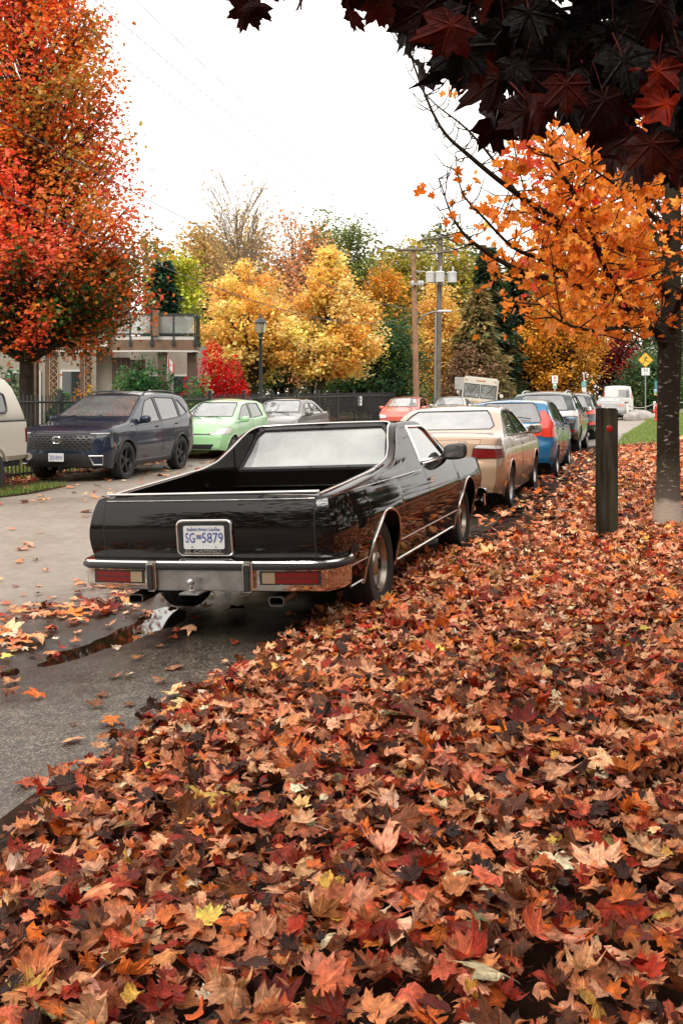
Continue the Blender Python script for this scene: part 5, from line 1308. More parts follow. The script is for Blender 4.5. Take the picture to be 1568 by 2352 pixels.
# ------------------------------------------------------------------ the rest of the parked row
def row_car(px, py, zg, trk):
    """rear right wheel seen at a pixel -> ground point under the rear axle"""
    X, Y = P2(px, py, zg); a = R_(17.5); return (X - trk * math.cos(a), Y + trk * math.sin(a), zg - .012)
HA = R_(17.5)
M_gold = paint_mat('champagne_paint', (.335, .233, .152), .35, .35, 1, .14)
tl = dict(ro=1.10, wb=2.746, fo=1.04, W=1.786, R=.315, rim=.205, track=.76, paint=M_gold, rails=None,
    top=[(-1.10, .93), (-1.06, 1.0), (-.98, 1.035), (-.40, 1.075), (-.25, 1.12), (.30, 1.352), (.55, 1.405), (1.0, 1.425), (1.45, 1.405), (1.62, 1.36), (2.42, 1.02), (2.6, .985), (3.3, .87), (3.6, .79), (3.786, .66)],
    belt=[(-1.1, 1.0), (0, .985), (2.5, .95), (3.8, .9)], sill=[(-1.10, .30), (-.5, .24), (-.4, .19), (3.2, .19), (3.786, .24)], win=.08,
    plan_r=(.55, .09), plan_f=(.8, .14), rear=[(.25, .06), (.35, .0), (.66, 0), (.69, .035), (.9, .05), (1.0, .075)], bow_r=.17, rc=.05, crown=.035, tuck=.08, lean=.04, tum=.42, tumc=.2,
    windows=[[(.0, 1.0), (1.06, .985), (1.03, 1.34), (.62, 1.335), (.42, 1.28)], [(1.15, .985), (2.20, .965), (1.72, 1.22), (1.58, 1.32), (1.12, 1.345)]], sideglass=M_glassdark, wtrim=M_blackpl,
    ws=(1.03, 1.36, .68, .55), rw=(1.10, 1.345, .67, .56), rwglass=M_mist, trunk=1,
    end_parts=[('tail_light', M_red, [(.50, .74), (.95, .74), (.95, .845), (.53, .875)], 'r'), ('tail_light_top', M_clear, [(.53, .878), (.95, .848), (.95, .895), (.58, .925)], 'r'), ('headlight', M_clear, [(.5, .58), (.85, .58), (.85, .68), (.5, .70)], 'f')],
    side_parts=[('tail_light', M_red, [(-1.08, .745), (-.86, .76), (-.86, .84), (-1.08, .845)])],
    hatch=[([(-.56, .70), (.56, .70), (.62, .985), (-.62, .985)], 'r')], doors=[[(-.02, .36), (.30, .26), (1.07, .24), (1.09, .97), (.05, .99)], [(1.11, .24), (2.20, .24), (2.28, .5), (2.26, .95), (1.12, .975)]],
    handles=[(.22, .86), (1.30, .84)], mirror=(2.10, 1.02), crease=[(.44, .010, .03)], lip=.012)
a, s_ = make_car('saloon_car', 'champagne gold saloon with misted rear window parked right behind the black pickup', 'car', row_car(1158, 1168, .04, .76), HA, tl, 'cars parked along the leafy verge', roll=-R_(1.6))
lettering('badge_lettering', '3.2TL', .13, .03, M_blackpl, a, (.40, s_.warp(.40, s_.y0, .95)[1] - .006, .952))

M_blue = paint_mat('metallic_blue_paint', (.010, .10, .21), .35, .3, 1, .08)
note = dict(ro=.70, wb=2.60, fo=.84, W=1.695, R=.305, rim=.205, track=.73, paint=M_blue,
    top=[(-.70, .98), (-.66, 1.06), (-.52, 1.22), (-.32, 1.44), (-.2, 1.465), (.3, 1.50), (.9, 1.50), (1.4, 1.45), (1.55, 1.40), (2.45, 1.06), (2.65, 1.0), (3.1, .88), (3.44, .66)],
    belt=[(-.7, 1.08), (0, 1.04), (1.2, .98), (2.5, .93), (3.5, .85)], sill=[(-.70, .32), (-.45, .24), (-.4, .2), (3.0, .2), (3.44, .24)], win=.07,
    plan_r=(.5, .10), plan_f=(.8, .16), rear=[(.28, .05), (.38, 0), (.62, 0), (.70, .03), (.95, .06), (1.1, .07)], bow_r=.20, rc=.06, crown=.05, tuck=.08, lean=.03, tum=.30, tumc=.15, crease=[(.72, .015, .05), (.42, .012, .04)],
    windows=[[(-.02, 1.13), (.98, 1.03), (.96, 1.42), (.22, 1.43), (.05, 1.36)], [(1.06, 1.02), (2.10, .96), (1.66, 1.25), (1.45, 1.38), (1.05, 1.42)]],
    ws=(1.08, 1.43, .66, .54), rw=(1.06, 1.42, .60, .49), rwmax=.1, rwglass=M_mistdark,
    end_parts=[('tail_light', M_redbright, [(.62, .79), (.84, .78), (.84, 1.0), (.66, 1.28), (.565, 1.27)], 'r'), ('reversing_light', M_clear, [(.66, .88), (.80, .86), (.80, 1.0), (.66, 1.02)], 'r'), ('headlight', M_clear, [(.45, .60), (.8, .60), (.8, .76), (.5, .72)], 'f')],
    side_parts=[('tail_light', M_redbright, [(-.70, .78), (-.52, .84), (-.42, 1.02), (-.40, 1.28), (-.52, 1.28), (-.68, 1.0)])],
    hatch=[([(-.52, .62), (.52, .62), (.50, 1.04), (-.50, 1.04)], 'r')], doors=[[(.10, .42), (.42, .26), (1.0, .25), (1.01, 1.0), (-.03, 1.1)], [(1.04, .25), (2.04, .25), (2.16, .5), (2.16, .93), (1.05, 1.0)]],
    handles=[(.20, .93), (1.25, .88)], mirror=(2.0, 1.02), mirrormat=M_blue)
a, s_ = make_car('hatchback_car', 'metallic blue hatchback with tall red boomerang tail light behind the gold saloon', 'car', row_car(1268, 1098, .04, .73), HA, note, 'cars parked along the leafy verge', roll=-R_(1.2))
b = MB(); b.tube([(0, -.05, s_.T(-.05) + .03), (0, -.12, s_.T(-.1) + .24)], .006, 5); b.build('aerial', M_blackpl, a, None)
b = MB(); b.tube([(-.05, s_.warp(0, -.60, 1.1)[1] - .02, 1.12), (.2, -.60, 1.16), (.42, -.57, 1.13)], .010, 5); b.build('wiper', M_blackpl, a, None)

M_dkgreen = paint_mat('dark_green_grey_paint', (.022, .030, .028), .4, .3, 1, .08)
rx = dict(ro=.98, wb=2.715, fo=1.03, W=1.845, R=.36, rim=.24, track=.79, tw=.225, paint=M_dkgreen,
    top=[(-.98, 1.06), (-.94, 1.12), (-.74, 1.36), (-.56, 1.56), (-.4, 1.62), (.2, 1.665), (.9, 1.665), (1.4, 1.61), (1.6, 1.55), (2.4, 1.17), (2.6, 1.10), (3.3, .98), (3.6, .88), (3.745, .75)],
    belt=[(-1, 1.14), (0, 1.12), (2.4, 1.04), (3.8, 1.0)], sill=[(-.98, .42), (-.6, .36), (-.45, .27), (3.2, .27), (3.745, .33)], win=.07,
    plan_r=(.6, .12), plan_f=(.8, .14), rear=[(.4, .06), (.48, 0), (.72, 0), (.76, .05), (1.1, .08)], bow_r=.24, rc=.06, crown=.05, tuck=.08, lean=.03, tum=.32, tumc=.15, crease=[(.55, .012, .05)],
    windows=[[(-.55, 1.19), (-.12, 1.17), (-.14, 1.50), (-.25, 1.50)], [(-.05, 1.165), (.96, 1.13), (.94, 1.54), (-.06, 1.52)], [(1.04, 1.13), (2.10, 1.09), (1.62, 1.40), (1.48, 1.50), (1.03, 1.54)]],
    ws=(1.18, 1.55, .72, .58), rw=(1.16, 1.55, .66, .54), rwmax=.1, rwglass=M_mistdark, wtrim=M_blackpl,
    end_parts=[('tail_light', M_clear, [(.42, .99), (.90, .99), (.90, 1.15), (.44, 1.13)], 'r'), ('fog_light', M_red, [(.56, .58), (.86, .58), (.86, .65), (.56, .65)], 'r'), ('headlight', M_clear, [(.5, .7), (.85, .7), (.85, .82), (.5, .82)], 'f')],
    side_parts=[('tail_light', M_clear, [(-.96, 1.0), (-.66, 1.06), (-.66, 1.13), (-.96, 1.14)])],
    hatch=[([(-.62, .76), (.62, .76), (.60, 1.14), (-.60, 1.14)], 'r')], doors=[[(.12, .5), (.42, .34), (.98, .33), (1.0, 1.1), (-.06, 1.14)], [(1.03, .33), (2.16, .33), (2.26, .6), (2.24, 1.02), (1.04, 1.1)]],
    handles=[(.2, 1.0), (1.25, .98)], mirror=(2.02, 1.14), rails=(-.45, 1.3, .56, M_alloy), mrim=M_alloy)
make_car('sport_utility_car', 'dark green grey sport utility car with clear tail lights and silver roof rails', 'car', row_car(1322, 1040, .05, .79), HA, rx, 'cars parked along the leafy verge', roll=-R_(.8))
M_dkgrey = paint_mat('dark_grey_paint', (.030, .030, .033), .4, .3, 1, .08)
suv2 = dict(rx); suv2.update(paint=M_dkgrey, H=1, end_parts=[('tail_light', M_redbright, [(.60, .92), (.92, .92), (.92, 1.10), (.60, 1.06)], 'r'), ('tail_light', M_redbright, [(.72, .55), (.92, .55), (.92, .66), (.72, .66)], 'r'), ('headlight', M_clear, [(.5, .7), (.85, .7), (.85, .82), (.5, .82)], 'f')],
    side_parts=[('tail_light', M_redbright, [(-.96, .93), (-.72, .98), (-.72, 1.08), (-.96, 1.1)])], rails=(-.4, 1.2, .56, M_alloy))
make_car('sport_utility_car', 'dark grey sport utility car with red tail lights, half hidden by the wooden post', 'car', row(-.80, 29.0), HA, suv2, 'cars parked along the leafy verge')

M_silver = paint_mat('silver_paint', (.27, .265, .26), .5, .35, 1, .1)
sed = dict(tl); sed.update(paint=M_silver, W=1.74, end_parts=[('tail_light', mat('pale_red_lens', (.55, .16, .12), .15, coat=1), [(.48, .82), (.95, .80), (.95, .92), (.5, .94)], 'r'), ('headlight', M_clear, [(.5, .58), (.85, .58), (.85, .70), (.5, .72)], 'f')], side_parts=[], rear=[(.25, .06), (.35, 0), (.6, 0), (.7, .03), (1.0, .06)])
X, Y = P2(1440, 964, .09)
a, s_ = make_car('saloon_car', 'small silver saloon parked in front of the white van, far up the street', 'car', (X - .85, Y + .6, .08), R_(16), sed, 'cars parked along the leafy verge')
b = MB(); plate(a, s_.warp(0, s_.y0, .55)[1] - .012, .55, .42, .16)
b = MB(); b.box(-.6, .6, s_.warp(.5, s_.y0, .36)[1] - .05, s_.y0 + .12, .28, .42, b=.02); b.build('bumper_insert', M_blackpl, a, 40)
M_white = paint_mat('white_paint', (.44, .43, .41), 0, .35, 1, .1)
van = dict(ro=1.15, wb=3.43, fo=.9, W=2.0, R=.36, rim=.22, track=.86, tw=.23, paint=M_white,
    top=[(-1.15, 1.94), (-1.10, 2.02), (-.9, 2.07), (2.2, 2.09), (2.6, 2.02), (3.4, 1.32), (4.1, 1.12), (4.33, .9)], belt=[(-2, 1.22), (5, 1.15)], sill=[(-1.15, .45), (-.5, .4), (-.45, .3), (4.33, .36)], win=.06,
    plan_r=(.3, .05), plan_f=(.8, .12), rear=[(.3, .0), (1.2, 0.01), (2.1, .16)], bow_r=.07, rc=.09, crown=.05, tuck=.05, lean=.02, tum=.16, tumc=.05,
    windows=[[(-.95, 1.28), (-.2, 1.28), (-.2, 1.78), (-.85, 1.78)], [(-.1, 1.28), (1.5, 1.28), (1.5, 1.78), (-.1, 1.78)], [(2.1, 1.28), (3.1, 1.24), (2.7, 1.70), (2.1, 1.78)]],
    ws=(1.38, 1.95, .85, .75), end_parts=[('rear_window', M_mistdark, [(.05, 1.28), (.76, 1.28), (.70, 1.80), (.05, 1.80)], 'r'), ('tail_light', M_redbright, [(.84, 1.22), (.99, 1.22), (.93, 1.62), (.82, 1.62)], 'r')], side_parts=[('tail_light', M_redbright, [(-1.14, 1.24), (-1.03, 1.24), (-1.0, 1.6), (-1.1, 1.6)])],
    mirror=(2.95, 1.35), mirrormat=M_blackpl, handles=[], hatch=[([(-.80, .62), (-.012, .62), (-.012, 1.9), (-.72, 1.9)], 'r'), ([(.012, .62), (.80, .62), (.72, 1.9), (.012, 1.9)], 'r')])
X, Y = P2(1458, 957.5, .12)
a, s_ = make_car('passenger_van', 'white van with two rear windows parked last at the end of the row', 'van', (X - .86, Y + 1.2, .10), R_(13), van, 'cars parked along the leafy verge')
b = MB()
for x in (-.35, .5): b.box(x - .07, x + .07, -.5, -.3, 2.09, 2.17, b=.02)
b.build('roof_vent', M_darkalloy, a, 40)

# ------------------------------------------------------------------ cars facing the camera on the left side
HL = math.pi + R_(13.5)
M_navy = paint_mat('navy_paint', (.008, .014, .029), .1, .35, .85, .04, .1)
crv = dict(ro=.98, wb=2.70, fo=1.01, W=1.82, R=.365, rim=.25, track=.80, tw=.23, gap=.06, paint=M_navy, spokes=5, mrim=M_darkalloy,
    top=[(-.98, 1.10), (-.92, 1.2), (-.62, 1.56), (-.5, 1.625), (0, 1.68), (.7, 1.69), (1.3, 1.65), (1.55, 1.58), (2.42, 1.17), (2.6, 1.12), (3.3, 1.04), (3.55, .985), (3.66, .93), (3.71, .84)],
    belt=[(-1, 1.16), (0, 1.10), (2.4, 1.03), (3.8, .98)], sill=[(-.98, .42), (-.6, .36), (-.45, .25), (3.2, .25), (3.71, .30)], win=.06,
    plan_r=(.6, .10), plan_f=(.7, .10), front=[(.25, .10), (.38, .01), (.5, 0), (.75, .01), (.85, .03), (.95, .08)], bow_f=.26, rc=.06, crown=.045, tuck=.08, lean=.03, tum=.34, tumc=.15, crease=[(.60, .014, .05), (.92, .010, .04)],
    windows=[[(-.50, 1.22), (-.08, 1.15), (-.10, 1.50), (-.22, 1.50)], [(.0, 1.14), (.96, 1.09), (.94, 1.56), (-.02, 1.54)], [(1.04, 1.085), (2.10, 1.05), (1.62, 1.36), (1.48, 1.48), (1.03, 1.56)]],
    sideglass=glass_mat('grey_glass', (.14, .16, .17), .12, (.3, .31, .32)), ws=(1.19, 1.59, .76, .60), wsglass=glass_mat('clear_screen', (.25, .28, .28), .30, (.38, .38, .38), .14), rails=(-.45, 1.35, .58, M_blackpl), wipers=(2.42, 1.2),
    end_parts=[('grille', M_blackpl, [(-.62, .60), (.62, .60), (.70, .85), (.66, .89), (-.66, .89), (-.70, .85)], 'f'), ('headlight', M_lampgrey, [(.69, .83), (.93, .84), (.93, .915), (.66, .90)], 'f'), ('lower_grille', M_blackpl, [(-.66, .33), (.66, .33), (.52, .54), (-.52, .54)], 'f'), ('bumper_lip', M_blackpl, [(-.9, .20), (.9, .20), (.9, .325), (-.9, .325)], 'f'), ('tail_light', M_red, [(.6, 1.0), (.9, 1.0), (.9, 1.25), (.6, 1.1)], 'r')],
    side_parts=[('headlight', M_lampgrey, [(3.22, .885), (3.69, .845), (3.69, .91), (3.25, .925)]), ('side_marker', M_amber, [(3.16, .60), (3.19, .60), (3.24, .74), (3.21, .74)])],
    doors=[[(.14, .5), (.44, .36), (.98, .34), (1.0, 1.07), (-.03, 1.12)], [(1.03, .34), (2.14, .34), (2.26, .6), (2.24, 1.0), (1.04, 1.06)]], hatch=[([(-.78, 2.72), (.78, 2.72), (.70, 3.50), (-.70, 3.50)], 'f')],
    handles=[(.25, 1.0), (1.28, .97)], mirror=(2.0, 1.13), mirrormat=M_navy, cladding=.36, lip=.028, lipmat=M_blackpl)
xf, yf = P2(275, 1101, .01); xr, yr = P2(407, 1077.5, .0)
hd = math.atan2(xf - xr, yf - yr); rgt = (math.cos(hd), -math.sin(hd))   # visible wheels are on its left side
a, s_ = make_car('crossover_car', 'dark navy crossover facing the camera on the left side of the street', 'car', (xr + rgt[0] * .80, yr + rgt[1] * .80, -.005), hd, crv, 'cars parked facing the camera', pitch=0)
fx = lambda x, z: s_.warp(x, s_.y1, z)[1]
pl = plate(a, fx(0, .46) + .02, .475, .305, .152, '203-RNV', front=True)
b = MB()
for r in range(6):
    for c in range(-6, 7):
        x = c * .098 + (.049 if r % 2 else 0); z = .635 + r * .043
        if abs(x) < .62 and not (abs(x) < .11 and .71 < z < .86): b.box(x - .030, x + .030, fx(x, z) - .004, fx(x, z) + .012, z - .010, z + .010, b=.004)
b.build('grille_mesh', M_darkalloy, a, 40)
b = MB(); y = fx(0, .78) + .016; fr = [(q, y, .785 + w) for q, w in rrect(.145, .115, .035)]; b.tube(fr + fr[:2], .008, 6, False)
for x in (-.034, .034): b.prism([(x - .009, .742), (x + .009, .742), (x * 1.25 + .009, .832), (x * 1.25 - .009, .832)], y - .008, y + .008, 'y')
b.box(-.035, .035, y - .008, y + .008, .779, .795); b.build('emblem', M_chrome, a, 40)
for s in (1, -1):
    b = MB(); pts = [(s * x, fx(x, z) + .012, z) for x, z in ((.60, .50), (.82, .50), (.80, .34), (.66, .34), (.60, .50), (.82, .50))]; b.tube(pts, .018, 6, False); b.build('fog_surround', M_alloy, a, 40)
    b = MB(); b.tube([(s * x, fx(x, .902) + .004, .905 + .01 * (x - .6)) for x in np.linspace(.60, .90, 8)], .008, 6); b.build('running_light', M_clear, a, 40)
b = MB(); b.prism([(-.14, 0), (.12, 0), (-.10, .07), (-.14, .07)], -.02, .02, 'x', Matrix.Translation((0, -.30, s_.T(-.3)))); b.build('aerial_fin', M_navy, a, 40)
b = MB(); b.tube([(x, fx(x, .925) + .0, .925) for x in np.linspace(-.66, .66, 15)], .010, 6); b.build('grille_trim', M_blackpl, a, 40)

M_mint = paint_mat('mint_green_paint', (.29, .52, .27), 0, .35, 1, .14)
mir = dict(ro=.62, wb=2.45, fo=.73, W=1.665, R=.285, rim=.19, track=.72, paint=M_mint,
    top=[(-.62, 1.0), (-.5, 1.2), (-.35, 1.4), (.1, 1.49), (.7, 1.50), (1.2, 1.45), (1.4, 1.40), (2.30, 1.02), (2.45, .985), (2.85, .88), (3.08, .76), (3.18, .62)],
    belt=[(-.7, 1.02), (1.2, .96), (2.4, .92), (3.5, .85)], sill=[(-.62, .3), (-.4, .2), (2.8, .2), (3.18, .24)], win=.07, plan_r=(.5, .10), plan_f=(.8, .20), front=[(.2, .08), (.3, .01), (.55, 0), (.7, .04), (.85, .1)], bow_f=.30, rc=.06, crown=.05, tum=.32,
    windows=[[(0, 1.05), (.92, 1.0), (.9, 1.38), (.2, 1.38)], [(1.0, 1.0), (2.05, .96), (1.55, 1.28), (1.38, 1.35), (.99, 1.38)]], ws=(1.05, 1.40, .64, .52), wipers=(2.30, 1.02),
    end_parts=[('headlight', M_clear, [(.40, .60), (.88, .64), (.88, .80), (.62, .78)], 'f'), ('grille', M_blackpl, [(-.42, .26), (.42, .26), (.50, .38), (-.50, .38)], 'f'), ('air_slot', M_blackpl, [(-.42, .615), (.42, .615), (.38, .64), (-.38, .64)], 'f')],
    side_parts=[('headlight', M_clear, [(2.74, .70), (3.14, .64), (3.14, .78), (2.80, .80)])], doors=[[(.1, .4), (.38, .26), (.95, .25), (.96, .98), (0, 1.03)], [(.98, .25), (1.95, .25), (2.06, .5), (2.06, .9), (.99, .96)]], handles=[(.2, .88), (1.2, .86)], mirror=(1.95, .98), mirrormat=M_mint)
def left_car(px, Y, hd_=HL, dz=0): X = wx(px, Y); return (X, Y, H1(X, Y) + dz)
a, s_ = make_car('hatchback_car', 'mint green small hatchback facing the camera behind the navy crossover', 'car', left_car(543, 28.0), HL, mir, 'cars parked facing the camera')
fx = lambda x, z: s_.warp(x, s_.y1, z)[1]
plate(a, fx(-.32, .50) + .012, .49, .30, .15, 'EW 101C', front=True, x=.02, back=mat('cream_plate', (.42, .34, .24), .4), ink=mat('brown_ink', (.16, .07, .03), .5))
M_greycar = paint_mat('warm_grey_paint', (.115, .105, .105), .4, .35, 1, .12)
gs = dict(tl); gs.update(paint=M_greycar, wipers=(2.42, 1.02), side_parts=[], top=[(y, z + (.06 if 0 < y < 2.2 else 0.02)) for y, z in tl['top']], ws=(1.07, 1.42, .68, .55))
make_car('saloon_car', 'grey brown saloon with whitish windscreen between the green hatchback and the fence', 'car', left_car(684, 33.5), HL, gs, 'cars parked facing the camera')
M_redcar = paint_mat('faded_red_paint', (.50, .10, .075), 0, .4, 1, .15)
rh = dict(note); rh.update(paint=M_redcar, wipers=(2.45, 1.06), mirrormat=M_redcar, side_parts=[], end_parts=[('headlight', M_clear, [(.45, .60), (.8, .60), (.8, .76), (.5, .72)], 'f')], ws=(1.08, 1.44, .66, .54), wsglass=M_mist)
make_car('hatchback_car', 'bright red hatchback facing the camera left of the utility poles', 'car', left_car(942, 45.5), HL, rh, 'cars parked facing the camera')
M_beige = paint_mat('pale_silver_paint', (.36, .35, .33), .4, .35, 1, .1)
s3 = dict(gs); s3.update(paint=M_beige)
make_car('saloon_car', 'pale silver car facing the camera just below the step van', 'car', left_car(1046, 52.5), HL, s3, 'cars parked facing the camera')
# ------------------------------------------------------------------ white pickup with canopy at the left edge
def canopy_pickup():
    ax_ = R_(13.5); X, Y = -5.26, 16.9
    root = empty('pickup_truck', (X, Y, H1(X, Y)), math.pi - ax_, 'old cream white pickup truck with a canopy, cut off by the left edge', 'truck', 'cars parked facing the camera')
    # local: +y towards the camera, tail at y=0, x=0 is its street side (its left)
    M_cream = paint_mat('old_cream_paint', (.46, .43, .36), 0, .45, .6, .2)
    def section(y, zs): return [(x, y, z) for x, z in zs]
    W_ = 1.75
    b = MB(); lower = [(0.06, .52), (0.0, .60), (-.015, .85), (.0, 1.14), (.03, 1.17)]
    ys = [0.0, .04, .12, 1.2, 2.1, 3.2, 4.9, 5.1]
    def body(ys, prof, zt, name, slope=lambda y, z: 0):
        q = MB(); full = prof + [(W_ - x, z) for x, z in prof[::-1]]; n = len(full); vs = []
        for i, y in enumerate(ys):
            k = .03 if i in (0, len(ys) - 1) else 0
            for x, z in full: vs.append((x + (k if x < W_ / 2 else -k), y + slope(y, z), z))
        fs = [(i * n + j, i * n + (j + 1) % n, (i + 1) * n + (j + 1) % n, (i + 1) * n + j) for i in range(len(ys) - 1) for j in range(n)] + [tuple(range(n)), tuple(range((len(ys) - 1) * n + n - 1, (len(ys) - 1) * n - 1, -1))]
        q.add(vs, fs); return q.build(name, M_cream, root, 30)
    body(ys, lower, 1.17, 'body')
    can = [(.03, 1.18), (.02, 1.24), (.06, 1.45), (.13, 1.70), (.22, 1.84), (.36, 1.90), (.7, 1.925)]
    body([-.0, .05, .15, 1.0, 2.0, 2.1], can, 1.9, 'canopy', lambda y, z: max(0, (z - 1.18)) * .42 if y < .5 else 0)
    cab = [(.04, 1.18), (.16, 1.5), (.24, 1.72), (.36, 1.77), (.7, 1.79)]
    body([2.15, 2.2, 3.3, 3.5], cab, 1.7, 'cab', lambda y, z: -(z - 1.18) * .6 if y > 3 else 0)
    for y0, y1, z0, z1, nm in ((.62, 1.75, 1.30, 1.62, 'canopy_window'), (2.4, 3.1, 1.25, 1.62, 'side_window')):
        b = MB(); Mx = Matrix.Translation((.045, (y0 + y1) / 2, (z0 + z1) / 2)) @ Matrix.Rotation(R_(14), 4, 'Y')
        b.prism(rrect(y1 - y0, z1 - z0, .08), -.012, .012, 'x', Mx); o = b.build(nm, M_glassdark, root, 40)
        b = MB(); fr = [Mx @ Vector((-.012, a, c)) for a, c in rrect(y1 - y0, z1 - z0, .08)]; b.tube(fr + fr[:2], .018, 6, False); b.build('window_rubber', M_blackpl, o, 50)
    b = MB(); b.box(.20, .28, .17, .24, 1.82, 1.86, b=.01); b.build('marker_light', M_red, root, 40)
    b = MB(); b.tube([(.015, y, 1.175) for y in np.linspace(.03, 2.1, 8)], .014, 6); b.build('canopy_seal', M_blackpl, root, 50)
    b = MB(); b.box(-.015, .02, .02, .10, .80, 1.05, b=.01); b.build('tail_light', M_red, root, 40)
    b = MB(); b.box(-.02, W_ + .02, -.14, .04, .50, .62, b=.03); b.build('bumper', M_chromeold, root, 40)
    b = MB(); b.box(.1, W_ - .1, .1, 5, .42, .55); b.build('underbody', M_under, root, None)
    for y in (1.05, 4.2):
        b = MB(); b.tube([(-.012, y + .43 * math.cos(a), .36 + .43 * math.sin(a)) for a in np.linspace(.4, math.pi - .4, 16)], .02, 6); b.build('arch_trim', M_cream, root, 60)
        for s in (-1, 1):
            o = wheel(root, .78, y, s, .36, .20, 'alloy', .22, 5, M_alloy); o.location.x += W_ / 2
canopy_pickup()

# ------------------------------------------------------------------ step van, leaning on the soft verge
def step_van():
    Y = 60; X = wx(1094, Y)
    root = empty('step_van', (X, Y, H1(X, Y) - .1), math.pi - R_(4), 'boxy cream step van with big split windscreen leaning beside the spruce', 'van', 'cars parked facing the camera', ry=R_(-6))
    Mv = paint_mat('van_cream_paint', (.46, .43, .37), 0, .45, .7, .2)
    w = 1.06
    b = MB(); b.box(-w, w, -4.2, .0, .55, 2.72, b=.10); b.build('body', Mv, root, 40)
    b = MB(); b.box(-w + .02, w - .02, -.3, .55, .5, 1.42, b=.10); b.build('bonnet', Mv, root, 40)
    for x0, x1 in ((-w + .12, -.045), (.045, w - .12)):
        b = MB(); b.prism([(x0, 1.5), (x1, 1.5), (x1, 2.28), (x0, 2.28)], -.005, .02, 'y'); o = b.build('windscreen', M_mistlight, root, None)
        b = MB(); fr = [(x, .02, z) for x, z in ((x0, 1.5), (x1, 1.5), (x1, 2.28), (x0, 2.28), (x0, 1.5))]; b.tube(fr, .025, 6); b.build('windscreen_rubber', M_blackpl, o, 50)
        b = MB(); b.tube([(x0 + .1, .04, 2.28), (x0 + .55, .05, 1.7)], .012, 5); b.build('wiper', M_blackpl, root, None)
        b = MB(); b.box(x0 + .05, x1 - .02, -.14, -.12, 1.52, 1.62 + random.random() * .2); b.build('dash_papers', mat('pale_blue_paper', (.45, .55, .62), .6, noise=.3, nscale=4), o, None)
    b = MB(); b.box(-.28, .28, .0, .03, 2.48, 2.53, b=.01)
    for x in (-.85, .85): b.box(x - .06, x + .06, 0, .03, 2.48, 2.53, b=.01)
    b.build('marker_light', M_amber, root, 40)
    for k, (x, z) in enumerate(((-.45, 1.18), (-.1, 1.10), (.3, 1.22), (.55, 1.12))):
        b = MB(); b.prism([(x + .24 * math.cos(a) * (1 + .3 * math.sin(3 * a)), z + .09 * math.sin(a)) for a in np.linspace(0, 6.28, 14)[:-1]], .545, .556, 'y'); b.build('painted_graphic', mat('faded_blue_graphic' if k % 2 else 'faded_tan_graphic', (.12, .24, .42) if k % 2 else (.42, .28, .12), .5), root, None)
    b = MB(); b.box(-.5, .5, .53, .57, .7, 1.0, b=.02); b.build('grille', M_blackpl, root, None)
    for s in (1, -1):
        b = MB(); b.lathe([(.10, .55), (.10, .575), (.02, .585)], 18, Matrix.Translation((s * .75, 0, .86)), 'y'); b.build('headlight', M_clear, root, 50)
        b = MB(); b.tube([(s * w, -.05, 1.9), (s * (w + .2), .08, 1.8)], .012, 5); b.lathe([(.02, 0), (.10, .02), (.11, .05), (.02, .06)], 14, Matrix.Translation((s * (w + .22), .05, 1.72)), 'y'); b.build('mirror', Mv, root, 50)
        b = MB(); b.box(s * w - .012, s * w + .012, -.95, -.25, 1.45, 2.2); b.build('side_window', M_glassdark, root, None)
        for y in (.0, -3.1): wheel(root, .92, y, s, .38, .22, 'alloy', .22, 5, M_white)
    b = MB(); b.box(-w, w, .5, .65, .5, .62, b=.03); b.build('bumper', M_chromeold, root, 40)
step_van()

# ------------------------------------------------------------------ wooden post, hydrant, small things on the verge
def wooden_post():
    Y = 10.0; X = wx(1392, Y); z0 = H1(X, Y)
    root = empty('wooden_post', (X, Y, z0), R_(6), 'weathered green stained timber post with a red round reflector', 'post')
    m = mat('weathered_green_timber', (.028, .024, .016), .95, spec=.05, noise=.75, nscale=14, bump=1.0, bscale=30)
    n_ = m.node_tree.nodes
    for t in [x for x in n_ if x.type == 'TEX_NOISE']:
        mp = n_.new('ShaderNodeMapping'); mp.inputs['Scale'].default_value = (1, 1, .12); m.node_tree.links.new(n_['Texture Coordinate'].outputs['Object'], mp.inputs[0]); m.node_tree.links.new(mp.outputs[0], t.inputs['Vector'])
    b = MB(); h = wz(935, Y) - z0; w = .087
    b.box(-w, w, -w, w, -.2, h, b=.012)
    v = [list(p) for p in b.v]
    for p in v:
        if p[2] > h - .1: p[2] += .012 * math.sin(p[0] * 30) - .02 * (p[0] > .05)
    b.v = [tuple(p) for p in v]; o = b.build('timber', m, root, 40)
    zr = 1.62 - (984 - 905) / F * Y - z0
    b = MB(); b.lathe([(.030, -.006), (.034, -.002), (.034, .003), (.026, .008), (.003, .010)], 24, Matrix.Translation((-.005, -w - .002, zr)) @ Matrix.Scale(-1, 4, (0, 1, 0)), 'y'); b.build('reflector', mat('dark_red_reflector', (.22, .012, .01), .2, spec=.3), root, 50)
    b = MB(); b.lathe([(.006, 0), (.006, .006), (.001, .008)], 10, Matrix.Translation((-.03, -w - .001, zr + .20)) @ Matrix.Scale(-1, 4, (0, 1, 0)), 'y'); b.build('nail', M_alloy, root, 50)
wooden_post()

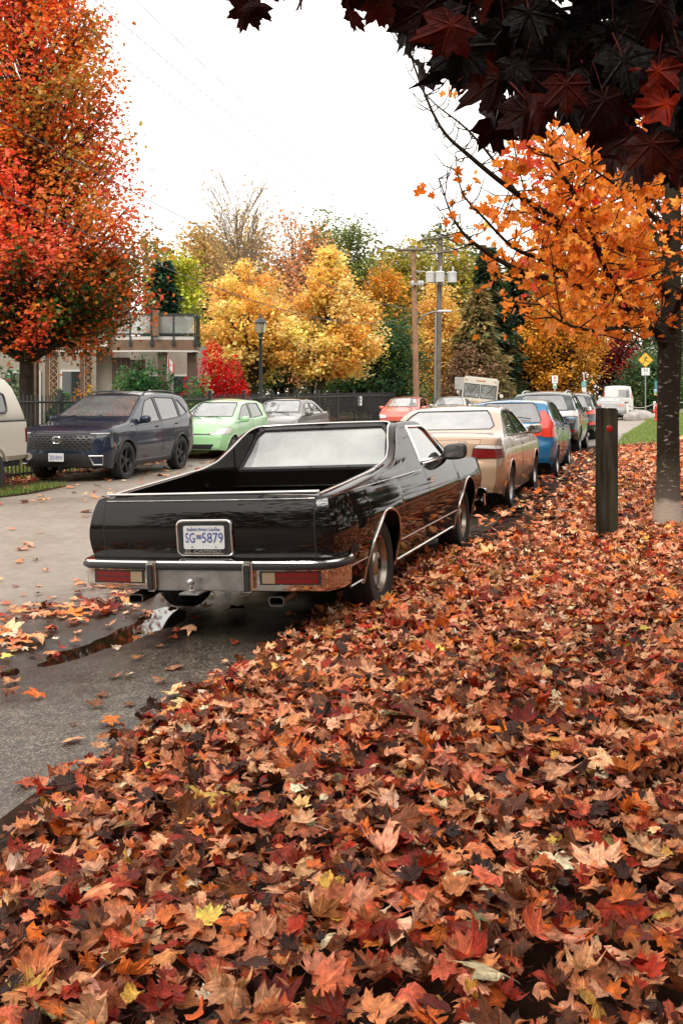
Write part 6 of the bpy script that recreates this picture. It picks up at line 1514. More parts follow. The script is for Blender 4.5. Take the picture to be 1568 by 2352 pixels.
def hydrant():
    Y = 50; X = wx(1509, Y); z0 = wz(966, Y)
    root = empty('fire_hydrant', (X, Y, z0 - .02), R_(20), 'red fire hydrant with domed cap on the grass bank', 'hydrant')
    m = mat('hydrant_red', (.40, .035, .022), .4, coat=.5, noise=.2, nscale=8)
    b = MB(); b.lathe([(.19, -.3), (.19, .05), (.17, .07), (.13, .09), (.125, .56), (.16, .58), (.16, .63), (.13, .65)], 20); b.build('barrel', m, root, 40)
    b = MB(); b.lathe([(.145, .65), (.14, .72), (.11, .79), (.06, .83), (.035, .84), (.035, .89), (.01, .90)], 20); b.build('cap', m, root, 40)
    for a in (0, math.pi, -math.pi / 2):
        b = MB(); M = Matrix.Rotation(a, 4, 'Z') @ Matrix.Translation((0, 0, .47)); b.lathe([(.075, .10), (.075, .18), (.09, .19), (.09, .23), (.03, .24), (.03, .27)], 14, M, 'x'); b.build('outlet', m, root, 40)
hydrant()
def cup():
    px, py = 1930 * .6125, 2096 * .6125; Y = F * (CH - .14) / (py - HY); X = wx(px, Y)
    root = empty('paper_cup', (X, Y, float(litter_z(np.array([X]), np.array([Y]))[0]) + .06), 0, 'small white cup lying on its side on the red leaves', 'cup', rx=R_(70), ry=R_(20))
    b = MB(); b.lathe([(.024, -.045), (.034, .045), (.036, .047), (.032, .045), (.022, -.040)], 20); b.build('cup_wall', mat('white_card', (.5, .48, .44), .5), root, 50)
    b = MB(); b.lathe([(.022, -.043), (.022, -.041)], 20); b.build('cup_base', mat('card_shade', (.3, .28, .25), .6), root, 50)
cup()

# ------------------------------------------------------------------ signs
M_steel = mat('galvanised_steel', (.26, .27, .27), .45, .6, noise=.1)
M_yel = mat('sign_yellow', (.60, .33, .015), .4); M_signw = mat('sign_white', (.55, .55, .54), .4); M_teal = mat('sign_teal', (.02, .17, .18), .4); M_ink = mat('sign_black', (.012, .012, .012), .5)
M_signred = mat('sign_red', (.45, .03, .03), .4)
def sign_root(name, label, px, Y, zg=None, rot=0):
    X = wx(px, Y); z = H1(X, Y) if zg is None else zg
    return empty(name, (X, Y, z), rot, label, 'sign'), z
def plate_(root, name, w, h, z, m, r=.03, edge=None, y=-.03, x=0):
    b = MB(); b.prism([(x + a, z + c) for a, c in rrect(w, h, r)], y - .004, y + .004, 'y'); o = b.build(name, m, root, 30)
    return o
Y = 62; r, z0 = sign_root('crossing_sign', 'yellow diamond running figure sign over a white 30 sign', 1481, Y)
zc = wz(827, Y) - z0; d = .46
b = MB(); b.tube([(0, 0, -.3), (0, 0, zc + .35)], .035, 8); b.build('pole', M_steel, r, 50)
b = MB(); b.prism([(0, zc - d), (d, zc), (0, zc + d), (-d, zc)], -.05, -.042, 'y'); dm = b.build('diamond_plate', M_yel, r, None)
b = MB(); fr = [(0, -.052, zc - d + .05), (d - .05, -.052, zc), (0, -.052, zc + d - .05), (-d + .05, -.052, zc), (0, -.052, zc - d + .05)]; b.tube(fr, .008, 4, False); b.build('border', M_ink, dm, None)
b = MB()
b.prism([(.045 + .045 * math.cos(a), zc + .20 + .045 * math.sin(a)) for a in np.linspace(0, 6.28, 13)[:-1]], -.056, -.051, 'y')
for pts, rr in (([(.02, .15), (-.06, .0)], .036), ([(-.05, .01), (.07, -.07), (.23, -.10)], .022), ([(-.06, .0), (-.07, -.11), (-.17, -.20)], .022), ([(.0, .14), (-.12, .13), (-.16, .05)], .017), ([(.02, .13), (.10, .09), (.17, .14)], .017)):
    b.tube([(x, -.052, zc + z) for x, z in pts], rr, 6)
b.build('running_figure', M_ink, dm, None)
b = MB(); b.prism([(-.20 + .022 * math.cos(a), zc - .03 + .022 * math.sin(a)) for a in np.linspace(0, 6.28, 9)[:-1]], -.056, -.051, 'y'); b.build('ball_mark', M_ink, dm, None)
zt = wz(853.5, Y) - z0; t = plate_(r, 'speed_plate', .52, .48, zt, M_signw, .04, y=-.045)
lettering('sign_lettering', '30', .30, .21, M_ink, t, (0, -.053, zt + .07)); lettering('sign_lettering', 'km/h', .24, .075, M_ink, t, (0, -.053, zt - .14))
b = MB(); fr = [(a, -.05, zt + c) for a, c in rrect(.49, .45, .04)]; b.tube(fr + fr[:1], .006, 4, False); b.build('border', M_ink, t, None)
Y = 66; r, z0 = sign_root('no_exit_sign', 'green NO EXIT sign with a small red and white sign under it', 1340, Y)
zc = wz(882.5, Y) - z0; b = MB(); b.tube([(-.0, 0, -.3), (0, 0, wz(860, Y) - z0)], .03, 8); b.build('pole', M_signw, r, 50)
t = plate_(r, 'exit_plate', .36, .38, zc, M_teal); lettering('sign_lettering', 'NO\nEXIT', .25, .25, M_signw, t, (0, -.037, zc))
zc2 = wz(894.5, Y) - z0; t = plate_(r, 'lower_plate', .28, .28, zc2, M_signw); b = MB(); b.tube([(.06 * math.cos(a), -.037, zc2 + .02 + .06 * math.sin(a)) for a in np.linspace(0, 6.28, 17)], .01, 4, False); b.build('red_ring', M_signred, t, None)
r, z0 = sign_root('parking_sign', 'white sign with a red no entry disc over a small green plate', 1273, Y)
zc = wz(871.5, Y) - z0; b = MB(); b.tube([(0, 0, -.3), (0, 0, zc + .2)], .03, 8); b.build('pole', M_signw, r, 50)
t = plate_(r, 'white_plate', .38, .50, zc, M_signw); b = MB(); b.prism([(.085 * math.cos(a), zc + .10 + .085 * math.sin(a)) for a in np.linspace(0, 6.28, 17)[:-1]], -.039, -.034, 'y'); o = b.build('red_disc', M_signred, t, None)
b = MB(); b.box(-.05, .05, -.042, -.038, zc + .085, zc + .115); b.build('white_bar', M_signw, o, None)
b = MB(); b.box(-.11, .11, -.037, -.034, zc - .09, zc - .06); b.box(-.09, .09, -.037, -.034, zc - .15, zc - .13); b.build('text_line', M_ink, t, None)
zc2 = wz(886, Y) - z0; t = plate_(r, 'lower_plate', .25, .38, zc2, mat('sign_pale_green', (.25, .38, .28), .4)); b = MB(); b.prism([(.07 * math.cos(a), zc2 + .09 + .07 * math.sin(a)) for a in np.linspace(0, 6.28, 15)[:-1]], -.039, -.034, 'y'); b.build('white_disc', M_signw, t, None)
b = MB(); b.box(-.09, .09, -.037, -.034, zc2 - .12, zc2 - .05); b.build('green_block', mat('sign_green', (.03, .18, .08), .4), t, None)
Y = 60; r, z0 = sign_root('bike_route_sign', 'teal bike route sign above a coloured map panel, partly behind the maple trunk', 1514, Y)
zc = wz(883, Y) - z0; b = MB(); b.tube([(0, 0, -.3), (0, 0, zc + .2)], .03, 8); b.build('pole', M_steel, r, 50)
t = plate_(r, 'route_plate', .62, .44, zc, M_teal); lettering('sign_lettering', 'Bike Route', .36, .08, M_signw, t, (0, -.037, zc + .12))
b = MB()
for x in (-.09, .09): b.tube([(x + .06 * math.cos(a), -.036, zc - .04 + .06 * math.sin(a)) for a in np.linspace(0, 6.28, 15)], .008, 4, False)
b.tube([(-.09, -.036, zc - .04), (-.03, -.036, zc + .03), (.05, -.036, zc + .03), (.0, -.036, zc - .04), (-.03, -.036, zc + .03)], .008, 4); b.tube([(.09, -.036, zc - .04), (.04, -.036, zc + .05), (.07, -.036, zc + .055)], .008, 4); b.build('bicycle_mark', M_signw, t, None)
b = MB(); b.box(-.2, .2, -.037, -.034, zc - .17, zc - .14); b.build('text_line', M_signw, t, None)
zc2 = wz(901, Y) - z0
for k, (nm, colr, za, zb) in enumerate((('photo_panel', (.20, .32, .42), .02, .20), ('map_panel', (.12, .22, .10), -.12, .02), ('map_band', (.50, .26, .05), -.17, -.12))):
    b = MB(); b.box(-.36, .36, -.035 - k * .001, -.027, zc2 + za, zc2 + zb); b.build(nm, mat(nm, colr, .5, noise=.5, nscale=9), r, None)
Y = 43.6; X = wx(826, Y)
r = empty('notice_sign', (X, Y - .12, wz(921, Y)), 0, 'small white notice fixed to the black fence left of the red hatchback', 'sign'); plate_(r, 'notice_plate', .18, .40, 0, M_signw, .02, y=0); b = MB(); b.box(-.06, .06, -.008, -.003, .06, .10); b.box(-.06, .06, -.008, -.003, -.05, -.02); b.build('text_line', M_ink, r, None)
Y = 57; r, z0 = sign_root('blank_sign', 'grey back of a square sign on a thin post beside the step van', 1054, Y); zc = wz(880, Y) - z0
b = MB(); b.tube([(0, 0, -.3), (0, 0, zc + .35)], .035, 8); b.build('pole', M_steel, r, 50); plate_(r, 'sign_plate', .52, .70, zc, mat('sign_back', (.30, .29, .26), .5, noise=.15), .04)

# ------------------------------------------------------------------ poles, transformers, wires
M_pole = mat('warm_pole_wood', (.22, .115, .065), .85, noise=.3, nscale=4, bump=.5, bscale=18)
M_poleg = mat('grey_pole_wood', (.105, .085, .065), .85, noise=.35, nscale=4, bump=.5, bscale=18)
M_insul = mat('insulator', (.30, .30, .31), .25, coat=.6)
def pole(name, label, pxt, pyt, pxb, Y, m, r, arms, extra):
    zt = wz(pyt, Y); Xb = wx(pxb, Y); Xt = wx(pxt, Y); z0 = H1(Xb, Y)
    root = empty(name, (Xb, Y, z0), 0, label, 'pole', 'utility poles'); hx = Xt - Xb; h = zt - z0
    b = MB(); b.tube([(0, 0, -.4), (hx * .5, 0, h * .5), (hx, 0, h)], [r, r * .86, r * .72], 12); b.build('shaft', m, root, 60)
    for zpx, x0, x1, dz, n in arms:
        z = wz(zpx, Y) - z0; a = wx(x0, Y) - Xb; c = wx(x1, Y) - Xb
        b = MB(); b.tube([(a, -.16, z - dz), (c, -.16, z + dz)], .062, 4)
        for s in (-1, 1): b.tube([(hx + s * .75, -.12, z + s * dz * .6), (hx, -.1, z - .55)], .018, 4)
        o = b.build('crossarm', M_poleg, root, None)
        for k in range(n):
            f = (k + .3) / (n - .4) if n > 1 else .5; x = a + (c - a) * f; zz = z - dz + 2 * dz * f
            q = MB(); q.lathe([(.02, .05), (.05, .08), (.075, .14), (.05, .16), (.06, .2), (.03, .24)], 10, Matrix.Translation((x, -.16, zz))); q.build('insulator', M_insul, o, 50)
    extra(root, hx, z0, Xb); return root
def ex_left(root, hx, z0, Xb):
    Y = 50; px = lambda p: wx(p, Y) - Xb; pz = lambda p: wz(p, Y) - z0
    b = MB(); b.tube([(px(957), -.1, pz(742)), (px(970), -.35, pz(726)), (px(990), -.6, pz(719)), (px(1006), -.8, pz(718))], [.05, .045, .04, .04], 8); o = b.build('lamp_arm', M_steel, root, 60)
    b = MB(); b.lathe([(.02, -.1), (.10, .0), (.13, .3), (.09, .55), (.02, .62)], 14, Matrix.Translation((px(1004), -.85, pz(718))) @ Matrix.Scale(.5, 4, (0, 0, 1)), 'x'); b.build('lamp_head', M_signw, o, 60)
    b = MB(); b.box(px(942) - .05, px(970), -.3, -.1, pz(655), pz(652)); 
    for p in (946, 962, 968): b.lathe([(.03, -.1), (.08, -.04), (.09, .12), (.04, .2)], 10, Matrix.Translation((px(p), -.3, pz(655))))
    b.build('cutout', M_insul, root, 50)
    b = MB(); b.tube([(px(955), -.1, pz(623)), (px(975), -.3, pz(626))], .03, 6); b.tube([(px(957), -.1, pz(650)), (px(963), -.25, pz(630))], .02, 5); b.build('bracket', M_steel, root, None)
pole('utility_pole', 'warm brown utility pole with a single crossarm and street lamp arm, left of the two', 949, 574, 957, 50, M_pole, .165, [(575, 912, 978, .02, 4)], ex_left)
def ex_right(root, hx, z0, Xb):
    Y = 52; px = lambda p: wx(p, Y) - Xb; pz = lambda p: wz(p, Y) - z0
    for p, y_ in ((987, -.25), (1008, -.42), (1036, -.25)):
        b = MB(); zb = pz(650); zt = pz(628); b.lathe([(.02, zb - .02), (.24, zb), (.25, zt - .03), (.265, zt), (.22, zt + .05), (.02, zt + .07)], 18, Matrix.Translation((px(p), y_, 0))); o = b.build('transformer', mat('transformer_grey', (.42, .42, .42), .45, noise=.12, nscale=5), root, 40)
        b = MB(); b.lathe([(.05, zt + .05), (.055, zt + .1), (.035, zt + .14), (.055, zt + .18), (.03, zt + .3), (.01, zt + .34)], 10, Matrix.Translation((px(p) + .05, y_, 0))); b.build('bushing', M_insul, o, 50)
    b = MB(); b.box(px(985), px(1038), -.16, -.06, pz(637), pz(634)); b.box(px(998), px(1022), -.2, -.08, pz(655), pz(652)); b.build('mounting_bar', M_steel, root, None)
    b = MB(); b.tube([(hx * .3 - .19, -.1, 0), (hx * .5 - .17, -.12, pz(720))], .05, 6); b.build('conduit', M_steel, root, 50)
    for p in (1012 - 62, 1012 + 40):
        b = MB(); b.lathe([(.03, -.3), (.07, -.28), (.03, -.2), (.07, -.14), (.03, -.06), (.06, 0)], 10, Matrix.Translation((px(1000 if p < 1000 else 1052), -.16, pz(582)))); b.build('hanging_insulator', M_insul, root, 50)
pole('utility_pole', 'grey utility pole carrying three transformer drums, right of the two', 1011, 541, 1003, 52, M_poleg, .17, [(547, 966, 1056, .12, 3), (580, 985, 1052, .08, 3)], ex_right)
M_wire = mat('dark_wire', (.05, .05, .05), .6)
def wire(label, a, b_, sag, r=.009):
    A = Vector((wx(a[0], a[2]), a[2], wz(a[1], a[2]))); B = Vector((wx(b_[0], b_[2]), b_[2], wz(b_[1], b_[2])))
    q = MB(); pts = [A.lerp(B, i / 24) - Vector((0, 0, sag * 4 * (i / 24) * (1 - i / 24))) for i in range(25)]; q.tube(pts, [r * .55 + r * .45 * i / 24 for i in range(25)], 4)
    o = q.build('power_line', M_wire, None, None); tag(o, label, 'wire', 'overhead wires')
M_wire2 = M_wire
wire('highest overhead wire, crossing the sky from the top edge to the left pole', (250, -60, 16), (948, 572, 49.8), .25, .016)
wire('overhead wire just below the highest one, ending at the left pole crossarm', (150, -60, 16), (930, 572, 49.8), .25, .016)
wire('thin overhead wire crossing the sky beside the red crown to the crossarm', (150, 20, 15), (915, 573, 49.8), .5, .014)
wire('thicker service wire passing in front of the flame maple and golden maples, upper one', (-40, 252, 13), (955, 712, 49.7), .5, .014)
wire('black service cable in front of the flame maple, lower one', (-60, 415, 12), (955, 720, 49.7), 1.0, .012)

# ------------------------------------------------------------------ fence, lamp post, chain fence
def fence():
    m = mat('black_fence_paint', (.010, .010, .011), .5)
    A = Vector((wx(-40, 18.0), 18.0, 0)); B = Vector((wx(905, 50), 50, 0)); d = (B - A); L = d.length; u = d / L; ang = math.atan2(u.y, u.x)
    root = empty('picket_fence', (A.x, A.y, 0), ang, 'long black metal picket fence behind the left row of cars', 'fence')
    def gz(s): p = A + u * s; return H1(p.x, p.y)
    h = 1.62; n = int(L / 2.4); pk = MB()
    for i in range(n + 1):
        s = L * i / n; z = gz(s); b = MB(); b.box(s - .035, s + .035, -.035, .035, z - .2, z + h + .06); b.lathe([(.05, z + h + .06), (.05, z + h + .09), (.02, z + h + .11)], 8, Matrix.Translation((s, 0, 0))); b.build('fence_post', m, root, None)
    for i in range(n):
        s0, s1 = L * i / n, L * (i + 1) / n; za, zb = gz(s0), gz(s1); b = MB()
        for q in (.12, h - .14): b.tube([(s0 + .03, 0, za + q), (s1 - .03, 0, zb + q)], .022, 4)
        k = int((s1 - s0) / .125)
        for j in range(1, k):
            s = s0 + (s1 - s0) * j / k; z = za + (zb - za) * j / k; b.box(s - .010, s + .010, -.010, .010, z + .06, z + h)
        b.build('picket_panel', m, root, None)
fence()
def lamp():
    Y = 34; X = wx(598.5, Y); z0 = H1(X, Y); pz = lambda p: wz(p, Y) - z0
    root = empty('lamp_post', (X, Y, z0), 0, 'black old style lamp post with glass lantern before the golden maple', 'lamp')
    m = mat('lamp_black', (.022, .023, .024), .45)
    zt = pz(768); b = MB(); b.lathe([(.16, -.2), (.16, .5), (.10, .6), (.075, .75), (.062, 1.6), (.056, zt - .2), (.09, zt - .15), (.06, zt - .1), (.10, zt), (.03, zt + .02)], 16); b.build('post', m, root, 40)
    z2 = pz(743); b = MB(); b.lathe([(.10, zt + .02), (.155, zt + .06), (.185, z2)], 8, cap=False); b.build('lantern_glass', glass_mat('lantern_glass', (.5, .48, .42), .75, (.30, .26, .19)), root, None)
    b = MB(); b.lathe([(.21, z2), (.215, z2 + .03), (.14, z2 + .13), (.07, z2 + .18), (.03, z2 + .2), (.03, z2 + .26), (.005, z2 + .30)], 12)
    for k in range(8): a = 2 * math.pi * k / 8; b.tube([(.105 * math.cos(a), .105 * math.sin(a), zt + .02), (.187 * math.cos(a), .187 * math.sin(a), z2 + .01)], .010, 4)
    b.build('lantern_cap', m, root, 40)
lamp()
def chain_fence():
    Y = 64; pts = [(1440, 903), (1502, 903), (1541, 904), (1590, 904)]
    X0 = wx(1502, Y); z0 = H1(X0, Y); root = empty('rope_fence', (X0, Y, z0), 0, 'low white post and rope fence behind the red hydrant', 'fence'); tops = []
    for px, py in pts:
        x = wx(px, Y) - X0; z = H1(wx(px, Y), Y) - z0; h = .95; b = MB(); b.lathe([(.085, z - .3), (.085, z + h - .03), (.06, z + h)], 12, Matrix.Translation((x, 0, 0))); b.build('fence_post', mat('white_post_paint', (.50, .48, .45), .6, noise=.1), root, 50); tops.append((x, z + h - .12))
    for (xa, za), (xb, zb) in zip(tops[:-1], tops[1:]):
        b = MB(); b.tube([(xa + (xb - xa) * i / 10, -.09, za + (zb - za) * i / 10 - .22 * 4 * (i / 10) * (1 - i / 10)) for i in range(11)], .025, 6); b.build('rope', mat('pale_rope', (.36, .34, .30), .8), root, 60)
chain_fence()
def boulder():
    Y = 58; X = wx(1466, Y); bm = bmesh.new(); bmesh.ops.create_icosphere(bm, subdivisions=3, radius=1)
    for v in bm.verts: v.co = Vector((v.co.x * .95, v.co.y * .6, v.co.z * .48)) * (1 + .22 * float(vnoise(v.co.x * 2 + 5, v.co.y * 2 + v.co.z * 1.7, 1.3, 3)) - .1)
    me = bpy.data.meshes.new('boulder'); bm.to_mesh(me); bm.free(); o = link('boulder', me, mat('grey_stone', (.26, .24, .22), .85, noise=.3, nscale=3, bump=.6, bscale=9), None, 60); o.location = (X, Y, H1(X, Y) + .12)
    tag(o, 'low grey boulder at the foot of the crossing sign', 'rock')
boulder()

# ------------------------------------------------------------------ people far off under the golden orange tree
def person(label, px, Y, coat, pose, hair):
    X = wx(px, Y); root = empty('person', (X, Y, H1(X, Y)), pose[0], label, 'person')
    J = [(0, 0, .95), (0, 0, 1.15), (0, 0, 1.42), (0, .0, 1.55), (0, .02, 1.66), (.10, 0, .90), (.11, .02 + pose[1], .48), (.11, pose[1] * 1.4, .06), (.11, pose[1] * 1.4 + .14, .03), (-.10, 0, .90), (-.11, -pose[1] + .02, .48), (-.11, -pose[1] * 1.6, .06), (-.11, -pose[1] * 1.6 + .14, .03),
         (.20, 0, 1.40), (.25, -.02, 1.12), (.24, .10, .88), (.24, .13, .80), (-.20, 0, 1.40), (-.25, -.02, 1.12), (-.24, .10, .88), (-.24, .13, .80), (0, .0, 1.76)]
    E = [(0, 1), (1, 2), (2, 3), (3, 4), (4, 21), (0, 5), (5, 6), (6, 7), (7, 8), (0, 9), (9, 10), (10, 11), (11, 12), (2, 13), (13, 14), (14, 15), (15, 16), (2, 17), (17, 18), (18, 19), (19, 20)]
    rad = {0: .15, 1: .14, 2: .15, 3: .055, 4: .10, 21: .085, 5: .10, 6: .062, 7: .042, 8: .035, 9: .10, 10: .062, 11: .042, 12: .035, 13: .065, 14: .048, 15: .038, 16: .04, 17: .065, 18: .048, 19: .038, 20: .04}
    me = bpy.data.meshes.new('body'); me.from_pydata(J, E, []); o = bpy.data.objects.new('body', me); COL.objects.link(o); o.parent = root
    md = o.modifiers.new('skin', 'SKIN'); sk = me.skin_vertices[0].data
    for i, r in rad.items(): sk[i].radius = (r, r * .85)
    sk[0].use_root = True
    s2 = o.modifiers.new('sub', 'SUBSURF'); s2.levels = 1; s2.render_levels = 1
    m = mat('person_clothes', coat, .8); n = m.node_tree.nodes; l = m.node_tree.links; tc = n.new('ShaderNodeTexCoord'); sx = n.new('ShaderNodeSeparateXYZ'); l.new(tc.outputs['Object'], sx.inputs[0])
    cr = n.new('ShaderNodeValToRGB'); cr.color_ramp.interpolation = 'CONSTANT'; e = cr.color_ramp.elements; e[0].position = 0; e[0].color = (.02, .022, .03, 1); e[1].position = .52; e[1].color = (*coat, 1); q = e.new(.83); q.color = (.38, .22, .16, 1)
    mr = n.new('ShaderNodeMapRange'); mr.inputs[1].default_value = 0; mr.inputs[2].default_value = 1.85; l.new(sx.outputs[2], mr.inputs[0]); l.new(mr.outputs[0], cr.inputs[0]); l.new(cr.outputs[0], n['Principled BSDF'].inputs['Base Color']); me.materials.append(m)
    b = MB(); b.lathe([(.02, 1.855), (.075, 1.84), (.112, 1.77), (.115, 1.70), (.09, 1.66)], 14, Matrix.Translation((0, -.012, 0)), cap=False); b.build('hair', mat('person_hair', hair, .7), root, 60)
person('person in a blue jacket walking under the golden orange tree', 1240, 74, (.05, .12, .35), (R_(60), .12), (.03, .02, .015))
person('person in a red jacket standing under the golden orange tree', 1260, 78, (.42, .06, .09), (R_(200), .03), (.10, .05, .02))

# ------------------------------------------------------------------ apartment house on the left
def house():
    Y = 34.0; px = lambda p, d=0: wx(p, Y + d) - X0; X0 = wx(250, Y); z0 = H1(X0, Y)
    pz = lambda p, d=0: wz(p, Y + d) - z0
    root = empty('apartment_house', (X0, Y, z0), 0, 'low beige sided apartment house with timber balconies behind the black fence', 'building')
    m = mat('beige_siding', (.30, .265, .22), .75, noise=.08, nscale=3); n = m.node_tree.nodes; l = m.node_tree.links
    tc = n.new('ShaderNodeTexCoord'); sx = n.new('ShaderNodeSeparateXYZ'); l.new(tc.outputs['Object'], sx.inputs[0]); mu = n.new('ShaderNodeMath'); mu.operation = 'MULTIPLY'; mu.inputs[1].default_value = 1 / .19; l.new(sx.outputs[2], mu.inputs[0])
    fr = n.new('ShaderNodeMath'); fr.operation = 'FRACT'; l.new(mu.outputs[0], fr.inputs[0]); bp = n.new('ShaderNodeBump'); bp.inputs['Strength'].default_value = 1; bp.inputs['Distance'].default_value = .03; l.new(fr.outputs[0], bp.inputs['Height']); l.new(bp.outputs[0], n['Principled BSDF'].inputs['Normal'])
    timber = mat('brown_timber', (.075, .042, .026), .75, noise=.3, nscale=5, bump=.3); timberl = mat('brown_beam', (.13, .075, .045), .75, noise=.25, nscale=4, bump=.3); white = mat('white_trim', (.5, .48, .45), .6); dk = mat('green_black_rail', (.018, .024, .021), .5)
    zf = pz(790); 
    b = MB(); b.box(px(-420, 5), px(250, 5), 3.2, 9, -.3, 6.4); b.box(px(250, 5) + .004, px(470, 8), 4.6, 9, -.3, zf + .3); b.build('wall', m, root, None)
    b = MB(); b.box(px(226), px(251), -.25, 3.19, zf + .02, 6.4); b.box(px(210), px(248), .7, 3.19, -.3, zf - .02); b.build('wall_wing', m, root, None)
    b = MB(); b.box(px(206), px(251), -.27, .7, zf - .10, zf + .015); b.build('soffit_trim', white, root, None)
    b = MB(); b.box(px(-430, 5), px(256, 5), 2.4, 9.5, 6.42, 6.75); b.build('roof', mat('dark_roof', (.05, .045, .04), .8, noise=.2), root, None)
    # right balcony
    xa, xb, xm = px(252), px(448), px(352)
    def balcony(segs, posts, nm='balcony'):
        bm_ = MB(); 
        for (x0, y0), (x1, y1) in segs:
            ang = math.atan2(y1 - y0, x1 - x0); M = Matrix.Translation((x0, y0, 0)) @ Matrix.Rotation(ang, 4, 'Z'); L = math.hypot(x1 - x0, y1 - y0)
            bm_.box(0, L, -.05, .06, zf - .22, zf + .14, M)
        o = bm_.build(nm, timberl, root, None)
        tr = MB(); rl = MB(); gl = MB(); po = MB(); ft = MB()
        for (x0, y0), (x1, y1) in segs:
            ang = math.atan2(y1 - y0, x1 - x0); M = Matrix.Translation((x0, y0, 0)) @ Matrix.Rotation(ang, 4, 'Z'); L = math.hypot(x1 - x0, y1 - y0)
            tr.box(-.02, L + .02, -.08, .09, zf - .27, zf - .222, M); tr.box(.02, L - .02, -.03, .04, zf + .142, zf + .26, M)
            rl.box(0, L, -.09, -.03, zf + .30, zf + .35, M); rl.box(0, L, -.09, -.03, zf + .95, zf + 1.02, M)
            k = max(1, round(L / .75))
            for i in range(k + 1): s = L * i / k; rl.box(s - .025, s + .025, -.085, -.035, zf + .0, zf + .95, M); ft.box(s - .05, s + .05, -.11, -.052, zf - .06, zf + .08, M)
            gl.box(.05, L - .05, -.055, -.045, zf + .36, zf + .94, M)
        tr.build('white_fascia', white, o, None); rl.build('balcony_rail', dk, o, None); ft.build('rail_foot', dk, o, None)
        gl.build('glass_panel', glass_mat('frosted_balcony_glass', (.6, .66, .64), .55, (.40, .43, .41)), o, None)
        for x, y, w in posts:
            q = MB(); q.box(x - w, x + w, y - w, y + w, -.3, zf - .28); q.build('timber_post', timber, root, None)
        return o
    balcony([((xa, .0), (xm, -.16)), ((xm, -.16), (xb, .0)), ((xb, .0), (xb - .1, 1.3))], [(px(373), .1, .15), (px(438), .35, .15)])
    b = MB(); q_ = px(362); b.box(q_ - .10, q_ + .10, -.34, -.14, zf + .26, zf + 1.12); b.build('balcony_pillar', timberl, root, None)
    # left balcony
    xl = px(-380); balcony([((xl, -.0), (px(105), .05)), ((px(105), .05), (px(206), .1))], [(px(192), .3, .16), (px(112), .3, .16), (px(70), .3, .16)])
    lat = mat('lattice_wood', (.24, .16, .10), .8)
    for p in (202, 122):
        b = MB(); x = px(p)
        for k in range(13):
            z = .1 + k * .22; b.tube([(x - .13, .12, z), (x + .13, .12, z + .26)], .016, 4); b.tube([(x + .13, .13, z), (x - .13, .13, z + .26)], .016, 4)
        b.box(x - .15, x - .12, .10, .15, -.1, 3); b.box(x + .12, x + .15, .10, .15, -.1, 3); b.build('lattice', lat, root, None)
    # windows and doors
    for p0, p1, y, za, zb, in ((20, 50, 3.17, .3, 2.3), (58, 95, 3.17, .3, 2.3), (140, 190, 3.17, .2, 2.35), (330, 372, 4.57, .9, 2.2), (395, 440, 4.57, .1, 2.2), (30, 160, 3.17, 3.6, 5.6)):
        b = MB(); b.box(px(p0, y), px(p1, y), y - .04, y + .02, za, zb); f = b.build('window', white, root, None); b = MB(); b.box(px(p0, y) + .07, px(p1, y) - .07, y - .06, y - .045, za + .07, zb - .07); b.build('pane', mat('dark_pane', (.03, .035, .035), .06, spec=.8), f, None)
    b = MB()
    for k in range(7): x = px(249) + k * .165; b.box(x, x + .15, .55, .59, -.2, pz(825))
    b.box(px(248), px(292), .50, .55, pz(826), pz(820)); b.build('privacy_screen', timber, root, None)
house()
def flag():
    Y = 33.2; X = wx(384, Y); z0 = wz(845, Y); root = empty('flag', (X, Y, z0), R_(15), 'small red and white maple leaf flag on a stick under the balcony', 'flag')
    b = MB(); b.tube([(0, 0, -.5), (.03, 0, .42)], .010, 6); b.build('stick', M_signw, root, None)
    def cloth(u0, u1, nm, m, dy=0):
        vs = []; 
        for i in range(7):
            u = u0 + (u1 - u0) * i / 6
            for v in (0, 1): vs.append((.03 + u * .20 + v * .0, .03 * math.sin(u * 5) + dy, .38 - u * .26 - (1 - v) * .34))
        q = MB(); q.add(vs, [(i * 2, i * 2 + 1, i * 2 + 3, i * 2 + 2) for i in range(6)]); return q.build(nm, m, root, 60, fix=False)
    cloth(0, .25, 'red_band', M_signred); w = cloth(.25, .75, 'white_band', M_signw); cloth(.75, 1, 'red_band', M_signred)
    u = .5; cx, cz = .03 + u * .20, .38 - u * .26 - .17; q = MB(); q.prism([(cx + x * .05, cz + z * .055) for x, z in leaf_outline(LO)], .03 * math.sin(2.5) - .006, .03 * math.sin(2.5) - .002, 'y'); q.build('leaf_mark', M_signred, w, None)
flag()
# shrubs along the house
kf2 = 1.0
GREENB = [(C(60, 112, 56, kf2), .45), (C(84, 140, 74, kf2), .3), (C(38, 76, 42, kf2), .2), (C(150, 160, 90, kf2), .05)]
RHODO = [(C(90, 124, 84, kf2), .4), (C(150, 160, 120, kf2), .25), (C(60, 92, 62, kf2), .25), (C(190, 190, 150, kf2), .1)]
Y = 30.5; bush('rounded_shrub', 'large rounded glossy green shrub in front of the balcony', (wx(332, Y), Y, 0), 1.32, .95, 2.6, GREENB, 10000, .095, lumps=80)
Y = 31; bush('rounded_shrub', 'smaller rounded green shrub between the large one and the red bush', (wx(452, Y), Y, 0), .92, .65, 2.0, GREENB + [(C(190, 180, 90, kf2), .06)], 4200, .09, lumps=36)
Y = 37; bush('red_bush', 'blazing red bush below the right end of the balcony', (wx(500, Y), Y, 0), 1.35, 1.0, 3.15, BRIGHTRED, 8000, .10, lumps=48)
Y = 29; bush('leafy_shrub', 'pale leaved rhododendron shrub left of the large rounded shrub', (wx(150, Y), Y, 0), .70, .6, 1.75, RHODO, 1800, .14)
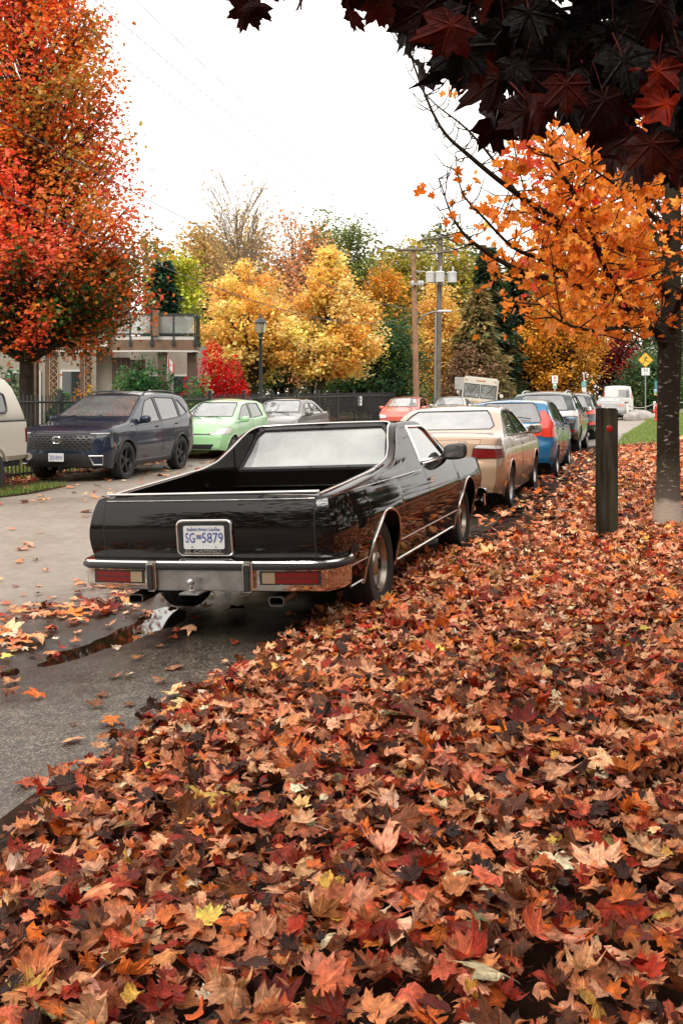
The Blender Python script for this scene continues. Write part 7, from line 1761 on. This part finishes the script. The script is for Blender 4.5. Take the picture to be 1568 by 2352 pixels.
Y = 28; bush('orange_shrub', 'orange and yellow sapling leaning right of the flame maple trunk', (wx(200, Y), Y, 0), .62, .5, 1.9, [(C(226, 140, 50, kf2), .5), (C(206, 70, 40, kf2), .2), (C(196, 160, 70, kf2), .3)], 900, .10)
Y = 30; bush('leafy_shrub', 'dull green feathery shrub at the left edge behind the white canopy', (wx(15, Y), Y, 0), .75, .6, 2.5, RHODO, 2400, .11)
Y = 33; bush('orange_shrub', 'small yellow green shrub right of the rhododendron', (wx(262, Y), Y, 0), .45, .4, 1.7, [(C(170, 160, 80, kf2), .6), (C(130, 140, 70, kf2), .4)], 700, .10)

# ------------------------------------------------------------------ grass blades on the bank and the left verge
def grass():
    n = 90000; s = rng.uniform(.95, 10, n); t = rng.uniform(17, 56, n); s = s + .7 * sstep(t, 28, 50) * (1 - (s - 1) / 13)
    n2 = 60000; s = np.concatenate([s, rng.uniform(-11.2, -7.5, n2)]); t = np.concatenate([t, rng.uniform(4.0, 22, n2)])
    X, Y = xy(s, t); k = ((t > 17.6 + .6 * np.clip(s, 0, 8) + 1.5 * vnoise(s, t, 1.1, 4)) & (s > 0) & ~((s - .04 * np.maximum(t - 22, 0) > 3.2) & (s - .04 * np.maximum(t - 22, 0) < 4.5) & (t > 15))) | ((s < 0) & (vnoise(s, t, .9, 77) > .30 + .5 * (s > -9.3) * (t > 8.3)) & ~((s > -9.6) & (t > 8.3)) & (s < -7.6 - .5 * vnoise(t, t * 0, 1.3, 3)))
    X, Y = X[k], Y[k]; n = len(X); z = hgt(X, Y)
    hgt_ = rng.uniform(.035, .10, n); a = rng.random(n) * 6.28; w = rng.uniform(.006, .014, n); le = rng.normal(0, .03, (n, 2))
    V = np.stack([np.stack([X - w * np.cos(a), Y - w * np.sin(a), z - .005], -1), np.stack([X + w * np.cos(a), Y + w * np.sin(a), z - .005], -1), np.stack([X + le[:, 0], Y + le[:, 1], z + hgt_ + .02], -1)], 1)
    c = pick([(C(128, 150, 72, .85), .5), (C(156, 164, 90, .85), .3), (C(92, 120, 54, .85), .2)], n, .15)
    f = np.arange(n * 3).reshape(n, 3)
    tag(link('grass', np_mesh('grass', V.reshape(-1, 3), [f], np.repeat(c[:, None], 3, 1).reshape(-1, 3)), M_foliage), None, None, None, 'stuff')
grass()
# the avenue carries on behind the camera and up beside it: seen only in glass and paint
def avenue_behind():
    n = 9000; Y = rng.uniform(-16, -7, n); X = rng.uniform(-22, 26, n); top = 7.5 + 3 * vnoise(X, Y * 0, .3, 2); z = .2 + rng.random(n) * (top + 1.4)
    m = 4200; Y = np.concatenate([Y, rng.uniform(-6, 26, m)]); X = np.concatenate([X, rng.uniform(11, 17, m)]); z = np.concatenate([z, -.1 + .3 + rng.random(m) * 8.3]); n += m
    k = X / np.maximum(Y, .1) > .40; k |= Y < 0; X, Y, z = X[k], Y[k], z[k]; n = len(X)
    c = pick([(C(70, 84, 50, kf), .4), (C(160, 100, 50, kf), .3), (C(46, 56, 40, kf), .3)], n, .2)
    g = crown_leaves(np.stack([X, Y, z], -1), c, K4, .75 * np.exp(rng.normal(0, .25, n)))
    tag(link('avenue_foliage', leaves_mesh('avenue_foliage', [g]), M_foliage), None, None, None, 'stuff')
avenue_behind()
